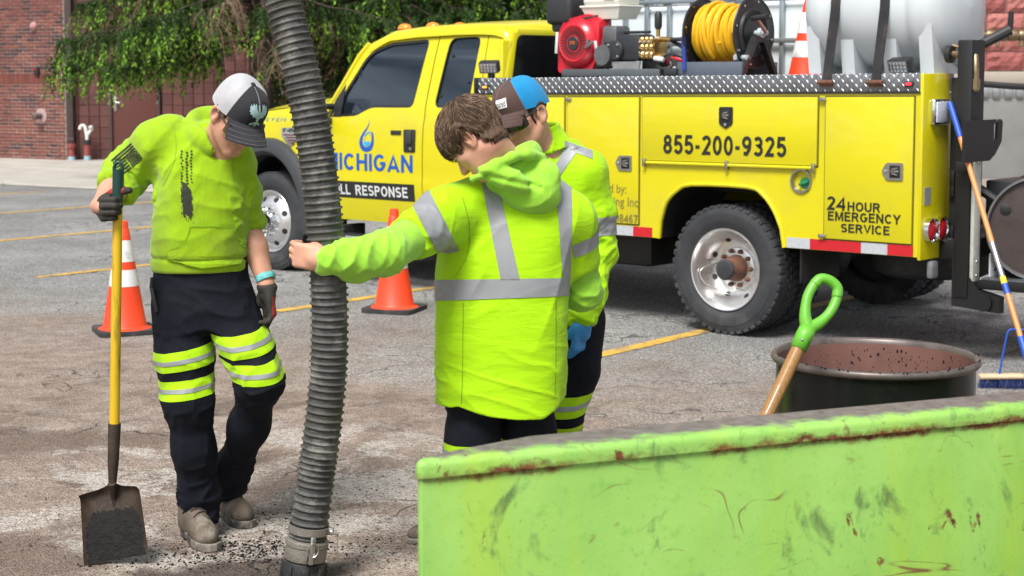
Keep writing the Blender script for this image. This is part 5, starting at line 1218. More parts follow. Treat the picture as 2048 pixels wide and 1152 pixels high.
# ================================================================== implicit-surface toolkit for people and cloth
def pt(px, py, Y):
    """world point seen at photo pixel (px, py) at distance Y"""
    u = (px - 1024) / 3132.76; v = (397.5 - py) / 3132.76; c, s = math.cos(.0779), math.sin(.0779)
    r = np.array([u, c + v * s, -s + v * c]); return np.array([0, 0, 1.62]) + r * (Y / r[1])
def nrm(v): v = np.array(v, float); return v / np.linalg.norm(v)
def basis(f, u):
    """columns: left, forward, up"""
    f = nrm(f); u = np.array(u, float); u = nrm(u - f * u.dot(f)); l = np.cross(u, f); return np.stack([l, f, u], 1)
def smin(a, b, k):
    h = np.maximum(k - np.abs(a - b), 0) / k; return np.minimum(a, b) - h * h * k * .25
def smax(a, b, k): return -smin(-a, -b, k)
def cone_(P, a, b, ra, rb):
    a = np.array(a, float); b = np.array(b, float); ba = b - a; t = np.clip(((P - a) @ ba) / ba.dot(ba), 0, 1)
    return np.linalg.norm(P - a - t[:, None] * ba, axis=1) - (ra + (rb - ra) * t)
def chain(P, pts, rs, k=.02):
    d = None
    for i in range(len(pts) - 1):
        e = cone_(P, pts[i], pts[i+1], rs[i], rs[i+1]); d = e if d is None else smin(d, e, k)
    return d
def ell(P, c, r, R=None):
    p = P - np.array(c, float)
    if R is not None: p = p @ R
    r = np.array(r, float); k0 = np.linalg.norm(p / r, axis=1); k1 = np.linalg.norm(p / (r * r), axis=1) + 1e-9
    return k0 * (k0 - 1) / k1
def rbox(P, c, h, R=None, r=.01):
    p = P - np.array(c, float)
    if R is not None: p = p @ R
    q = np.abs(p) - (np.array(h, float) - r); return np.linalg.norm(np.maximum(q, 0), axis=1) + np.minimum(q.max(1), 0) - r
def stack(P, rows, ang=0., top=None, bot=None, exps=2.3):
    """body built of super-elliptic slices: rows (z, cx, cy, a, b), ascending z; ang turns the slices"""
    Z = np.array([r[0] for r in rows]); z = np.clip(P[:, 2], Z[0], Z[-1])
    g = [np.interp(z, Z, [r[k] for r in rows]) for k in range(1, 5)]
    dx = P[:, 0] - g[0]; dy = P[:, 1] - g[1]; c, s = math.cos(ang), math.sin(ang)
    x = dx * c + dy * s; y = -dx * s + dy * c
    q = (np.abs(x / g[2]) ** exps + np.abs(y / g[3]) ** exps) ** (1 / exps)
    d = (q - 1) * np.minimum(g[2], g[3])
    return np.maximum(d, np.maximum(P[:, 2] - Z[-1], Z[0] - P[:, 2]))
def smooth_rows(rows, n=4):
    return [tuple(p) for p in catmull([np.array(r) for r in rows], n)]
_PERM = np.random.default_rng(5).permutation(256); _PERM = np.concatenate([_PERM, _PERM, _PERM])
_GR = np.random.default_rng(6).normal(0, 1, (256, 3)); _GR /= np.linalg.norm(_GR, axis=1)[:, None]
def gnoise(P):
    i = np.floor(P).astype(int); f = P - i; u = f * f * f * (f * (f * 6 - 15) + 10); i &= 255; out = 0
    for dx in (0, 1):
        for dy in (0, 1):
            for dz in (0, 1):
                h = _PERM[_PERM[_PERM[(i[:, 0] + dx) & 255] + ((i[:, 1] + dy) & 255)] + ((i[:, 2] + dz) & 255)]
                g = _GR[h]; d = (g * (f - np.array([dx, dy, dz]))).sum(1)
                w = (u[:, 0] if dx else 1 - u[:, 0]) * (u[:, 1] if dy else 1 - u[:, 1]) * (u[:, 2] if dz else 1 - u[:, 2]); out = out + w * d
    return out
def folds(P, freq, axis, stretch, amp, seed=0, sharp=1.6):
    """creases running along `axis`: ridged noise, long in that direction"""
    a = nrm(axis); q = P + seed * 3.17; q = q - np.outer(q @ a, a) * (1 - 1 / stretch)
    w = gnoise(q * freq * .5 + 9.1)[:, None] * .6
    n = gnoise(q * freq + w); r = np.clip(1 - np.abs(n) * 2.6, 0, 1) ** (sharp * 1.5)
    return -amp * (1.25 * r - .35 + .55 * gnoise(q * freq * .6 + 4.4))
def nets(fn, lo, hi, h, refine=1, margin=.012):
    """naive surface nets over a block-sparse grid"""
    lo = np.array(lo, float); hi = np.array(hi, float); B = 8
    nb = np.ceil((hi - lo) / (h * B)).astype(int); n = nb * B + 1
    D = np.ones(n, np.float32)
    gi = np.stack(np.meshgrid(*[np.arange(k) for k in nb], indexing='ij'), -1).reshape(-1, 3)
    cen = lo + (gi + .5) * B * h; dc = fn(cen); act = np.abs(dc) < B * h * .9 * 1.35 + margin
    # sign fill of inactive blocks
    for (i, j, k), s in zip(gi[~act], np.sign(dc[~act])):
        if s < 0: D[i*B:i*B+B+1, j*B:j*B+B+1, k*B:k*B+B+1] = -1
    off = np.stack(np.meshgrid(*[np.arange(B + 1)] * 3, indexing='ij'), -1).reshape(-1, 3)
    A = gi[act]
    for s0 in range(0, len(A), 500):
        blk = A[s0:s0+500]; idx = (blk[:, None, :] * B + off[None]).reshape(-1, 3); D[idx[:, 0], idx[:, 1], idx[:, 2]] = fn(lo + idx * h)
    S = D < 0
    c = np.zeros(n - 1, np.int8)
    for dx in (0, 1):
        for dy in (0, 1):
            for dz in (0, 1): c += S[dx:n[0]-1+dx, dy:n[1]-1+dy, dz:n[2]-1+dz]
    cells = np.argwhere((c > 0) & (c < 8)); vid = -np.ones(n - 1, np.int64); vid[tuple(cells.T)] = np.arange(len(cells))
    acc = np.zeros((len(cells), 3)); cnt = np.zeros(len(cells))
    corners = [(a, b, d) for a in (0, 1) for b in (0, 1) for d in (0, 1)]
    for c0 in corners:
        for ax in range(3):
            if c0[ax] == 0:
                c1 = list(c0); c1[ax] = 1
                i0 = cells + np.array(c0); i1 = cells + np.array(c1); d0 = D[tuple(i0.T)]; d1 = D[tuple(i1.T)]; m = (d0 < 0) != (d1 < 0)
                t = np.where(m, d0 / np.where(d0 == d1, 1, d0 - d1), 0); p = np.array(c0, float)[None].repeat(len(cells), 0); p[:, ax] += t
                acc += p * m[:, None]; cnt += m
    V = lo + (cells + acc / np.maximum(cnt, 1)[:, None]) * h
    F = []
    for ax in range(3):
        a1, a2 = (ax + 1) % 3, (ax + 2) % 3
        sl0 = [slice(None)] * 3; sl1 = [slice(None)] * 3; sl0[ax] = slice(0, n[ax] - 1); sl1[ax] = slice(1, n[ax])
        s0 = S[tuple(sl0)]; s1 = S[tuple(sl1)]; e = np.argwhere(s0 != s1)
        e = e[(e[:, a1] > 0) & (e[:, a2] > 0) & (e[:, a1] < n[a1] - 1) & (e[:, a2] < n[a2] - 1)]
        if not len(e): continue
        def v(o1, o2):
            q = e.copy(); q[:, a1] -= o1; q[:, a2] -= o2; return vid[tuple(q.T)]
        quad = np.stack([v(1, 1), v(0, 1), v(0, 0), v(1, 0)], 1); inside = s0[tuple(e.T)]
        quad[~inside] = quad[~inside][:, ::-1]; F.append(quad)
    F = np.concatenate(F)
    for _ in range(refine):
        d = fn(V); g = np.stack([fn(V + np.eye(3)[k] * 1e-4) - d for k in range(3)], 1) / 1e-4
        V = V - g * np.clip(d / ((g * g).sum(1) + 1e-6), -h, h)[:, None]
    return V, F
def keep_main(V, F):
    return V, F
class Garment:
    """mesh of an implicit surface plus a BVH so that prints and bands can be laid on it"""
    def __init__(s, name, fn, lo, hi, h, m, root, refine=1, drop=None, det=None):
        V, F = nets(fn, lo, hi, h, refine)
        if det is not None:
            d = fn(V); g = np.stack([fn(V + np.eye(3)[k] * 5e-4) - d for k in range(3)], 1); g /= np.linalg.norm(g, axis=1)[:, None] + 1e-9
            V = V - g * det(V)[:, None]
        if drop is not None:
            bad = drop(V); keep = ~bad[F].any(1); F = F[keep]; used = np.unique(F); mp_ = -np.ones(len(V), int); mp_[used] = np.arange(len(used)); V = V[used]; F = mp_[F]
        s.V, s.F = V, F; s.root = root; s.o = np.array(root.location)
        s.ob = link_mesh(name, V - s.o, F, m, root, 180); s._b = None
    @property
    def bvh(s):
        if s._b is None: s._b = BVHTree.FromPolygons([Vector(v) for v in s.V], [tuple(f) for f in s.F])
        return s._b
    def cut(s, name, m, planes, off=.0022, parent=None, extra=None):
        """piece of this surface between planes [(point, normal)] (kept side is along the normal), lifted by off"""
        bm = bmesh.new(); F = s.F
        d = np.ones(len(s.V), bool)
        for p, n in planes: d &= ((s.V - np.array(p)) @ nrm(n)) > -.012
        if extra is not None: d &= extra(s.V)
        sel = d[F].any(1); F = F[sel]; used = np.unique(F); mp_ = {int(u): i for i, u in enumerate(used)}
        vs_ = [bm.verts.new(s.V[u]) for u in used]
        for f in F:
            try: bm.faces.new([vs_[mp_[int(i)]] for i in f])
            except ValueError: pass
        for p, n in planes:
            bmesh.ops.bisect_plane(bm, geom=bm.verts[:] + bm.edges[:] + bm.faces[:], plane_co=Vector(p), plane_no=Vector(n), clear_inner=True)
        bm.normal_update(); nr = {v: v.normal.copy() for v in bm.verts}
        for v in bm.verts: v.co = v.co + nr[v] * off
        bm.verts.index_update(); V = [tuple(Vector(v.co) - Vector(s.o)) for v in bm.verts]; F = [tuple(v.index for v in f.verts) for f in bm.faces]; bm.free()
        return link_mesh(name, V, F, m, parent or s.ob, 60) if F else None
    def lay(s, name, m, V, F, origin, right, up, view, off=.002, parent=None, refine=.012):
        """flat artwork (V in the xy plane) projected along `view` onto the surface"""
        V = [tuple(p) for p in V]
        if refine:
            bm = bmesh.new(); vv = [bm.verts.new((p[0], p[1], 0)) for p in V]
            for f in F:
                try: bm.faces.new([vv[i] for i in f])
                except ValueError: pass
            for ax in (0, 1):
                lo = min(p[ax] for p in V); hi = max(p[ax] for p in V); q = lo + refine
                nn = [0, 0, 0]; nn[ax] = 1
                while q < hi:
                    co = [0, 0, 0]; co[ax] = q; bmesh.ops.bisect_plane(bm, geom=bm.verts[:] + bm.edges[:] + bm.faces[:], plane_co=co, plane_no=nn); q += refine
            bm.verts.index_update(); V = [tuple(v.co) for v in bm.verts]; F = [tuple(v.index for v in f.verts) for f in bm.faces]; bm.free()
        right = nrm(right); up = nrm(up); view = Vector(nrm(view)); o = np.array(origin, float); out = []; ok = []
        for x, y, *_ in V:
            q = Vector(o + right * x + up * y) - view * .5; h = s.bvh.ray_cast(q, view, 1.5)
            if h[0] is None: ok.append(False); out.append((0, 0, 0))
            else: ok.append(True); out.append(tuple(h[0] + h[1] * off - Vector(s.o)))
        F = [f for f in F if all(ok[i] for i in f)]
        used = sorted({i for f in F for i in f}); mp_ = {u: i for i, u in enumerate(used)}
        return link_mesh(name, [out[u] for u in used], [tuple(mp_[i] for i in f) for f in F], m, parent or s.ob, 0)
# ------------------------------------------------------------------ fabrics and skin
def fabric(name, col, rough=.85, var=.08, vs=5, weave=700, bump=.25, dirt=None, dirt_amt=.4, dirt_scale=4., dirt_lo=.55, dirt_hi=.75, sheen=.25, crease=.2, cs=13, cst=(1, 1, .4)):
    m = mat(name, col, rough, var=var, vs=vs, dirt=dirt, dirt_amt=dirt_amt, dirt_scale=dirt_scale, dirt_lo=dirt_lo, dirt_hi=dirt_hi, sheen=sheen, spec=.2)
    n = m.node_tree.nodes; L = m.node_tree.links; b = n['Principled BSDF']; t = n.new('ShaderNodeTexCoord')
    q = n.new('ShaderNodeTexNoise'); q.inputs['Scale'].default_value = weave; q.inputs['Detail'].default_value = 2; L.new(t.outputs['Object'], q.inputs['Vector'])
    mp_ = n.new('ShaderNodeMapping'); mp_.inputs['Scale'].default_value = cst; L.new(t.outputs['Object'], mp_.inputs[0])
    q2 = n.new('ShaderNodeTexNoise'); q2.inputs['Scale'].default_value = cs; q2.inputs['Detail'].default_value = 4; q2.inputs['Distortion'].default_value = 1.2; q2.inputs['Roughness'].default_value = .55; L.new(mp_.outputs[0], q2.inputs['Vector'])
    b1 = n.new('ShaderNodeBump'); b1.inputs['Strength'].default_value = bump; b1.inputs['Distance'].default_value = .002; L.new(q.outputs['Fac'], b1.inputs['Height'])
    b2 = n.new('ShaderNodeBump'); b2.inputs['Strength'].default_value = crease; b2.inputs['Distance'].default_value = .03; L.new(q2.outputs['Fac'], b2.inputs['Height']); L.new(b1.outputs[0], b2.inputs['Normal']); L.new(b2.outputs[0], b.inputs['Normal'])
    return m
LIME_H = fabric('lime_fleece', (.275, .46, .006), .9, .10, 6, 900, .3, dirt=(.16, .17, .04), dirt_amt=.55, dirt_scale=5.5, dirt_lo=.53, dirt_hi=.78)
LIME_S = fabric('lime_shirt', (.37, .68, .003), .7, .05, 4, 1100, .12, dirt=(.26, .40, .03), dirt_amt=.25, dirt_scale=6, dirt_lo=.58, dirt_hi=.78, sheen=.1, crease=.16, cs=9, cst=(.6, 1, 2.2))
LIME_P = fabric('pale_lime_fleece', (.30, .62, .045), .92, .07, 7, 900, .35, dirt=(.22, .34, .07), dirt_amt=.4, dirt_scale=9, dirt_lo=.56, dirt_hi=.74)
NAVY = fabric('navy_twill', (.0060, .0075, .0135), .85, .25, 5, 900, .25, dirt=(.026, .025, .026), dirt_amt=.5, dirt_scale=4, dirt_lo=.5, dirt_hi=.8, sheen=.0)
mat('tape_grey', (.29, .30, .315), .5, .15, var=.07, vs=12, bump=.1, bs=300, spec=.4); fabric('band_lime', (.38, .66, .005), .7, .05, 8, 900, .15, sheen=.1)
mat('skin', (.56, .30, .205), .5, var=.14, vs=18, sss=.10, bump=.15, bs=260, spec=.35, dirt=(.50, .17, .12), dirt_amt=.5, dirt_scale=11, dirt_lo=.48, dirt_hi=.78)
mat('print_black', (.022, .026, .016), .8, var=.3, vs=40)
mat('eye_white', (.62, .58, .54), .25, var=.05); mat('hair_brown', (.088, .055, .036), .65, var=.4, vs=30, spec=.2); mat('hair_dark', (.020, .013, .010), .7, var=.3, vs=30)
# ------------------------------------------------------------------ anatomy
def nearby(P, c, r, fn):
    """evaluate fn only inside a sphere, a plain distance outside"""
    D = np.linalg.norm(P - np.array(c), axis=1); m = D < r; out = D - r * .55
    if m.any(): out[m] = fn(P[m])
    return out
def head_fn(P, c, R, s=1.0): return nearby(P, c, .21, lambda Q: head_full(Q, c, R, s))
def head_full(P, c, R, s):
    p = ((P - np.array(c)) @ R) / s; x = np.abs(p[:, 0]); q = p.copy(); q[:, 0] = x
    d = ell(p, (0, -.012, .045), (.075, .096, .082))
    d = smin(d, ell(p, (0, .030, -.030), (.060, .066, .084)), .03)
    d = smin(d, cone_(q, (.052, .002, -.045), (.016, .074, -.098), .020, .019), .03)          # jaw
    d = smin(d, ell(p, (0, .080, -.096), (.020, .017, .017)), .02)
    d = smin(d, ell(q, (.044, .060, -.012), (.022, .022, .020)), .025)                          # cheekbone
    d = smin(d, ell(q, (.024, .084, .030), (.026, .012, .010)), .016)                           # brow
    d = smax(d, -ell(q, (.031, .103, .010), (.017, .016, .013)), .012)                          # socket
    d = smin(d, ell(q, (.031, .079, .009), (.0135, .0135, .0125)), .004)
    d = smin(d, cone_(p, (0, .090, .014), (0, .112, -.026), .008, .012), .012)                  # nose
    d = smin(d, ell(q, (.011, .101, -.030), (.009, .012, .008)), .008)
    d = smin(d, ell(p, (0, .089, -.0575), (.024, .010, .0055)), .006)                           # lips
    d = smin(d, ell(p, (0, .088, -.0685), (.021, .011, .0065)), .006)
    d = smax(d, -ell(p, (0, .1005, -.0625), (.024, .006, .0016)), .003)
    e = ell(q, (.0800, -.010, -.003), (.0095, .022, .035), basis((-.25, 1, .12), (.12, -.1, 1)))  # ear
    e = smin(e, ell(q, (.076, -.002, -.030), (.007, .010, .010)), .008)
    e = smax(e, -ell(q, (.0875, -.005, -.001), (.0085, .0125, .021)), .004)
    return smin(d, e, .008) * s
def hand_fn(P, w, *a, **k): return nearby(P, w, .26, lambda Q: hand_full(Q, w, *a, **k))
def hand_full(P, w, d, n, curls, thumb=(.3, .5, .2), side=1, sc=1.0, k=.006, fat=1.0, spread=.0):
    """w wrist, d towards the knuckles, n out of the palm; side=+1 when (thumb direction) = d x n"""
    d = nrm(d); n = np.array(n, float); n = nrm(n - d * n.dot(d)); t = np.cross(d, n) * side; w = np.array(w, float)
    R = np.stack([t, d, n], 1)
    p = (P - w) @ R / sc
    D = rbox(p, (0, .050, 0), (.040, .050, .0135), None, .012); D = smin(D, cone_(p, (0, -.03, 0), (0, .02, 0), .026, .028), .02)
    D = smin(D, ell(p, (.026, .035, .010), (.017, .032, .014)), .012); D = smin(D, ell(p, (-.026, .04, .008), (.013, .036, .012)), .012)
    F = None
    for i, (x, L, r) in enumerate(((.030, .074, .0088), (.010, .082, .0092), (-.0105, .076, .0088), (-.0295, .060, .0078))):
        y0 = .098 - (.004 if i == 0 else .0 if i == 1 else .004 if i == 2 else .013); a = np.array([x, y0 - .012, 0.]); ang = 0; pts = [a]; pt_ = np.array([x, y0, -.001]); pts.append(pt_)
        cu = curls[i] if hasattr(curls[0], '__len__') else curls
        for seg, c in zip((.46, .30, .26), cu):
            ang += c; pt_ = pt_ + np.array([spread * (1.5 - i) * .3 * math.cos(ang), math.cos(ang), math.sin(ang)]) * L * seg; pts.append(pt_)
        e = chain(p, pts, [r * 1.12 * fat, r * 1.12 * fat, r * 1.02 * fat, r * .95 * fat, r * .82 * fat], .003)
        F = e if F is None else smin(F, e, .0025)
    D = smin(D, F, k)
    a, b, c = thumb      # spread from the index, bend over the palm, tip bend
    base = np.array([.028, .018, .008]); dr = nrm([math.sin(a) * math.cos(b), math.cos(a) * math.cos(b), math.sin(b)]); m1 = base + dr * .042; dr2 = nrm([dr[0] * math.cos(c) * .7, dr[1], dr[2] + math.sin(c)]); m2 = m1 + dr2 * .033; dr3 = nrm([dr2[0] * .5, dr2[1], dr2[2] + math.sin(c) * .6]); m3 = m2 + dr3 * .026
    D = smin(D, chain(p, [base, m1, m2, m3], [.015 * fat, .0125 * fat, .0112 * fat, .0092 * fat], .004), .008)
    return D * sc
def cap(root, par, c, R, s, m_front, m_back, m_brim, front_ang=62, droop=.03, thread=(.20, .19, .20)):
    """trucker cap in the head frame; returns objects and a map (theta, v)->world on the crown"""
    c = np.array(c, float); o = np.array(root.location)
    def crown(th, v):        # th 0 = front, v 0 rim .. 1 top
        v = min(1., max(0., v))
        zr = .047 * (.5 + .5 * math.cos(th)) ** 1.2 + .004
        a = v * PI / 2; e = .72 + .06 * math.cos(th)
        rr = max(0., math.cos(a)) ** e
        x = .0845 * math.sin(th) * rr; y = -.010 + .106 * math.cos(th) * rr + .006 * math.cos(th) * math.sin(a * 2)
        z = zr + (.140 - zr) * math.sin(a) ** (1.0 if math.cos(th) < 0 else .86)
        return np.array([x, y, z])
    def W(p): return c + R @ (p * s) - o
    nT, nV = 72, 16; parts = {}
    for nm, a0, a1, m in (('cap_front', -front_ang, front_ang, m_front), ('cap_back', front_ang, 360 - front_ang, m_back)):
        k = max(8, int(nT * (a1 - a0) / 360)); V = []; F = []
        for j in range(nV + 1):
            for i in range(k + 1): V.append(W(crown(rad(a0 + (a1 - a0) * i / k), j / nV)))
        for j in range(nV):
            for i in range(k): a = j * (k + 1) + i; F.append((a, a + k + 1, a + k + 2, a + 1))
        # inner rim so that the edge has thickness
        n0 = len(V)
        for i in range(k + 1): q = crown(rad(a0 + (a1 - a0) * i / k), 0); V.append(W(q * np.array([.95, .95, 1]) + np.array([0, 0, .004])))
        for i in range(k): F.append((i, i + 1, n0 + i + 1, n0 + i))
        parts[nm] = link_mesh(nm, V, F, m, root, 60)
    mb = MB(); mb.lathe([(0, .006), (.006, .005), (.009, .001), (.009, -.002)], 14, Matrix.Translation(W(crown(0, 1) + np.array([0, 0, .0]))) @ Matrix(R.tolist()).to_4x4(), False); mb.build('cap_button', m_front, parts['cap_front'])
    # brim
    nu, nv = 28, 10; V = []; F = []
    def br(u, v, dz=0):
        th = u * rad(56); base = crown(th, 0.0); out = nrm([math.sin(th) * .30, 1, 0]); ln = .080 * (1 - .42 * abs(u) ** 2.4)
        p = base + out * ln * v * np.array([1, 1, 0]) + np.array([0, 0, -.020 * v - droop * (abs(u) ** 2) * (.10 + v) + dz + .002]); p[0] *= (1 - .10 * v); return p
    for dz in (0, -.0035):
        for j in range(nv + 1):
            for i in range(nu + 1): V.append(W(br(-1 + 2 * i / nu, j / nv, dz)))
    st = (nu + 1) * (nv + 1)
    for j in range(nv):
        for i in range(nu): a = j * (nu + 1) + i; F.append((a, a + nu + 1, a + nu + 2, a + 1)[::-1]); F.append((st + a, st + a + nu + 1, st + a + nu + 2, st + a + 1))
    for i in range(nu): a = nv * (nu + 1) + i; F.append((a, a + 1, st + a + 1, st + a)[::-1])
    brim = link_mesh('cap_brim', V, F, m_brim, root, 50)
    # stitching: seams down the front, rows round the brim
    sm = mat('cap_thread', thread, .8, var=.1)
    for th in (-front_ang, front_ang):
        mb = MB(); mb.tube([W(crown(rad(th), v) * 1.006) for v in np.linspace(0, 1, 16)], .0009, 5); mb.build('seam', sm, parts['cap_front'])
    for dth in (-2.2, 2.2):
        mb = MB(); mb.tube([W(crown(rad(dth * (1 - v * .5)), v) * 1.004) for v in np.linspace(0, .98, 16)], .0009, 5); mb.build('seam', sm, parts['cap_front'])
    for v in (.25, .5, .75, .93):
        mb = MB(); mb.tube([W(br(u, v, .0012)) for u in np.linspace(-.97, .97, 26)], .0005, 4); mb.build('brim_stitch', sm, brim)
    return parts, brim, crown, W
def cap_fabric(name, col, mesh=False):
    m = fabric(name, col, .85, .10, 18, 1400, .3, sheen=.1, crease=.05)
    if mesh:
        n = m.node_tree.nodes; L = m.node_tree.links; b = n['Principled BSDF']; t = n.new('ShaderNodeTexCoord')
        v = n.new('ShaderNodeTexVoronoi'); v.inputs['Scale'].default_value = 330; v.inputs['Randomness'].default_value = .15; L.new(t.outputs['Object'], v.inputs['Vector'])
        mr = n.new('ShaderNodeMapRange'); mr.inputs[1].default_value = .12; mr.inputs[2].default_value = .42; mr.inputs[3].default_value = .62; mr.inputs[4].default_value = 1.; L.new(v.outputs['Distance'], mr.inputs[0])
        mx = n.new('ShaderNodeMix'); mx.data_type = 'RGBA'; mx.blend_type = 'MULTIPLY'; mx.inputs[0].default_value = 1
        L.new(b.inputs['Base Color'].links[0].from_socket, mx.inputs[6]); L.new(mr.outputs[0], mx.inputs[7]); L.new(mx.outputs[2], b.inputs['Base Color'])
        bp = n.new('ShaderNodeBump'); bp.inputs['Strength'].default_value = .6; bp.inputs['Distance'].default_value = .002; L.new(v.outputs['Distance'], bp.inputs['Height']); L.new(bp.outputs[0], b.inputs['Normal'])
    return m
def boot(root, heel, toe, name='boot', hh=.12, shaft=None):
    """work boot standing with its sole on z = heel.z"""
    heel = np.array(heel, float); toe = np.array(toe, float); f = nrm([toe[0] - heel[0], toe[1] - heel[1], 0]); u = np.array([0, 0, 1.]); R = basis(f, u); L = np.linalg.norm((toe - heel)[:2]); s = L / .305
    def loc(P): return (P - heel) @ R / s
    def foot2(x, y, grow=0.):
        yy = np.clip(y, 0, .305); wdt = np.interp(yy, [0, .03, .08, .15, .21, .26, .29, .305], [.020, .034, .036, .040, .050, .047, .034, .012]) + grow
        cx = np.interp(yy, [0, .15, .305], [0, .0, .006]); d = np.abs(x - cx) - wdt; return np.maximum(d, np.maximum(-y - grow, y - .305 - grow)) 
    def upper(P):
        p = loc(P)
        d = ell(p, (0, .215, .052), (.049, .088, .048)); d = smin(d, ell(p, (0, .120, .06), (.041, .105, .058)), .03); d = smin(d, ell(p, (0, .045, .06), (.040, .05, .058)), .03)
        d = smin(d, cone_(p, (0, .052, .06), (0, .040, .165), .042, .046), .03); d = smin(d, ell(p, (0, .115, .095), (.033, .055, .032)), .03)
        d = smax(d, -ell(p, (0, .04, .178), (.036, .036, .03)), .01)
        return smax(d, .024 - p[:, 2], .006) * s
    def sole(P):
        p = loc(P); g = np.where(p[:, 2] < .03, .004, 0.)
        d = np.maximum(foot2(p[:, 0], p[:, 1], .004), np.abs(p[:, 2] - .016) - .016); arch = ell(p, (0, .115, -.004), (.08, .028, .014)); d = np.maximum(d, -arch)
        return smax(d, foot2(p[:, 0], p[:, 1], .004), .004) * s
    lo = np.minimum(heel, toe) - .09; hi = np.maximum(heel, toe) + .09; lo[2] = heel[2] - .02; hi[2] = heel[2] + .22
    g = Garment(name, upper, lo, hi, .005, 'boot_leather', root, 1, det=lambda P: .0016 * gnoise(loc(P) * 45) + folds(loc(P), 30, (1, 0, .1), 4, .0028, 3) * np.exp(-((loc(P)[:, 1] - .165) / .03) ** 2))
    g2 = Garment('sole', sole, lo, hi, .004, 'boot_sole', root, 1); g2.ob.parent = g.ob
    # laces and eyelet flaps laid on the leather
    for i in range(5):
        y = .085 + i * .020; pts = []
        for x in np.linspace(-.027, .027, 7):
            q = heel + R @ (np.array([x, y + (.006 if i % 2 else -.006) * x / .027, .25]) * s); hh_ = g.bvh.ray_cast(Vector(q), Vector((0, 0, -1)), .4)
            if hh_[0] is not None: pts.append(np.array(hh_[0]) + np.array([0, 0, .0028]) - g.o)
        if len(pts) > 2: mb = MB(); mb.tube(pts, .0030, 5); mb.build('lace', 'boot_lace', g.ob)
    return g
mat('boot_leather', (.115, .088, .066), .75, var=.3, vs=16, bump=.4, bs=110, dirt=(.27, .24, .20), dirt_amt=.8, dirt_scale=11, dirt_lo=.50, dirt_hi=.66); mat('boot_sole', (.055, .050, .045), .85, var=.3, vs=12, dirt=(.30, .26, .22), dirt_amt=.7, dirt_scale=14, dirt_lo=.45, dirt_hi=.6); mat('boot_lace', (.05, .036, .024), .85, var=.2)
mat('glove_black', (.028, .025, .020), .75, var=.35, vs=30, bump=.3, bs=220); mat('glove_red', (.20, .016, .014), .7, var=.3, vs=25); mat('nitrile_blue', (.03, .23, .55), .42, var=.12, vs=20, bump=.25, bs=90)
# ================================================================== worker A: lime hoodie, shovel
pA = empty('person', (pt(405, 1070, 5.45)[0], 5.42, 0), 0, 'worker in lime hoodie and white-backed cap standing with a yellow-handled shovel', 'person', 'workers in lime shirts')
hA = pt(472, 232, 5.30); RA = basis((.45, -.55, -.70), (.48, -.41, .77))
neckA = pt(438, 268, 5.40)
shR = pt(312, 287, 5.42); elR = pt(250, 354, 5.48); wrR = pt(200, 412, 5.235)
shL = pt(466, 318, 5.44); elL = pt(495, 448, 5.50); wrL = pt(533, 568, 5.42)
def rowsA(tab, Y, dep): return smooth_rows([(pt(0, y, Y)[2], pt((l + r) / 2, y, Y)[0], Y + dy, (pt(r, y, Y)[0] - pt(l, y, Y)[0]) / 2, dep_) for y, l, r, dy, dep_ in tab][::-1], 4)
torsoA = rowsA([(245, 356, 466, .02, .085), (270, 328, 476, .015, .105), (310, 314, 488, .01, .125), (360, 312, 494, .0, .135), (420, 311, 496, 0, .140), (480, 306, 495, 0, .142), (515, 305, 494, 0, .138), (541, 310, 488, 0, .128)], 5.44, 0)
waistA = rowsA([(505, 318, 490, 0, .112), (560, 306, 498, 0, .12), (610, 303, 506, 0, .122), (650, 305, 510, 0, .118)], 5.44, 0)
# right leg (viewer's left) straight; left leg bent, knee forward, foot back
legR = [pt(362, 610, 5.43), pt(369, 715, 5.40), pt(378, 800, 5.38), pt(388, 900, 5.41), pt(398, 985, 5.44), pt(401, 1030, 5.44)]; legRr = [.097, .090, .081, .070, .062, .060]
legL = [pt(455, 620, 5.43), pt(495, 700, 5.38), pt(518, 762, 5.35), pt(499, 850, 5.47), pt(468, 930, 5.60), pt(460, 972, 5.63)]; legLr = [.090, .080, .071, .064, .057, .056]
def trouA(P):
    d = smin(stack(P, waistA, 0), smin(chain(P, legR, legRr, .05), chain(P, legL, legLr, .05), .012), .05)
    return d
def trouA_det(P):
    z = P[:, 2]; d = 0
    near = lambda c, r: np.exp(-((P - c) ** 2).sum(1) / (r * r))
    d = d + folds(P, 20, (1, .2, .35), 3.0, .011, 1) * np.clip((.35 - z) / .25, 0, 1) + folds(P, 14, (1, 0, -.4), 2.5, .008, 4) * near(pt(440, 640, 5.38), .17)
    d = d + folds(P, 16, (1, .3, .5), 2.5, .011, 7) * near(legL[2], .13) + folds(P, 15, (1, 0, .2), 2.5, .008, 9) * near(legR[2], .13) + folds(P, 6, (.1, 0, 1), 4, .0055, 2)
    return d
loA = np.array([pt(285, 0, 5.3)[0], 5.1, -.02]); hiA = np.array([pt(585, 0, 5.4)[0], 5.85, 1.1])
gT = Garment('trousers', trouA, loA, hiA, .0065, NAVY, pA, det=trouA_det)
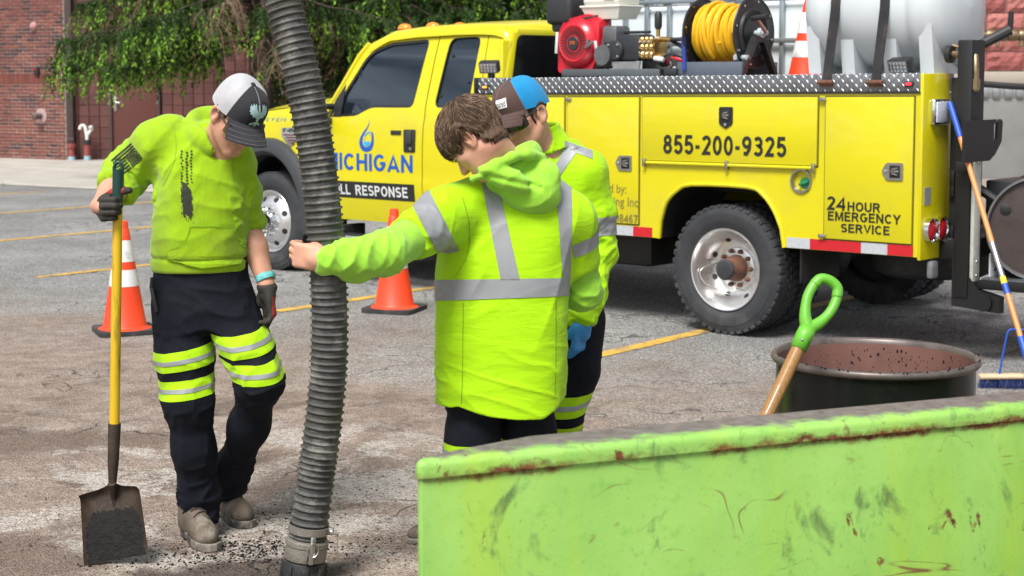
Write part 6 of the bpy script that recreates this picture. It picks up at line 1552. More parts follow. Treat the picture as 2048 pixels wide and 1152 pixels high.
# reflective knee bands, each a lime band with a grey stripe
def bands(g, axis_pts, px_list, side_plane, yb, Yd):
    for (a, b, tilt) in px_list:
        for nm, m, f0, f1, off in (('knee_band', 'band_lime', 0, 1, .0022), ('stripe', 'tape_grey', .42, .64, .0042)):
            pa = pt(axis_pts[0], a + (b - a) * f0, Yd); pb = pt(axis_pts[1], a + (b - a) * f1, Yd); n = nrm([tilt[0], tilt[1], -1]);
            o = g.cut(nm, m, [(pa, n), (pb, -n)] + side_plane, off)
sR = [(pt(430, 730, 5.4), (-1, .0, -.04))]; sL = [(pt(432, 700, 5.4), (1, 0, .10))]
bands(gT, (370, 370), [(703, 742, (.16, .08)), (762, 800, (.12, .06))], sR, 0, 5.30)
bands(gT, (495, 495), [(677, 720, (.10, .30)), (733, 772, (.02, .30))], sL, 0, 5.28)
# belt loop and clipped knife
mb = MB(); mb.tube([pt(304, 555, 5.36) - pA.location, pt(302, 575, 5.35) - pA.location, pt(306, 592, 5.34) - pA.location], .006, 6); mb.box(tuple(pt(309, 600, 5.33) - np.array(pA.location)), (.014, .02, .085), .004, (0, rad(-12), 0)); mb.build('belt_clip', 'black_plastic', pA)
def sleeve_folds(P, a, b, amp, seed):
    ax = nrm(b - a); L_ = np.linalg.norm(b - a); t = (P - a) @ ax / L_; r = np.linalg.norm(P - a - np.outer((P - a) @ ax, ax), axis=1); w = (r < .14) * np.clip(t * 2, 0, 1) * np.clip((1.3 - t) * 4, 0, 1) * (.55 + .45 * np.clip(t, 0, 1))
    c = np.cross(ax, [0, 1., 0]); return w * (folds(P, 15, c + ax * .45, 2.6, amp, seed, 1.2) + folds(P, 26, c - ax * .4, 3.2, amp * .5, seed + 2.2, 1.2))
def hoodA(P):
    d = stack(P, torsoA, rad(4))
    slR = chain(P, [pt(338, 268, 5.43), shR, (shR + elR) / 2 + np.array([-.004, 0, .0]), elR + np.array([.0, 0, .0]), elR * .62 + wrR * .38], [.07, .080, .073, .070, .064], .03)
    slL = chain(P, [pt(450, 285, 5.44), shL, (shL + elL) / 2 + np.array([.006, 0, 0]), elL + np.array([.006, 0, .01])], [.07, .068, .060, .052], .03)
    # pushed-up cuffs
    cR = elR * .56 + wrR * .44; dR = nrm(wrR - elR); slR = smin(slR, ell(P, cR - dR * .012, (.066, .066, .022), basis(np.cross(dR, [0, 0, 1.]), dR)), .012)
    cL = elL + np.array([.010, 0, -.012]); dL = nrm(wrL - elL); slL = smin(slL, ell(P, cL, (.051, .051, .022), basis(np.cross(dL, [1., 0, 0]), dL)), .012)
    slR = smax(slR, (P - (cR + dR * .008)) @ dR, .008); slL = smax(slL, (P - (cL + dL * .016)) @ dL, .008)
    d = smin(d, slR, .035); d = smin(d, slL, .03)
    # hem band
    z0 = pt(0, 541, 5.44)[2]; z1 = pt(0, 512, 5.44)[2]
    hb = np.exp(-((P[:, 2] - (z0 + .012)) / .016) ** 2); d = d + .006 * np.exp(-((P[:, 2] - z1) / .008) ** 2) - .003 * hb
    # hood lying round the neck
    Rn = basis((.5, -.80, -.30), (.10, -.32, 1)); q = (P - (neckA + np.array([-.010, .02, .002]))) @ Rn; rr = np.sqrt((q[:, 0] / .088) ** 2 + (q[:, 1] / .095) ** 2) * .09
    ring = np.sqrt((rr - .088) ** 2 + ((q[:, 2] - .01 + .22 * np.clip(q[:, 1], -.2, .2)) * .75) ** 2) - .026
    d = smin(d, ring, .012); d = smin(d, ell(P, neckA + np.array([-.055, .10, -.020]), (.095, .06, .07)), .05)
    d = smax(d, -cone_(P, neckA + np.array([.0, .0, -.06]), hA - RA[:, 2] * .04, .056, .07), .012)        # opening for the neck
    return smax(d, z0 - P[:, 2], .012)
def hoodA_det(P):
    near = lambda c, r: np.exp(-((P - c) ** 2).sum(1) / (r * r))
    d = sleeve_folds(P, shR, elR + (wrR - elR) * .3, .009, 1.3) + sleeve_folds(P, shL, elL, .008, 5.1)
    d = d + folds(P, 6, (.55, .2, .8), 2.2, .0060, 2) + folds(P, 13, (.9, 0, .45), 3., .0065, 8) * near(pt(325, 400, 5.35), .17) + folds(P, 11, (.8, 0, -.55), 3., .0065, 12) * near(pt(485, 405, 5.35), .16)
    d = d + folds(P, 12, (1, 0, .15), 3., .0022, 14) * near(pt(400, 505, 5.3), .22) + folds(P, 14, (.6, 0, .8), 3., .006, 15) * near(pt(345, 310, 5.35), .12)
    return d
gH = Garment('hoodie', hoodA, np.array([pt(180, 0, 5.4)[0], 5.10, pt(0, 560, 5.4)[2]]), np.array([pt(550, 0, 5.4)[0], 5.72, pt(0, 170, 5.4)[2]]), .0055, LIME_H, pA, det=hoodA_det)
# kangaroo pocket and prints
view = nrm(pt(405, 450, 5.3) - np.array([0, 0, 1.62])); rt = np.array([1., 0, 0]); upv = np.array([0, 0, 1.])
def art(px, py, Y=5.3): return pt(px, py, Y)
def px_poly(pts, cx, cy, Y=5.30): c = pt(cx, cy, Y); return [((pt(x, y, Y) - c)[0], (pt(x, y, Y) - c)[2], 0) for x, y in pts]
pk = [(381, 452), (466, 452), (470, 470), (489, 496), (492, 508), (480, 528), (405, 536), (340, 522), (334, 515), (340, 500), (362, 490), (375, 474)]
V2, T2, _ = cdt([(a, b) for a, b, _ in px_poly(pk, 410, 495)], [], .007)
pocket = gH.lay('pocket', LIME_H, [(x, y, 0) for x, y in V2], T2, art(410, 495), rt, upv, view, .009, refine=0)
for seg in (pk[0:2], pk[8:12] + pk[0:1], pk[1:5]):
    P2 = catmull([np.array(p_) for p_ in seg], 6) if len(seg) > 2 else [np.array(seg[0]) + (np.array(seg[1]) - np.array(seg[0])) * t for t in np.linspace(0, 1, 14)]
    V = []; F = []
    for i, q in enumerate(P2):
        c = px_poly([tuple(q)], 410, 495)[0]; V += [(c[0] - .0022, c[1] - .0022, 0), (c[0] + .0022, c[1] + .0022, 0)]
    F = [(2 * i, 2 * i + 1, 2 * i + 3, 2 * i + 2) for i in range(len(P2) - 1)]
    gH.lay('pocket_seam', fabric('lime_seam', (.22, .39, .010), .9) if 'lime_seam' not in MATS else 'lime_seam', V, F, art(410, 495), rt, upv, view, .0115, parent=pocket, refine=0)
rs = np.random.default_rng(4); V = []; F = []
def star(cx, cy, r, rot):
    n0 = len(V)
    for k in range(10):
        a = PI / 2 + rot + k * PI / 5; q = r if k % 2 == 0 else r * .42; V.append((cx + q * math.cos(a), cy + q * math.sin(a), 0))
    V.append((cx, cy, 0)); F.extend([(n0 + 10, n0 + k, n0 + (k + 1) % 10) for k in range(10)])
c0 = pt(373, 366, 5.3)
for j in range(11):
    for i in range(3):
        x, y = 364 + i * 9.5 + rs.normal(0, .8), 302 + j * 6.2 + (3 if i == 1 else 0); p_ = pt(x, y, 5.3) - c0
        star(p_[0], p_[2], .0062 * (1 if i == 1 else .6 + .4 * rs.random()), rs.normal(0, .15))
gH.lay('chest_stars', 'print_black', V, F, c0, rt, upv, view, .0020, refine=0)
# grunge flag block under the stars
V = []; F = []
for j in range(70):
    for i in range(22):
        x = 361 + i * 1.05 + j * .04; y = 362 + j * 1.06 + i * .45
        dens = .97 if 12 < j < 40 else .75 if j < 60 else .45
        if abs(i - 11) > 8: dens *= .55
        if j < 12 and i > 11 + j * .9: continue
        if gnoise(np.array([[i * .35 + 2, j * .22, 3.3]]))[0] * .8 + .5 < dens:
            n0 = len(V)
            for dx, dy in ((0, 0), (1.05, .45), (1.05, 1.5), (0, 1.06)):
                p_ = pt(x + dx, y + dy, 5.3) - c0; V.append((p_[0], p_[2], 0))
            F.append((n0 + 3, n0 + 2, n0 + 1, n0))
gH.lay('chest_print', 'print_black', V, F, c0, rt, upv, view, .0022, refine=0)
# flag on the sleeve (parallelogram in the picture: canton towards the shoulder)
def quad(a, b, c, d): return [a, b, c, d]
fl0, flu, flv = np.array([262., 285.]), np.array([24., 32.]), np.array([-40., 33.])    # origin, along the height, along the length
V = []; F = []
def fq(u0, u1, v0, v1):
    n0 = len(V)
    for u, v in ((u0, v0), (u1, v0), (u1, v1), (u0, v1)):
        q = fl0 + flu * u + flv * v; p_ = pt(q[0], q[1], 5.35) - pt(250, 310, 5.35); V.append((p_[0], p_[2], 0))
    F.append((n0, n0 + 1, n0 + 2, n0 + 3))
fq(.42, 1., 0, .52)
for k in range(7):
    u0 = k / 6.6; fq(u0, u0 + .085, .0 if u0 < .38 else .56, 1.05)
gH.lay('sleeve_flag', 'print_black', V, F, pt(250, 310, 5.35), rt, upv, view, .0022, refine=.006)
V = []; F = []
for i in range(6):
    for j in range(6):
        u = .47 + i * .095; v = .04 + j * .085 + (.04 if i % 2 else 0); q = fl0 + flu * u + flv * v; p_ = pt(q[0], q[1], 5.35) - pt(250, 310, 5.35); star(p_[0], p_[2], .0022, 0)
gH.lay('flag_stars', LIME_H, V, F, pt(250, 310, 5.35), rt, upv, view, .0036, refine=0)
# body: head, neck, chest core, arms
def bodyA(P):
    d = head_fn(P, hA, RA, .97)
    d = smin(d, cone_(P, neckA + np.array([0, .02, -.05]), hA - RA[:, 2] * .055 - RA[:, 1] * .02, .062, .054), .03)
    d = smin(d, chain(P, [neckA + np.array([0, .03, -.05]), neckA + np.array([-.03, .05, -.30])], [.08, .10], .03), .05)
    d = smin(d, chain(P, [neckA + np.array([0, .03, -.06]), shR, elR, elR * .45 + wrR * .55, wrR], [.05, .048, .046, .044, .031], .02), .03)
    d = smin(d, chain(P, [neckA + np.array([0, .03, -.06]), shL, elL, elL * .6 + wrL * .4, wrL], [.05, .045, .042, .043, .029], .02), .03)
    # hands continue inside the gloves
    d = smin(d, cone_(P, wrR, wrR + nrm([.3, -.95, 0]) * .07, .027, .022), .01)
    return smin(d, cone_(P, wrL, wrL + np.array([.004, -.004, -.05]), .026, .014), .01)
bA = Garment('body', bodyA, np.array([pt(175, 0, 5.3)[0], 5.08, pt(0, 640, 5.4)[2]]), np.array([pt(560, 0, 5.4)[0], 5.65, pt(0, 140, 5.3)[2]]), .0042, 'skin', pA)
# gloves
hxR = pt(236, 405, 5.165)          # shovel axis at the hand
def gloveR(P):
    d = hand_fn(P, wrR + np.array([.016, -.02, -.004]), (.26, -.96, .03), (.96, .26, 0), (1.30, 1.15, .55), (.62, .62, .45), side=1, sc=1.02, fat=1.18)
    return d
g = Garment('glove', gloveR, hxR - .13, hxR + .13, .0032, 'glove_black', pA)
g.cut('glove_thumb_guard', 'glove_red', [(pt(230, 390, 5.1), (0, .0, 1)), (pt(240, 400, 5.1), (-1, 0, 0))], .001)
def gloveL(P):
    return smin(hand_fn(P, wrL + np.array([.002, 0, -.018]), (.10, -.10, -.98), (-.85, -.45, .05), (.55, .7, .5), (.35, .55, .35), side=1, sc=1.0, fat=1.2), ell(P, wrL + np.array([.002, 0, -.012]), (.036, .034, .02)), .012)
g = Garment('glove', gloveL, wrL - np.array([.1, .12, .22]), wrL + np.array([.12, .1, .03]), .0035, 'glove_black', pA)
g.cut('glove_panel', 'glove_red', [(pt(546, 600, 5.4), (1, 0, 0)), (pt(540, 592, 5.4), (0, 0, -1))], .001)
mb = MB(); Mw_ = frame(wrL + np.array([.0, 0, .012]) - np.array(pA.location), wrL + (elL - wrL) * .12 + np.array([.0, 0, .012]) - np.array(pA.location)); mb.lathe([(.0335, 0), (.035, .004), (.0355, .016), (.0345, .022)], 28, Mw_, False); mb.build('wristband', mat('teal_band', (.12, .42, .42), .6, var=.6, vs=60), pA)
# boots
boot(pA, pt(374, 1058, 5.475) * np.array([1, 1, 0]), pt(424, 1085, 5.235) * np.array([1, 1, 0]))
boot(pA, pt(440, 1000, 5.74) * np.array([1, 1, 0]), pt(496, 1035, 5.515) * np.array([1, 1, 0]))
# cap
cap_fabric('cap_charcoal', (.032, .032, .038)); cap_fabric('cap_white_mesh', (.44, .44, .46), True); cap_fabric('cap_brown', (.085, .050, .045)); cap_fabric('cap_blue_mesh', (.012, .24, .52), True)
pc, brim, crown, W = cap(pA, pA, hA, RA, 1.0, 'cap_charcoal', 'cap_white_mesh', 'cap_charcoal', droop=.034)
def cap_art(pc, crown, W, polys, m, name, v0, th0, sc, parent, lift=1.012, flip=False):
    V = []; F = []
    for poly in polys:
        V2, T2, _ = cdt(poly, [], .12); n0 = len(V)
        for x, y in V2: V.append(W(crown(rad(th0) - x * sc * 1.35 / .095, v0 + y * sc / .11) * np.array([lift, lift, 1]) + np.array([0, .001, 0])))
        F += [tuple(i + n0 for i in t) for t in T2]
    o = link_mesh(name, V, F, m, parent, 0); return o
mat('emblem_teal', (.34, .50, .52), .6, var=.3, vs=60); mat('emblem_dark', (.010, .011, .014), .8)
wing = [(.05, .1), (.25, .45), (.42, .95), (.62, .72), (.72, .92), (.82, .62), (.98, .78), (1.0, .42), (.9, .38), (.96, .18), (.8, .16), (.82, .0), (.6, -.02), (.5, -.2), (.3, -.15), (.15, -.3)]
bird = [[(x, y) for x, y in wing], [(-x, y) for x, y in wing][::-1], [(-.12, .1), (-.06, .55), (.02, .85), (.2, .82), (.12, .7), (.14, .5), (.16, .1), (.1, -.5), (0, -.62), (-.1, -.5)], [(-.5, -.75), (-.1, -.55), (.1, -.55), (.5, -.75), (.45, -.92), (.12, -.75), (.12, -.98), (-.12, -.98), (-.12, -.75), (-.45, -.92)]]
outline = [(-1.1, 1.0), (-.4, 1.1), (-.1, .65), (0, 1.0), (.15, 1.), (.2, .7), (.4, 1.1), (1.1, 1.), (1.12, .2), (.7, -.3), (.65, -1.0), (0, -1.12), (-.65, -1.), (-.7, -.3), (-1.12, .2)]
em = cap_art(pc, crown, W, [outline], 'emblem_dark', 'emblem', .30, 0, .035, pc['cap_front'], 1.008)
cap_art(pc, crown, W, bird, 'emblem_teal', 'emblem_bird', .30, 0, .035, em, 1.020)
# short hair at nape and sideburn, safety glasses
def hairA(P):
    p = (P - hA) @ RA; d = head_fn(P, hA, RA, .97) - .004; line = np.interp(p[:, 1], [-.11, -.05, -.036, -.026, .018, .026, .034], [-.045, -.05, -.04, .024, .024, .0, .03])
    d = np.maximum(d, line - p[:, 2]); d = np.maximum(d, p[:, 2] - .05); d = np.maximum(d, p[:, 1] - .034); ear = np.hypot(p[:, 1] + .008, p[:, 2] + .003) - .034
    return np.where(np.abs(p[:, 0]) > .05, np.maximum(d, -ear), d)
Garment('hair', hairA, hA - .14, hA + .14, .0045, 'hair_dark', pA)
def glasses(root, c, R, s, m_lens, m_frame, wrap=.0):
    o = np.array(root.location); W_ = lambda p: tuple(c + R @ (np.array(p) * s) - o)
    mb = MB(); n = 24; V = []; F = []
    for j in range(6):
        for i in range(n + 1):
            a = (i / n * 2 - 1) * rad(66); rr = .094; z = .028 - j / 5 * (.046 - .012 * abs(i / n * 2 - 1) ** 2) + .006 * math.cos(a * 3) * (1 if j == 5 else 0); V.append(W_((.077 * math.sin(a) / math.sin(rad(66)), .030 + rr * math.cos(a) * .86, z)))
    for j in range(5):
        for i in range(n): a = j * (n + 1) + i; F.append((a, a + 1, a + n + 2, a + n + 1))
    mb.v = V; mb.f = F; g_ = mb.build('glasses', m_lens, root, 60)
    for sx in (1, -1): mb = MB(); mb.tube([W_((sx * .074, .062, .016)), W_((sx * .081, .02, .018)), W_((sx * .081, -.02, .010)), W_((sx * .079, -.032, -.006))], .003, 6); mb.build('temple_arm', m_frame, g_)
    mb = MB(); mb.tube([V[i] for i in range(n + 1)], .0026, 6); mb.build('brow_bar', m_frame, g_)
    return g_
mat('shade_lens', (.008, .009, .008), .06, var=0, spec=.8); mat('amber_shade', (.10, .075, .03), .08, var=0, spec=.8)
glasses(pA, hA, RA, .97, 'amber_shade', 'black_plastic')

# ================================================================== worker B: back to the camera, hood over lime shirt, hand on the hose
pB = empty('person', (pt(1000, 1060, 5.4)[0], 5.40, 0), 0, 'bareheaded brown-haired worker seen from behind, left hand on the vacuum hose', 'person', 'workers in lime shirts')
hB = pt(953, 281, 5.27); RB = basis((-.54, .18, -.82), (-.66, .32, .68)); neckB = pt(1028, 338, 5.36)
sL_ = pt(893, 432, 5.30); eL_ = pt(772, 506, 5.00); wL_ = pt(646, 521, 4.872)
sR_ = pt(1140, 442, 5.42); eR_ = pt(1166, 585, 5.50); wR_ = pt(1050, 560, 5.72)
torsoB = rowsA([(352, 975, 1088, .05, .07), (372, 938, 1112, .04, .10), (400, 905, 1140, .02, .125), (450, 884, 1150, .01, .142), (520, 876, 1140, .0, .148), (585, 872, 1137, .0, .150), (680, 871, 1135, .0, .155), (760, 872, 1134, 0, .158), (842, 874, 1128, .0, .158)], 5.40, 0)
def hemB(P):
    x = (P[:, 0] - pt(870, 830, 5.3)[0]) / (pt(1135, 830, 5.3)[0] - pt(870, 830, 5.3)[0]); x = np.clip(x, 0, 1); py = np.interp(x, [0, .18, .3, .42, .62, .80, .90, .95, 1.], [818, 812, 820, 828, 834, 834, 822, 808, 804]); return 1.62 - 5.3 * np.tan(np.arctan((py - 397.5) / 3132.76) + .0779) - P[:, 2]
def shirtB(P):
    d = stack(P, torsoB, rad(-6), exps=2.5)
    uL = chain(P, [pt(950, 405, 5.36), sL_, sL_ * .42 + eL_ * .58], [.085, .092, .078], .04)
    uR = chain(P, [pt(1085, 400, 5.40), sR_, sR_ * .42 + eR_ * .58], [.085, .085, .076], .04)
    ax = nrm(eL_ - sL_); cut = sL_ * .36 + eL_ * .64; uL = smax(uL, (P - cut) @ ax, .006); ax2 = nrm(eR_ - sR_); cut2 = sR_ * .36 + eR_ * .64; uR = smax(uR, (P - cut2) @ ax2, .006)
    d = smin(d, uL, .05); d = smin(d, uR, .05)
    return smax(d, hemB(P), .004)
def shirtB_det(P):
    zz = P[:, 2]; lowr = np.clip((pt(0, 600, 5.3)[2] - zz) / .25, 0, 1)
    d = sleeve_folds(P, sL_, eL_, .007, 2.2) + folds(P, 7, (.95, 0, .25), 6., .0050, 21, 2.2) * (.35 + .65 * lowr) + folds(P, 5.5, (.35, 0, .9), 3.5, .0050, 22) * (1 - lowr) + folds(P, 13, (.92, 0, -.3), 7, .0034, 24, 2.4) * lowr
    d = d + folds(P, 10, (.7, 0, .7), 3., .010, 25, 1.3) * np.exp(-((P - pt(900, 520, 5.25)) ** 2).sum(1) / .02)
    return d
gB = Garment('work_shirt', shirtB, np.array([pt(745, 0, 5.1)[0], 5.0, pt(0, 860, 5.3)[2]]), np.array([pt(1215, 0, 5.4)[0], 5.72, pt(0, 325, 5.4)[2]]), .0055, LIME_S, pB, det=shirtB_det)
vB = nrm(pt(1000, 560, 5.3) - np.array([0, 0, 1.62]))
# reflective tape: waist band, two back stripes, sleeve bands
def edge_plane(a, b, keep, Y=5.25):
    """plane through the eye line of a picture edge a-b, keeping the side of point `keep` (photo pixels)"""
    A = pt(*a, Y); B = pt(*b, Y); n = np.cross(B - A, vB); n = nrm(n); K = pt(*keep, Y)
    return (A, n if (K - A).dot(n) > 0 else -n)
gB.cut('waist_tape', 'tape_grey', [edge_plane((870, 560), (1136, 556), (1000, 580)), edge_plane((870, 602), (1136, 592), (1000, 580)), (pt(1141, 575, 5.3), (-1, 0, 0)), (pt(868, 575, 5.3), (1, 0, 0))], .0025)
back = lambda V: V[:, 1] < 5.44
gB.cut('back_tape', 'tape_grey', [edge_plane((961, 355), (1003, 566), (1010, 450)), edge_plane((993, 352), (1041, 566), (1000, 450)), edge_plane((900, 562), (1136, 559), (1000, 500))], .0025, extra=back)
gB.cut('back_tape', 'tape_grey', [edge_plane((1112, 362), (1126, 560), (1135, 450)), edge_plane((1146, 375), (1143, 560), (1130, 450)), edge_plane((900, 560), (1136, 557), (1000, 500))], .0025, extra=back)
axs = nrm(eL_ - sL_)
gB.cut('sleeve_tape', 'tape_grey', [edge_plane((877, 420), (920, 506), (850, 470), 5.15), edge_plane((838, 436), (884, 520), (880, 470), 5.15), (pt(930, 470, 5.2), (-1, 0, 0))], .0025, extra=lambda V: cone_(V, sL_, eL_, .10, .09) < .02)
ax2 = nrm(eR_ - sR_); gB.cut('sleeve_tape', 'tape_grey', [(sR_ + ax2 * .045, ax2), (sR_ + ax2 * .098, -ax2), (pt(1143, 480, 5.3), (1, 0, .15))], .0025)
def seam(g, pts, Y, view, m='lime_seam', w=.0016, off=.0012):
    c = pt(*pts[0], Y); P2 = catmull([np.array(p_, float) for p_ in pts], 8); V = []
    for q in P2: d = pt(q[0], q[1], Y) - c; V += [(d[0] - w, d[2] - w * .4, 0), (d[0] + w, d[2] + w * .4, 0)]
    return g.lay('seam', m, V, [(2 * i, 2 * i + 1, 2 * i + 3, 2 * i + 2) for i in range(len(P2) - 1)], c, rt, upv, view, off, refine=0)
seam(gB, [(927, 606), (926, 680), (925, 760), (923, 808)], 5.28, vB); seam(gB, [(925, 395), (938, 450), (934, 510), (908, 556)], 5.25, vB); seam(gB, [(1112, 600), (1112, 700), (1110, 790)], 5.28, vB)
seam(gH, [(345, 245), (352, 290), (346, 330), (326, 372)], 5.32, view); seam(gH, [(472, 300), (466, 345), (480, 395)], 5.32, view)
# hoodie worn underneath: hood on the back, sleeves with cuffs
def hoodieB(P):
    fore = chain(P, [sL_ * .45 + eL_ * .55, eL_, eL_ * .5 + wL_ * .5 + np.array([0, 0, -.008]), eL_ * .12 + wL_ * .88], [.068, .066, .062, .048], .03)
    ax = nrm(wL_ - eL_); fore = smin(fore, cone_(P, wL_ - ax * .075, wL_ - ax * .012, .044, .041), .008)
    bunch = ell(P, wL_ - ax * .11 + np.array([0, 0, -.012]), (.050, .052, .060), basis(ax, (0, 0, 1))); fore = smin(fore, bunch, .02)
    fr = chain(P, [sR_ * .45 + eR_ * .55, eR_, eR_ * .4 + wR_ * .6], [.066, .062, .055], .03)
    c = pt(1055, 375, 5.30)
    hd = ell(P, c + np.array([.008, .0, -.012]), (.108, .070, .078), basis((0, -1, .25), (.25, .2, 1)))
    Rn = basis((-.45, .75, -.35), (-.42, -.10, .90)); q = (P - pt(1028, 340, 5.36)) @ Rn; rr = np.sqrt((q[:, 0] / .098) ** 2 + (q[:, 1] / .095) ** 2) * .095
    ring = np.sqrt((rr - .090) ** 2 + ((q[:, 2] + .25 * np.clip(q[:, 1], -.1, .1)) * .70) ** 2) - .027
    fl = ell(P, pt(1085, 352, 5.30), (.062, .05, .055)); hd = smin(hd, fl, .03); hd = smin(hd, ring, .022)
    hd = smin(hd, ell(P, pt(1075, 385, 5.285), (.055, .045, .042)), .02)
    rim = chain(P, [pt(946, 357, 5.215), pt(966, 345, 5.195), pt(994, 328, 5.205), pt(1024, 314, 5.215), pt(1054, 308, 5.245), pt(1082, 314, 5.30)], [.012, .014, .015, .016, .016, .016], .02)
    hd = smin(hd, ell(P, pt(1002, 350, 5.225), (.104, .042, .040), basis((0, -1, .2), (.42, 0, 1))), .03); hd = smin(hd, rim, .014)
    hd = hd + .008 * np.exp(-(((P - pt(1030, 362, 5.25)) @ nrm([.25, 0, 1.])) / .010) ** 2) * (P[:, 0] < pt(1085, 0, 5.3)[0])
    hd = smax(hd, -cone_(P, neckB + np.array([.02, .0, -.07]), hB - RB[:, 1] * .02 - RB[:, 2] * .03, .060, .070), .010)
    inner = stack(P, [(r[0], r[1], r[2], r[3] * .9, r[4] * .88) for r in torsoB], rad(-6)); inner = np.maximum(inner, pt(0, 480, 5.4)[2] - P[:, 2])
    return np.minimum(np.minimum(np.minimum(fore, fr), hd), inner)
def hoodieB_det(P):
    return sleeve_folds(P, sL_ * .5 + eL_ * .5, wL_, .0085, 8.1) + sleeve_folds(P, sR_, eR_, .007, 3.3) + folds(P, 12, (.9, 0, .35), 2.5, .0045, 31) * np.exp(-((P - pt(1055, 360, 5.3)) ** 2).sum(1) / .04)
gHB = Garment('hooded_sweatshirt', hoodieB, np.array([pt(600, 0, 4.8)[0], 4.74, pt(0, 640, 5.4)[2]]), np.array([pt(1215, 0, 5.6)[0], 5.85, pt(0, 275, 5.3)[2]]), .0055, LIME_P, pB, det=hoodieB_det)
legBl = [pt(955, 780, 5.42), pt(945, 870, 5.40), pt(920, 960, 5.36), pt(890, 1045, 5.38)]; legBr = [pt(1055, 780, 5.46), pt(1060, 870, 5.46), pt(1062, 960, 5.5), pt(1065, 1040, 5.55)]
def trouB(P):
    d = stack(P, rowsA([(640, 885, 1125, 0, .13), (760, 890, 1115, 0, .135), (815, 897, 1105, 0, .125)], 5.42, 0)); d = smin(d, chain(P, legBl, [.095, .088, .074, .066], .04), .03); d = smin(d, chain(P, legBr, [.095, .088, .074, .066], .04), .03)
    return d
gTB = Garment('trousers', trouB, np.array([pt(855, 0, 5.3)[0], 5.2, .02]), np.array([pt(1150, 0, 5.5)[0], 5.72, pt(0, 630, 5.4)[2]]), .0075, NAVY, pB, det=lambda P: folds(P, 8, (.1, 0, 1), 3, .005, 41))
for z0, z1 in ((.35, .295), (.25, .195)):
    for f0, f1, m, nm, of in ((0, 1, 'band_lime', 'shin_band', .0022), (.4, .65, 'tape_grey', 'stripe', .0042)):
        za = z0 + (z1 - z0) * f0; zb = z0 + (z1 - z0) * f1; gTB.cut(nm, m, [((0, 0, za), (0, 0, -1)), ((0, 0, zb), (0, 0, 1))], of)
mat('tan_leather', (.24, .13, .06), .7, var=.2, vs=14)
b1 = boot(pB, np.array([pt(905, 1075, 5.40)[0], 5.44, 0]), np.array([pt(815, 1085, 5.33)[0], 5.34, 0])); boot(pB, np.array([pt(1068, 1050, 5.5)[0], 5.52, 0]), np.array([pt(1010, 1030, 5.7)[0], 5.78, 0]))
def bodyB(P):
    d = head_fn(P, hB, RB, 1.0)
    d = smin(d, cone_(P, neckB + np.array([.03, .02, -.05]), hB - RB[:, 2] * .05 - RB[:, 1] * .025, .062, .054), .03)
    d = smin(d, chain(P, [neckB + np.array([.02, .04, -.05]), neckB + np.array([.0, .06, -.3])], [.08, .10], .03), .05)
    d = smin(d, chain(P, [neckB + np.array([.02, .04, -.08]), sL_, eL_, wL_], [.05, .048, .042, .030], .02), .03)
    d = smin(d, chain(P, [neckB + np.array([.02, .04, -.08]), sR_, eR_, wR_], [.05, .045, .04, .03], .02), .03)
    # left fist round the hose: back of the hand to the camera, fingers hidden behind
    h1 = hand_fn(P, wL_ + np.array([-.004, .0, .004]), (-.93, .34, .12), (.34, .93, .0), ((.80, .75, .5), (.80, .75, .5), (.82, .75, .5), (.85, .75, .5)), (.35, .75, .35), side=-1, sc=1.0)
    d = smin(d, h1, .012)
    return smin(d, hand_fn(P, wR_, (-.9, .3, 0), (0, .5, -.8), (.6, .6, .4), side=1), .012)
bB = Garment('body', bodyB, np.array([pt(560, 0, 4.8)[0], 4.72, pt(0, 600, 5.3)[2]]), np.array([pt(1205, 0, 5.6)[0], 5.9, pt(0, 170, 5.3)[2]]), .0042, 'skin', pB)
# hair: a volume plus strands combed from the crown
def hairB(P):
    p = (P - hB) @ RB; nk = cone_(P, neckB + np.array([.03, .02, -.05]), hB - RB[:, 2] * .05 - RB[:, 1] * .025, .062, .054)
    top = np.clip((p[:, 2] - .0) / .08, 0, 1)
    d = smin(head_fn(P, hB, RB, 1.0), nk, .03) - (.011 + .011 * top); d = smin(d, ell(p, (0, -.012, .045), (.094, .116, .104)), .02)
    line = np.interp(p[:, 1], [-.13, -.09, -.05, -.034, -.022, .020, .030, .042, .062, .12], [-.060, -.072, -.068, -.040, .022, .028, .0, .030, .054, .066])
    d = smax(d, line - p[:, 2], .008); near_ear = np.hypot(p[:, 1] + .008, (p[:, 2] + .004) * .85) - .036
    return np.where(np.abs(p[:, 0]) > .055, smax(d, -near_ear, .006), d)
gHair = Garment('hair', hairB, hB - .19, hB + .19, .0042, 'hair_brown', pB, det=lambda P: folds(P, 42, RB[:, 1] * .3 - RB[:, 2] * .6 + RB[:, 0] * .2, 6, .0020, 51))
rs = np.random.default_rng(12); sel = rs.choice(len(gHair.V), 5200, replace=False); bms = gHair.V; mbh = MB(); mbl = MB(); crownp = np.array([.01, -.055, .135])
for i in sel:
    p0 = bms[i]; p = (p0 - hB) @ RB; out = nrm((p - np.array([0, -.012, .045])) / np.array([.09, .11, .1]))
    fl = p - crownp; fl = fl - out * fl.dot(out); nf = np.linalg.norm(fl)
    if nf < .004: continue
    fl = fl / nf; sw_ = np.cross(out, fl); fl = nrm(fl + sw_ * (.55 * math.sin(p[1] * 30 + p[2] * 22) + rs.normal(0, .22))); L_ = rs.uniform(.025, .058); pts = []; q = p - out * .002
    for k in range(5):
        t = k / 4; qq = q + fl * L_ * t + out * (.0055 * math.sin(PI * t) + .002 - .003 * t * t); qq = qq - out * .012 * t * t * (L_ / .05); pts.append(tuple(hB + RB @ qq - np.array(pB.location)))
    (mbl if rs.random() < .33 else mbh).tube(pts, [.0009, .0012, .0011, .0008, .0003], 3, cap=False)
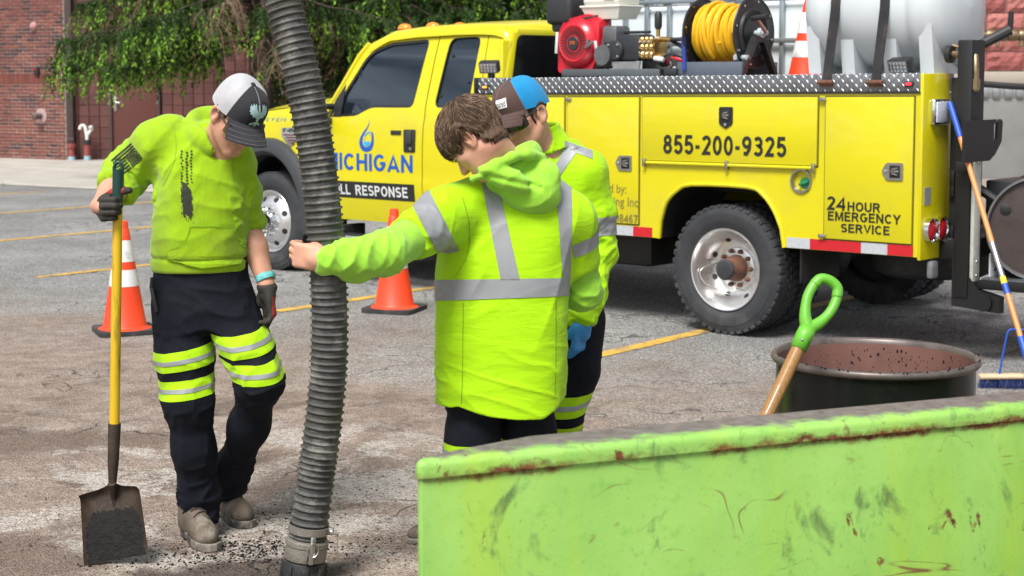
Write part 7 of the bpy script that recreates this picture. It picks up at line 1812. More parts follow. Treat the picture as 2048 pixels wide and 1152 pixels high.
mat('hair_light', (.19, .125, .085), .55, spec=.3, var=.3, vs=30); o = mbh.build('strands', 'hair_brown', gHair.ob, 180); o['kind'] = 'stuff'; o = mbl.build('strands', 'hair_light', gHair.ob, 180); o['kind'] = 'stuff'
def brow(root, c, R, s, m, off=.0):
    for sx in (1, -1):
        mb = MB(); pts = [c + R @ (np.array([sx * x, y, z]) * s) - np.array(root.location) for x, y, z in ((.012, .0985, .030), (.024, .0975, .034), (.038, .091, .033), (.050, .080, .026))]; mb.tube(pts, [.0035, .0052, .0045, .002], 6); mb.build('eyebrow', m, root)
        mb = MB(); mb.tube([c + R @ (np.array([sx * x, y, z]) * s) - np.array(root.location) for x, y, z in ((.019, .0905, .006), (.031, .0945, .009), (.043, .087, .006))], [.0015, .0034, .0018], 5); mb.build('eyelash', m, root)
brow(pB, hB, RB, 1.0, 'hair_dark')

# ================================================================== worker C: brown and blue cap, sunglasses, behind B
pC = empty('person', (pt(1140, 1000, 5.9)[0], 5.92, 0), 0, 'worker in brown and blue cap and dark sunglasses behind the bareheaded one', 'person', 'workers in lime shirts')
hC = pt(1049, 234, 5.82); RC = basis((-.62, -.67, -.42), (-.36, -.10, .93)); neckC = pt(1090, 280, 5.90)
sLc = pt(1172, 345, 5.90); eLc = pt(1193, 505, 5.93); wLc = pt(1166, 640, 5.80); sRc = pt(1040, 345, 6.02); eRc = pt(1000, 500, 6.0); wRc = pt(960, 560, 5.85)
torsoC = rowsA([(285, 1060, 1150, .0, .07), (305, 1045, 1170, 0, .095), (340, 1030, 1195, 0, .118), (420, 1030, 1200, 0, .13), (520, 1035, 1200, 0, .135), (640, 1040, 1200, 0, .138)], 5.94, 0)
def shirtC(P):
    d = stack(P, torsoC, rad(20)); sl = chain(P, [pt(1135, 315, 5.93), sLc, sLc * .5 + eLc * .5 + np.array([.012, 0, 0]), eLc, eLc * .4 + wLc * .6, wLc - nrm(wLc - eLc) * .012], [.07, .078, .072, .066, .058, .047], .03)
    sr = chain(P, [pt(1080, 315, 5.97), sRc, eRc, wRc], [.07, .07, .06, .045], .03); d = smin(d, sl, .04); d = smin(d, sr, .04)
    # collar
    Rn = basis((-.72, -.6, -.25), (-.30, -.12, .95)); q = (P - (neckC + np.array([.0, 0, .0]))) @ Rn; rr = np.hypot(q[:, 0], q[:, 1] * .95); co = np.maximum(np.abs(rr - (.069 + .30 * np.clip(-q[:, 2], -.03, .06))) - .006, np.abs(q[:, 2] - .004) - .046); d = smin(d, co, .008)
    d = smax(d, -cone_(P, neckC + np.array([.01, 0, -.06]), hC - RC[:, 2] * .04, .057, .060), .006)
    return smax(d, pt(0, 640, 5.94)[2] - P[:, 2], .01)
gC = Garment('work_shirt', shirtC, np.array([pt(925, 0, 5.8)[0], 5.68, pt(0, 660, 5.9)[2]]), np.array([pt(1240, 0, 6)[0], 6.2, pt(0, 240, 5.9)[2]]), .006, LIME_S, pC, det=lambda P: sleeve_folds(P, sLc, eLc, .009, 4.4) + sleeve_folds(P, eLc, wLc, .009, 6.4) + folds(P, 8, (.2, 0, 1), 2.5, .007, 61))
vB = nrm(pt(1150, 400, 5.9) - np.array([0, 0, 1.62]))
ax = nrm(eLc - sLc); gC.cut('sleeve_tape', 'tape_grey', [edge_plane((1160, 441), (1230, 432), (1200, 455), 5.85), edge_plane((1160, 476), (1230, 470), (1200, 455), 5.85), (pt(1160, 450, 5.9), (1, 0, 0))], .0025)
gC.cut('shoulder_tape', 'tape_grey', [edge_plane((1118, 300), (1170, 292), (1140, 320), 5.88), edge_plane((1112, 330), (1135, 283), (1150, 300), 5.88), edge_plane((1125, 345), (1150, 310), (1120, 300), 5.88)], .0025)
gC.cut('shoulder_tape', 'tape_grey', [edge_plane((1130, 282), (1188, 303), (1140, 310), 5.88), edge_plane((1118, 292), (1182, 318), (1150, 290), 5.88), (pt(1128, 300, 5.9), (1, 0, 0)), (pt(1184, 300, 5.9), (-1, 0, 0))], .0025)
legCl = [pt(1165, 640, 5.92), pt(1155, 740, 5.88), pt(1127, 830, 5.84), pt(1122, 920, 5.9), pt(1120, 1000, 5.95)]; legCr = [pt(1085, 640, 5.98), pt(1080, 740, 5.98), pt(1075, 840, 6.0), pt(1072, 930, 6.05), pt(1070, 1010, 6.05)]
def trouC(P):
    d = stack(P, rowsA([(590, 1060, 1200, 0, .11), (650, 1055, 1198, 0, .115), (700, 1055, 1196, 0, .11)], 5.94, 0)); d = smin(d, chain(P, legCl, [.088, .080, .068, .062, .06], .04), .04); d = smin(d, chain(P, legCr, [.088, .08, .068, .062, .06], .04), .04)
    return d
gTC = Garment('trousers', trouC, np.array([pt(1030, 0, 5.9)[0], 5.72, .02]), np.array([pt(1215, 0, 6)[0], 6.2, pt(0, 580, 5.9)[2]]), .0075, NAVY, pC, det=lambda P: folds(P, 9, (.2, 0, 1), 3, .005, 71))
for a, b in ((794, 832), (852, 884)):
    for f0, f1, m, nm, of in ((0, 1, 'band_lime', 'shin_band', .0022), (.42, .64, 'tape_grey', 'stripe', .0042)):
        za = pt(1120, a + (b - a) * f0, 5.80); zb = pt(1120, a + (b - a) * f1, 5.80); n = nrm([.06, .15, -1]); gTC.cut(nm, m, [(za, n), (zb, -n)], of)
boot(pC, np.array([legCl[-1][0], 6.02, 0]), np.array([legCl[-1][0] - .10, 5.75, 0])); boot(pC, np.array([legCr[-1][0], 6.12, 0]), np.array([legCr[-1][0] - .10, 5.85, 0]))
def bodyC(P):
    d = head_fn(P, hC, RC, 1.05)
    d = smin(d, cone_(P, neckC + np.array([.01, .0, -.07]), hC - RC[:, 2] * .05 - RC[:, 1] * .025, .058, .050), .03)
    d = smin(d, chain(P, [neckC + np.array([.0, .02, -.05]), neckC + np.array([.0, .02, -.3])], [.08, .10], .03), .05)
    d = smin(d, chain(P, [neckC + np.array([0, .02, -.07]), sLc, eLc, wLc], [.05, .046, .042, .03], .02), .03); d = smin(d, chain(P, [neckC + np.array([0, .02, -.07]), sRc, eRc, wRc], [.05, .046, .042, .03], .02), .03)
    d = smin(d, cone_(P, wLc, wLc + np.array([-.005, -.005, -.04]), .026, .014), .01); return smin(d, cone_(P, wRc, wRc + np.array([-.07, -.03, -.02]), .027, .02), .01)
bC = Garment('body', bodyC, np.array([pt(930, 0, 5.8)[0], 5.62, pt(0, 700, 5.9)[2]]), np.array([pt(1225, 0, 5.9)[0], 6.2, pt(0, 130, 5.8)[2]]), .0042, 'skin', pC)
def gloveC(P): return smin(hand_fn(P, wLc + np.array([-.004, -.002, -.015]), (-.18, -.12, -.97), (-.80, .55, .1), (.75, .85, .5), (.35, .5, .35), side=-1, sc=1.0, fat=1.12), cone_(P, wLc + np.array([.002, 0, .03]), wLc + np.array([-.004, -.002, -.05]), .040, .033), .012)
Garment('glove', gloveC, wLc - np.array([.13, .13, .22]), wLc + np.array([.1, .12, .06]), .0036, 'nitrile_blue', pC, det=lambda P: .0016 * gnoise(P * 70))
def hairC(P):
    p = (P - hC) @ RC; d = head_fn(P, hC, RC, 1.05) - .006; line = np.interp(p[:, 1], [-.11, -.05, -.036, -.026, .018, .026, .036], [-.06, -.062, -.05, .024, .024, -.035, .02])
    d = np.maximum(d, line - p[:, 2]); d = np.maximum(d, p[:, 2] - .05); d = np.maximum(d, p[:, 1] - .036); ear = np.hypot(p[:, 1] + .008, p[:, 2] + .003) - .034
    return np.where(np.abs(p[:, 0]) > .05, np.maximum(d, -ear), d)
Garment('hair', hairC, hC - .14, hC + .14, .0045, 'hair_dark', pC)
pc, brim, crown, W = cap(pC, pC, hC, RC, 1.06, 'cap_brown', 'cap_blue_mesh', 'cap_brown', 58, .016, (.17, .12, .115))
# white lettering patch on the front
V, F = text_mesh('asured', 1.5, .62, 0, shear=.3, res=2); V = [tuple(p_) for p_ in V]
def cap_flat(V, F, m, name, v0, th0, sc, parent, lift):
    out = [W(crown(rad(th0) + x * sc / .09, v0 + y * sc / .11) * np.array([lift, lift, 1]) + np.array([0, .001, 0])) for x, y, *_ in V]; return link_mesh(name, out, F, m, parent, 0)
plq, T2, _ = cdt([(-.85, -.42), (.72, -.42), (.95, .42), (-.62, .42)], [], .15)
ptch = cap_flat(plq, T2, 'white_paint', 'cap_patch', .27, 12, .032, pc['cap_front'], 1.010)
cap_flat(V, F, 'emblem_dark', 'patch_lettering', .27, 12, .030, ptch, 1.020)
glasses(pC, hC, RC, 1.04, 'shade_lens', 'black_plastic'); brow(pC, hC, RC, 1.05, 'hair_dark')
# ================================================================== vacuum hose
def ribbed_hose():
    ctr = [(606, 1150, 4.93), (612, 1100, 4.93), (620, 1040, 4.935), (632, 950, 4.94), (646, 850, 4.945), (656, 750, 4.95), (659, 650, 4.95), (657, 560, 4.95), (652, 480, 4.955), (642, 380, 4.96), (630, 290, 4.965), (614, 200, 4.97), (594, 110, 4.98), (570, 20, 5.0), (540, -80, 5.02), (500, -190, 5.05), (450, -320, 5.1)]
    root = empty('vacuum_hose', tuple(pt(606, 1150, 4.93) * np.array([1, 1, 0])), 0, 'thick black ribbed vacuum hose hanging to the ground between the workers', 'hose')
    o = np.array(root.location); C = np.array(catmull([pt(*c) for c in ctr], 40)); seg = np.r_[0, np.cumsum(np.linalg.norm(np.diff(C, axis=0), axis=1))]
    s0 = .115; S = np.arange(s0, seg[-1], .0021); P = np.stack([np.interp(S, seg, C[:, k]) for k in range(3)], 1)
    T_ = np.gradient(P, axis=0); T_ /= np.linalg.norm(T_, axis=1)[:, None]; X = np.cross(T_, [0, 1., 0]); X /= np.linalg.norm(X, axis=1)[:, None]; Yv = np.cross(T_, X)
    n = 40; A = np.arange(n) / n * 2 * PI; pitch = .0230
    # tilted annular ribs: phase depends a little on angle, spacing wobbles
    wob = np.interp(S, np.arange(0, 4, .1), np.random.default_rng(2).normal(0, .22, 40))
    ph = (S[:, None] / pitch + wob[:, None] + .10 * np.sin(A)[None]) % 1.0
    rib = np.exp(-((ph - .5) / .15) ** 2); mid = .30 * np.exp(-((ph - .02) / .14) ** 2) + .30 * np.exp(-((ph - 1.02) / .14) ** 2)
    Rr = .0555 + .0072 * rib + .0018 * mid + .0006 * np.random.default_rng(3).normal(0, 1, ph.shape)
    V = P[:, None] + X[:, None] * (np.cos(A)[None] * Rr)[..., None] + Yv[:, None] * (np.sin(A)[None] * Rr)[..., None]
    m = len(S); i = np.arange(m - 1)[:, None] * n; k = np.arange(n)[None]; F = np.stack([i + k, i + (k + 1) % n, i + n + (k + 1) % n, i + n + k], -1).reshape(-1, 4)
    hm = mat('hose_rubber', (.056, .0555, .052), .6, var=.4, vs=22, bump=.3, bs=140, dirt=(.26, .25, .225), dirt_amt=.7, dirt_scale=13, dirt_lo=.50, dirt_hi=.70, spec=.4)
    # moss and mud between the ribs
    nn = hm.node_tree.nodes; L = hm.node_tree.links; b = nn['Principled BSDF']; tc_ = nn.new('ShaderNodeTexCoord'); q = nn.new('ShaderNodeTexNoise'); q.inputs['Scale'].default_value = 4.5; q.inputs['Detail'].default_value = 6; L.new(tc_.outputs['Object'], q.inputs['Vector'])
    mr = nn.new('ShaderNodeMapRange'); mr.inputs[1].default_value = .52; mr.inputs[2].default_value = .72; mr.inputs[4].default_value = .35; L.new(q.outputs['Fac'], mr.inputs[0]); mx = nn.new('ShaderNodeMix'); mx.data_type = 'RGBA'; L.new(mr.outputs[0], mx.inputs[0]); L.new(b.inputs['Base Color'].links[0].from_socket, mx.inputs[6]); mx.inputs[7].default_value = (.085, .08, .035, 1); L.new(mx.outputs[2], b.inputs['Base Color'])
    link_mesh('ribbed_tube', V.reshape(-1, 3) - o, F, hm, root, 180)
    # fittings at the lower end
    a = C[0] - o; d = nrm(C[60] - C[0]); M = frame(a - d * .0, a + d)
    mat('cam_alloy', (.27, .25, .215), .5, .6, var=.2, vs=14, bump=.3, bs=70, dirt=(.18, .14, .10), dirt_amt=.6, dirt_scale=8); mat('cap_rubber', (.018, .019, .020), .55, var=.3, vs=14, dirt=(.16, .15, .14), dirt_amt=.5, dirt_scale=14, dirt_lo=.56, dirt_hi=.7)
    mb = MB(); mb.lathe([(.045, -.055), (.050, -.050), (.050, -.02)], 40, M, False); mb.build('nozzle', 'cap_rubber', root)
    mb = MB(); mb.lathe([(.050, -.022), (.068, -.018), (.070, .0), (.070, .035), (.066, .048), (.056, .055)], 48, M, False); ccap = mb.build('coupling_ring', 'cap_rubber', root)
    for k in range(8):
        mb = MB(); an = 2 * PI * k / 8 + .2; mb.box((.070 * math.cos(an), .070 * math.sin(an), .014), (.010, .022, .056), .004, (0, 0, an), M=M); mb.build('grip_lug', 'cap_rubber', ccap)
    mb = MB(); mb.lathe([(.054, .052), (.066, .056), (.068, .075), (.066, .098), (.069, .102), (.069, .116), (.060, .122), (.05, .124)], 48, M, False); cam = mb.build('cam_coupling', 'cam_alloy', root)
    for an in (-1.25, 1.9):
        mb = MB(); Mc = M @ Matrix.Rotation(an, 4, 'Z') @ TR((.070, 0, .075))
        for yy in (-.014, .014): mb.box((.004, yy, .008), (.016, .007, .034), .003, M=Mc)
        mb.build('cam_lug', 'cam_alloy', cam); mb = MB(); mb.box((.014, 0, .044), (.012, .017, .062), .004, (0, rad(-6), 0), M=Mc); mb.box((.012, 0, .0), (.016, .016, .03), .004, M=Mc); lev = mb.build('cam_lever', 'brushed_steel', cam)
        mb = MB(); mb.tube([tuple(Mc @ Vector((.024, .018 * math.cos(q_), .034 + .022 * math.sin(q_)))) for q_ in np.linspace(0, 2 * PI, 21)[:-1]], .0022, 6, closed=True); mb.build('pull_ring', 'brushed_steel', lev)
    mb = MB(); mb.lathe([(.0575, .118), (.0575, .15)], 40, M, False); mb.build('hose_stub', hm, root)
    mb = MB(); mb.lathe([(.062, .142), (.0655, .143), (.0655, .166), (.062, .167)], 48, M, False); cl = mb.build('band_clamp', 'cam_alloy', root)
    mb = MB(); Mc = M @ Matrix.Rotation(-.1, 4, 'Z') @ TR((.072, 0, .155)); mb.box((0, 0, 0), (.02, .016, .024), .003, M=Mc); mb.cyl(tuple(Mc @ Vector((.0, -.02, 0))), tuple(Mc @ Vector((.022, .012, -.008))), .0045, 8); mb.build('clamp_bolt', 'brushed_steel', cl)
ribbed_hose()

# ================================================================== square shovel held by worker A
sv = empty('shovel', tuple(pt(225, 1120, 5.15) * np.array([1, 1, 0])), 0, 'square-nose shovel with yellow fibreglass handle, blade black with muck', 'shovel')
so = np.array(sv.location)
top_ = pt(237, 322, 5.17) - so; soc = pt(229, 852, 5.16) - so; neck_ = pt(225, 965, 5.155) - so
mat('fibre_yellow', (.62, .40, .012), .45, var=.15, vs=14, dirt=(.10, .075, .02), dirt_amt=.75, dirt_scale=18, dirt_lo=.52, dirt_hi=.66, stretch=(1, 1, .18)); mat('shovel_steel', (.050, .036, .026), .65, .5, var=.35, vs=12, bump=.3, bs=70, dirt=(.16, .10, .06), dirt_amt=.6, dirt_scale=9)
mat('grip_green', (.006, .045, .036), .35, var=.1)
mb = MB(); mb.tube([soc, soc + (top_ - soc) * .5, soc + (top_ - soc) * .88], [.0170, .0168, .0160], 16); mb.build('handle', 'fibre_yellow', sv)
g0 = soc + (top_ - soc) * .845; mb = MB(); mb.tube([g0, g0 + (top_ - g0) * .8], [.0190, .0190], 16); axs_ = nrm(top_ - g0)
loop = [g0 + (top_ - g0) * .76 + np.array([.0135 * c_, 0, 0]) + axs_ * z_ for c_, z_ in ((-1, 0), (-1, .012), (-.72, .024), (0, .030), (.72, .024), (1, .012), (1, 0))]
mb.tube(loop, .0065, 8); mb.build('grip', 'grip_green', sv)
mb = MB(); mb.tube([neck_ + np.array([0, -.0, -.02]), neck_, neck_ + (soc - neck_) * .35, soc + (top_ - soc) * .004, soc + (top_ - soc) * .01], [.012, .0135, .0185, .0215, .0205], 16); mb.build('socket', 'shovel_steel', sv)
# blade: dished plate with rolled shoulders
bl = [pt(164, 985, 5.16), pt(281, 968, 5.16), pt(299, 1107, 5.10), pt(170, 1131, 5.10)]; V = []; F = []; nu, nv = 22, 22
for side_ in (0, 1):
    for j in range(nv + 1):
        for i in range(nu + 1):
            u, v = i / nu, j / nv; p_ = (bl[0] * (1 - u) + bl[1] * u) * (1 - v) + (bl[3] * (1 - u) + bl[2] * u) * v
            dish = .030 * (1 - (2 * u - 1) ** 2) * (1 - .45 * v) - .018 * abs(2 * u - 1) ** 8 * (1 - v * .6); p_ = p_ + np.array([0, dish + side_ * .003 - .006, 0])
            if v < .12: p_ = p_ + np.array([0, -.020 * (1 - v / .12) ** 2 * min(1, abs(2 * u - 1) * 3), .0])
            V.append(p_ - so + (np.array([0, 0, .012 * math.exp(-((u - .5) / .16) ** 2)]) if j == 0 else 0))
st = (nu + 1) * (nv + 1)
for j in range(nv):
    for i in range(nu): a = j * (nu + 1) + i; F += [(a, a + nu + 1, a + nu + 2, a + 1), (st + a, st + a + 1, st + a + nu + 2, st + a + nu + 1)]
for i in range(nu): F += [(i, i + 1, st + i + 1, st + i), (nv * (nu + 1) + i, st + nv * (nu + 1) + i, st + nv * (nu + 1) + i + 1, nv * (nu + 1) + i + 1)]
for j in range(nv): F += [(j * (nu + 1), st + j * (nu + 1), st + (j + 1) * (nu + 1), (j + 1) * (nu + 1)), (j * (nu + 1) + nu, (j + 1) * (nu + 1) + nu, st + (j + 1) * (nu + 1) + nu, st + j * (nu + 1) + nu)]
blade = link_mesh('blade', V, F, 'shovel_steel', sv, 50)
mb = MB(); mb.tube([neck_ + np.array([0, -.012, -.0]), pt(226, 1000, 5.158) - so + np.array([0, .016, 0]), pt(228, 1040, 5.14) - so + np.array([0, .022, 0])], [.013, .010, .003], 10); mb.build('rib', 'shovel_steel', blade)
# muck stuck to the blade
mat('wet_muck', (.009, .008, .0075), .7, var=.4, vs=30, bump=.6, bs=160, spec=.3); rs = np.random.default_rng(31); V2 = []; F2 = []
for j in range(26):
    for i in range(30):
        u = i / 29; v = .22 + .78 * j / 25; p_ = (bl[0] * (1 - u) + bl[1] * u) * (1 - v) + (bl[3] * (1 - u) + bl[2] * u) * v
        edge_ = min(u, 1 - u) * 6; h_ = .011 * min(1, edge_) * min(1, (v - .22) * 3) * (.6 + .7 * rs.random()) - .003; dish = .030 * (1 - (2 * u - 1) ** 2) * (1 - .45 * v) - .018 * abs(2 * u - 1) ** 8 * (1 - v * .6)
        V2.append(p_ - so + np.array([0, dish - .006 - h_, 0]))
for j in range(25):
    for i in range(29): a = j * 30 + i; F2.append((a, a + 30, a + 31, a + 1))
link_mesh('muck', V2, F2, 'wet_muck', blade, 180)

# ================================================================== open drum in front
dm = empty('steel_drum', (1.054, 4.5, 0), 0, 'open-topped black steel drum with brown inside, spade leaning on it', 'drum')
mat('drum_gloss', (.007, .0075, .007), .25, var=.2, vs=5, spec=.3, dirt=(.03, .025, .02), dirt_amt=.3, dirt_scale=5); mat('drum_inside', (.175, .085, .068), .5, var=.2, vs=6, dirt=(.09, .045, .038), dirt_amt=.5, dirt_scale=5)
mat('drum_rim', (.13, .105, .095), .4, .3, var=.25, vs=18, dirt=(.03, .025, .02), dirt_amt=.6, dirt_scale=16)
mb = MB(); mb.lathe([(.27, .0), (.285, .004), (.285, .20), (.288, .215), (.296, .228), (.296, .240), (.288, .253), (.285, .27), (.285, .50), (.288, .515), (.297, .532), (.299, .545), (.297, .558), (.288, .575), (.284, .59), (.283, .795)], 80, None, False); mb.build('shell', 'drum_gloss', dm, 40)
mb = MB(); mb.lathe([(.279, .800), (.279, .60), (.279, .03), (0, .03)], 80, None, False); mb.build('liner', 'drum_inside', dm, 40)
mb = MB(); mb.lathe([(.279, .798), (.281, .812), (.289, .818), (.297, .812), (.298, .802), (.293, .795), (.284, .794)], 80, None, False); mb.build('rim', 'drum_rim', dm, 180)
V = []; F = []; rs = np.random.default_rng(8)
for k in range(12):
    rr = .279 * k / 11
    for i in range(48): an = 2 * PI * i / 48; V.append((rr * math.cos(an), rr * math.sin(an), .60 + .03 * math.sin(an * 2 + 1) * rr / .28 + rs.normal(0, .006)))
for k in range(11):
    for i in range(48): F.append((k * 48 + i, k * 48 + (i + 1) % 48, (k + 1) * 48 + (i + 1) % 48, (k + 1) * 48 + i))
link_mesh('sludge', V, F, 'wet_muck', dm, 60)
mb = MB()
for k in range(120):
    an = rs.choice([.35, 1.1, 1.75]) + rs.normal(0, .22); z = .80 - abs(rs.normal(0, .05)) - .012; r_ = .0008 + .0030 * rs.random() ** 2.5; c = (.2782 * math.cos(an), .2782 * math.sin(an), z); Ms_ = TR(c, (0, rad(90), an)) if False else Matrix.Translation(c) @ Matrix.Rotation(an, 4, 'Z') @ Matrix.Rotation(rad(-90), 4, 'Y')
    mb.lathe([(r_, 0), (r_ * .8, .0012), (0, .0018)], 7, Ms_ @ TR((0, 0, 0), (0, 0, 0), (1 + rs.random() * 1.3, 1, 1)), False)
for k in range(70):
    an = rs.normal(-1.55, .75); r_ = rs.uniform(.0012, .0034); rr = .289 + rs.normal(0, .004); mb.lathe([(r_, -.001), (r_ * .9, .002), (0, .003)], 6, TR((rr * math.cos(an), rr * math.sin(an), .816)), False)
o = mb.build('splashes', 'wet_muck', dm, 60); o['kind'] = 'stuff'

# ================================================================== D-handle spade leaning on the drum
sp = empty('spade', (.58, 4.02, 0), 0, 'spade with lime green D-grip and wooden shaft, leaning on the open drum', 'spade')
so = np.array(sp.location); mat('grip_lime', (.13, .42, .035), .4, var=.12, vs=16, dirt=(.07, .13, .02), dirt_amt=.6, dirt_scale=16, dirt_lo=.55, dirt_hi=.7); mat('ash_wood', (.30, .155, .048), .55, var=.3, vs=9, stretch=(30, 30, 1.2), coat=.15)
A_ = pt(1600, 690, 4.17) - so; B_ = pt(1534, 830, 4.10) - so; ax_ = nrm(A_ - B_); base_ = B_ - ax_ * .42; tip_ = pt(1636, 590, 4.20) - so
mb = MB(); mb.tube([base_, B_, A_], [.0185, .0185, .0185], 18); mb.build('shaft', 'ash_wood', sp)
mb = MB(); mb.tube([A_ - ax_ * .012, A_ + ax_ * .03, A_ + ax_ * .055], [.0225, .0235, .0225], 16); n_ = nrm(np.cross(ax_, [0, 1., 0]))     # in-picture perpendicular
if n_[0] < 0: n_ = -n_
yk = A_ + ax_ * .05; Lp = [yk, yk + ax_ * .030 - n_ * .022, yk + ax_ * .075 - n_ * .037, yk + ax_ * .118 - n_ * .036, yk + ax_ * .142 - n_ * .026]
Rp = [yk, yk + ax_ * .030 + n_ * .022, yk + ax_ * .075 + n_ * .037, yk + ax_ * .118 + n_ * .036, yk + ax_ * .142 + n_ * .026]
mb.tube(catmull(Lp, 5), [.020 - .0065 * min(1, i / 8) for i in range(21)], 12); mb.tube(catmull(Rp, 5), [.020 - .0065 * min(1, i / 8) for i in range(21)], 12)
mb.tube(catmull([Lp[3], Lp[4], yk + ax_ * .150, Rp[4], Rp[3]], 6), .0145, 14); gp = mb.build('d_grip', 'grip_lime', sp, 180)
mb = MB(); mb.lathe([(.005, 0), (.004, .003), (0, .004)], 10, frame(A_ + ax_ * .02 + np.array([-.006, -.0225, 0]), A_ + ax_ * .02 + np.array([-.006, -.05, 0]))); mb.build('rivet', 'chrome', gp)
V = []; F = []
for j in range(9):
    for i in range(7):
        an = rad(-150 + 60 * i / 6 - 0); c = B_ + ax_ * (.005 + .085 * j / 8); x_ = n_; y_ = np.cross(ax_, n_); V.append(c + (x_ * math.cos(an + rad(0)) * -.45 + y_ * (-1 if y_[1] > 0 else 1) * .9 * abs(math.sin(an))) * .0 + nrm(np.array([0, -1., 0]) * 1 + n_ * (-.55 + 1.0 * i / 6)) * .0192)
for j in range(8):
    for i in range(6): a = j * 7 + i; F.append((a, a + 1, a + 8, a + 7))
link_mesh('paper_label', V, F, 'white_paint', sp, 60)
bt = base_ - ax_ * .02; mb = MB(); mb.tube([bt + ax_ * .06, bt - ax_ * .02, bt - ax_ * .12], [.021, .019, .012], 14); mb.build('socket', 'shovel_steel', sp)
V = []; F = []
for j in range(13):
    for i in range(11): u = i / 10 * 2 - 1; v = j / 12; V.append(bt - ax_ * (.08 + .30 * v) + n_ * u * .085 * (1 - .25 * max(0, v - .7) / .3 * abs(u)) + np.array([0, .018 * (1 - u * u), 0]))
for j in range(12):
    for i in range(10): a = j * 11 + i; F.append((a, a + 1, a + 12, a + 11))
link_mesh('blade', V, F, 'shovel_steel', sp, 60)

# ================================================================== push broom leaning on the tail of the truck
bm_ = empty('push_broom', (2.62, 8.1, 0), 0, 'push broom with orange handle and blue bristles leaning on the truck tail', 'broom')
so = np.array(bm_.location); tp = (TM @ Vector((-1.42, .99, 1.47))); tp = np.array(tp) - so; ft_ = pt(2046, 690, 8.02) - so
mat('handle_orange', (.62, .24, .075), .4, var=.15, vs=12, stretch=(12, 12, 1)); mat('broom_blue', (.015, .075, .42), .45, var=.1); mat('bristle_blue', (.012, .028, .13), .6, var=.4, vs=40); mat('label_yellow', (.75, .58, .02), .5)
ax_ = nrm(tp - ft_); Lb = np.linalg.norm(tp - ft_); at_ = lambda t: ft_ + ax_ * Lb * t
def seg_(nm, t0, t1, r_, m, n=14): mb = MB(); mb.tube([at_(t0), at_((t0 + t1) / 2), at_(t1)], r_, n); return mb.build(nm, m, bm_)
hd_ = seg_('handle', -.02, .86, .0145, 'handle_orange'); seg_('end_grip', .845, 1.0, .0170, 'broom_blue'); seg_('metal_sleeve', .26, .40, .0158, 'brushed_steel'); seg_('yellow_label', .235, .262, .0166, 'label_yellow'); seg_('blue_label', .195, .236, .0164, 'broom_blue'); seg_('ferrule', -.05, .03, .0185, 'broom_blue')
hc = np.array([2.60, 8.08, .085]) - so; hx = nrm([1., -.10, .03]); hc = pt(2048, 752, 8.06) - so
Mh = Matrix(np.stack([hx, nrm(np.cross([0, 0, 1.], hx)), [0, 0, 1.]], 1).tolist()).to_4x4(); Mh.translation = Vector(hc)
mb = MB(); mb.box((.0, 0, .0), (.46, .065, .026), .012, M=Mh, seg=3); blk_ = mb.build('broom_block', 'pale_wood', bm_)
V = []; F = []; rs = np.random.default_rng(5); k = 0
for i in range(60):
    for j in range(9):
        x = -.215 + .43 * i / 59; y = -.024 + .048 * j / 8
        for q in range(2):
            dx, dy = rs.normal(0, .010) + x * .10, rs.normal(0, .010) + y * .5; x2 = x + rs.normal(0, .002); y2 = y + rs.normal(0, .002); a = rs.uniform(0, PI); w0 = .0016
            p0 = Mh @ Vector((x2 - w0 * math.cos(a), y2 - w0 * math.sin(a), -.012)); p1 = Mh @ Vector((x2 + w0 * math.cos(a), y2 + w0 * math.sin(a), -.012)); p2 = Mh @ Vector((x2 + dx, y2 + dy, -.085)); n0 = len(V); V += [tuple(p0), tuple(p1), tuple(p2)]; F.append((n0, n0 + 1, n0 + 2))
o = link_mesh('bristles', V, F, 'bristle_blue', bm_, 0); o['kind'] = 'stuff'
mb = MB(); br1 = at_(.055) ; e1 = np.array(Mh @ Vector((-.125, 0, .012))); e2 = np.array(Mh @ Vector((.125, 0, .012)))
mb.tube(catmull([e1, e1 + (br1 - e1) * .55 + np.array([-.030, 0, .01]), br1 + np.array([-.05, 0, .0]), br1, br1 + np.array([.05, 0, 0]), e2 + (br1 - e2) * .55 + np.array([.03, 0, .01]), e2], 6), .0055, 8); mb.build('brace', 'broom_blue', bm_)

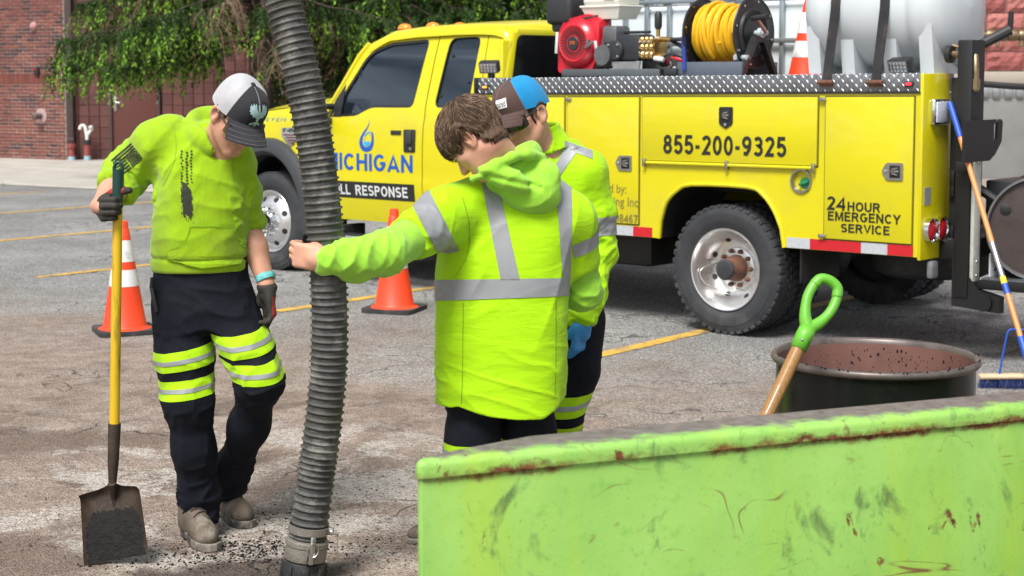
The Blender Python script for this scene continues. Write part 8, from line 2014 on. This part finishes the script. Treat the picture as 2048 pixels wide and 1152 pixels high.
# ================================================================== green steel container in the foreground
gc = empty('steel_barrier', (.5, 3.28, 0), math.atan2(.53, 1.343), 'large lime-green steel barrier with rust-chipped rim across the foreground', 'barrier')
def green_paint():
    m = bpy.data.materials.new('chipped_green'); m.use_nodes = True; n = m.node_tree.nodes; L = m.node_tree.links; b = n['Principled BSDF']; t = n.new('ShaderNodeTexCoord')
    def noise(sc, d=6, r=.6, st=(1, 1, 1), dist=0.):
        mp_ = n.new('ShaderNodeMapping'); mp_.inputs['Scale'].default_value = st; L.new(t.outputs['Object'], mp_.inputs[0]); q = n.new('ShaderNodeTexNoise'); q.inputs['Scale'].default_value = sc; q.inputs['Detail'].default_value = d; q.inputs['Roughness'].default_value = r; q.inputs['Distortion'].default_value = dist; L.new(mp_.outputs[0], q.inputs['Vector']); return q.outputs['Fac']
    def rng(x, a, b_, c=0., d=1.):
        q = n.new('ShaderNodeMapRange'); q.inputs[1].default_value = a; q.inputs[2].default_value = b_; q.inputs[3].default_value = c; q.inputs[4].default_value = d; L.new(x, q.inputs[0]); return q.outputs[0]
    def mth(op, a, b_):
        q = n.new('ShaderNodeMath'); q.operation = op
        for i, x in enumerate((a, b_)):
            if isinstance(x, (int, float)): q.inputs[i].default_value = x
            else: L.new(x, q.inputs[i])
        return q.outputs[0]
    def mix(f, a, b_):
        q = n.new('ShaderNodeMix'); q.data_type = 'RGBA'
        if isinstance(f, float): q.inputs[0].default_value = f
        else: L.new(f, q.inputs[0])
        for i, x in ((6, a), (7, b_)):
            if isinstance(x, tuple): q.inputs[i].default_value = x + (1,)
            else: L.new(x, q.inputs[i])
        return q.outputs[2]
    sep = n.new('ShaderNodeSeparateXYZ'); L.new(t.outputs['Object'], sep.inputs[0]); Z = sep.outputs['Z']
    col = mix(rng(noise(3.2, 6, .65), .3, .7), (.215, .43, .085), (.30, .54, .125))
    col = mix(rng(noise(26, 4, .7), .54, .74, 0, .6), col, (.14, .36, .05))
    col = mix(rng(noise(4.5, 6, .6, (1, 1, .22)), .50, .70, 0, .6), col, (.33, .50, .04))       # yellowed runs
    col = mix(rng(noise(7, 7, .7, (1, 1, .6), .6), .58, .68, 0, .8), col, (.06, .10, .04))      # dark scuffs
    col = mix(rng(noise(95, 3, .7), .62, .72, 0, .6), col, (.07, .13, .035)); col = mix(rng(noise(2.2, 5, .7, (1, 1, .4), .8), .52, .72, 0, .5), col, (.15, .34, .06))
    sc_ = mth('MULTIPLY', rng(mth('ABSOLUTE', mth('SUBTRACT', noise(2.6, 2, .5, (1, 1, 1.6), 1.6), .5), 0.), .006, .001), rng(noise(5, 3), .52, .6)); col = mix(sc_, col, (.16, .085, .035))
    # rust: chipped along the weld under the rim, and scattered spots
    weld = mth('MULTIPLY', rng(mth('ABSOLUTE', mth('SUBTRACT', mth('ADD', Z, mth('MULTIPLY', mth('SUBTRACT', noise(16, 6, .75), .5), .065)), .834), 0.), .015, .003), rng(noise(3.4, 5, .7), .40, .52))
    spots = rng(noise(16, 6, .62, (1, 1, .55), .4), .655, .685)
    rust = mth('MAXIMUM', weld, spots)
    rc = mix(rng(noise(40, 4), .35, .65), (.085, .026, .012), (.20, .075, .025))
    col = mix(rust, col, rc)
    # worn top: grey grime with paint left at the edge
    top = mth('MULTIPLY', rng(Z, .862, .868), rng(mth('ADD', noise(14, 6, .7), mth('MULTIPLY', mth('ADD', sep.outputs['Y'], .0), 5.5)), .52, .72))
    col = mix(top, col, mix(rng(noise(30, 5, .7), .35, .7), (.10, .085, .075), (.22, .19, .175)))
    L.new(col, b.inputs['Base Color']); L.new(rng(rust, 0., 1., .48, .9), b.inputs['Roughness']); b.inputs['Specular IOR Level'].default_value = .35
    bp = n.new('ShaderNodeBump'); bp.inputs['Strength'].default_value = .5; bp.inputs['Distance'].default_value = .006; L.new(mth('SUBTRACT', mth('MULTIPLY', noise(9, 4), .5), mth('MULTIPLY', rust, .5)), bp.inputs['Height']); L.new(bp.outputs[0], b.inputs['Normal'])
    return m
MATS['chipped_green'] = green_paint()
# local x runs along the rim, local y away from the camera
X0, X1, HT = -.730, 1.9, .872
def plan(g): return [(X0 - g, -g), (X1, -g), (X1, .122 + g), (X0 + .28, .122 + g), (X0 + .10 - g, .062 + g), (X0 - g, .02)]
def slab(nm, pl, z0, z1, bev):
    bm = bmesh.new(); vs_ = [bm.verts.new((x, y, z0)) for x, y in pl]; f = bm.faces.new(vs_); r = bmesh.ops.extrude_face_region(bm, geom=[f]); up_ = [v for v in r['geom'] if isinstance(v, bmesh.types.BMVert)]
    for v in up_: v.co.z = z1
    bmesh.ops.recalc_face_normals(bm, faces=bm.faces[:])
    bmesh.ops.bevel(bm, geom=[e for e in bm.edges if all(abs(v.co.z - z1) < 1e-5 for v in e.verts)] + [e for e in bm.edges if abs(e.verts[0].co.z - e.verts[1].co.z) > .01], offset=bev, segments=4, profile=.5, affect='EDGES')
    me = bpy.data.meshes.new(nm); bm.to_mesh(me); bm.free(); return link_me(nm, me, 'chipped_green', gc, 40)
slab('wall', plan(0), .06, HT - .030, .004); slab('top_rim', plan(.007), HT - .036, HT, .016)
for x in (X0 + .25, X1 - .25): mb = MB(); mb.box((x, .07, .03), (.30, .12, .06), .008); mb.build('skid', 'shovel_steel', gc)

# ================================================================== spilled crumbs of black muck on the asphalt
rs = np.random.default_rng(77); V = []; F = []; ico = [(0, 0, 1), (.89, 0, .45), (.28, .85, .45), (-.72, .53, .45), (-.72, -.53, .45), (.28, -.85, .45), (.72, .53, -.45), (-.28, .85, -.45), (-.89, 0, -.45), (-.28, -.85, -.45), (.72, -.53, -.45)]
icf = [(0, 1, 2), (0, 2, 3), (0, 3, 4), (0, 4, 5), (0, 5, 1), (1, 6, 2), (2, 7, 3), (3, 8, 4), (4, 9, 5), (5, 10, 1), (2, 6, 7), (3, 7, 8), (4, 8, 9), (5, 9, 10), (1, 10, 6)]
def crumbs(cx, cy, sx, sy, n, rmin, rmax):
    for _ in range(n):
        x, y = rs.normal(cx, sx), rs.normal(cy, sy); r_ = rmin + (rmax - rmin) * rs.random() ** 3; n0 = len(V); sc = r_ * rs.uniform(.6, 1.3, 3)
        for p_ in ico: q = np.array(p_) * sc * rs.uniform(.8, 1.2); V.append((x + q[0], y + q[1], r_ * .4 + q[2] * .7))
        F.extend([tuple(i + n0 for i in f) for f in icf])
for px, py, sx, sy, n, a, b_ in ((470, 1100, .16, .07, 900, .001, .006), (540, 1090, .12, .08, 500, .001, .006), (400, 1130, .2, .05, 350, .001, .006), (560, 1040, .12, .12, 300, .001, .005), (740, 980, .2, .18, 350, .001, .004), (760, 1100, .16, .15, 400, .001, .0045), (330, 1090, .2, .1, 160, .001, .0045), (260, 1000, .5, .35, 300, .001, .0035), (600, 860, .6, .5, 260, .001, .0035), (120, 1060, .25, .25, 160, .001, .004), (700, 760, .7, .5, 160, .001, .003)):
    g_ = pt(px, py, 5.); c_ = pt(px, py, 1.); t_ = 1.62 / (1.62 - c_[2]); crumbs(c_[0] * t_, t_, sx, sy, n, a, b_)
o = link_mesh('crumbs', V, F, 'wet_muck', None, 0); tag(o, 'scattered black crumbs of wet muck on the asphalt near the hose', 'debris', kind='stuff')
# thin wet patch under the crumbs
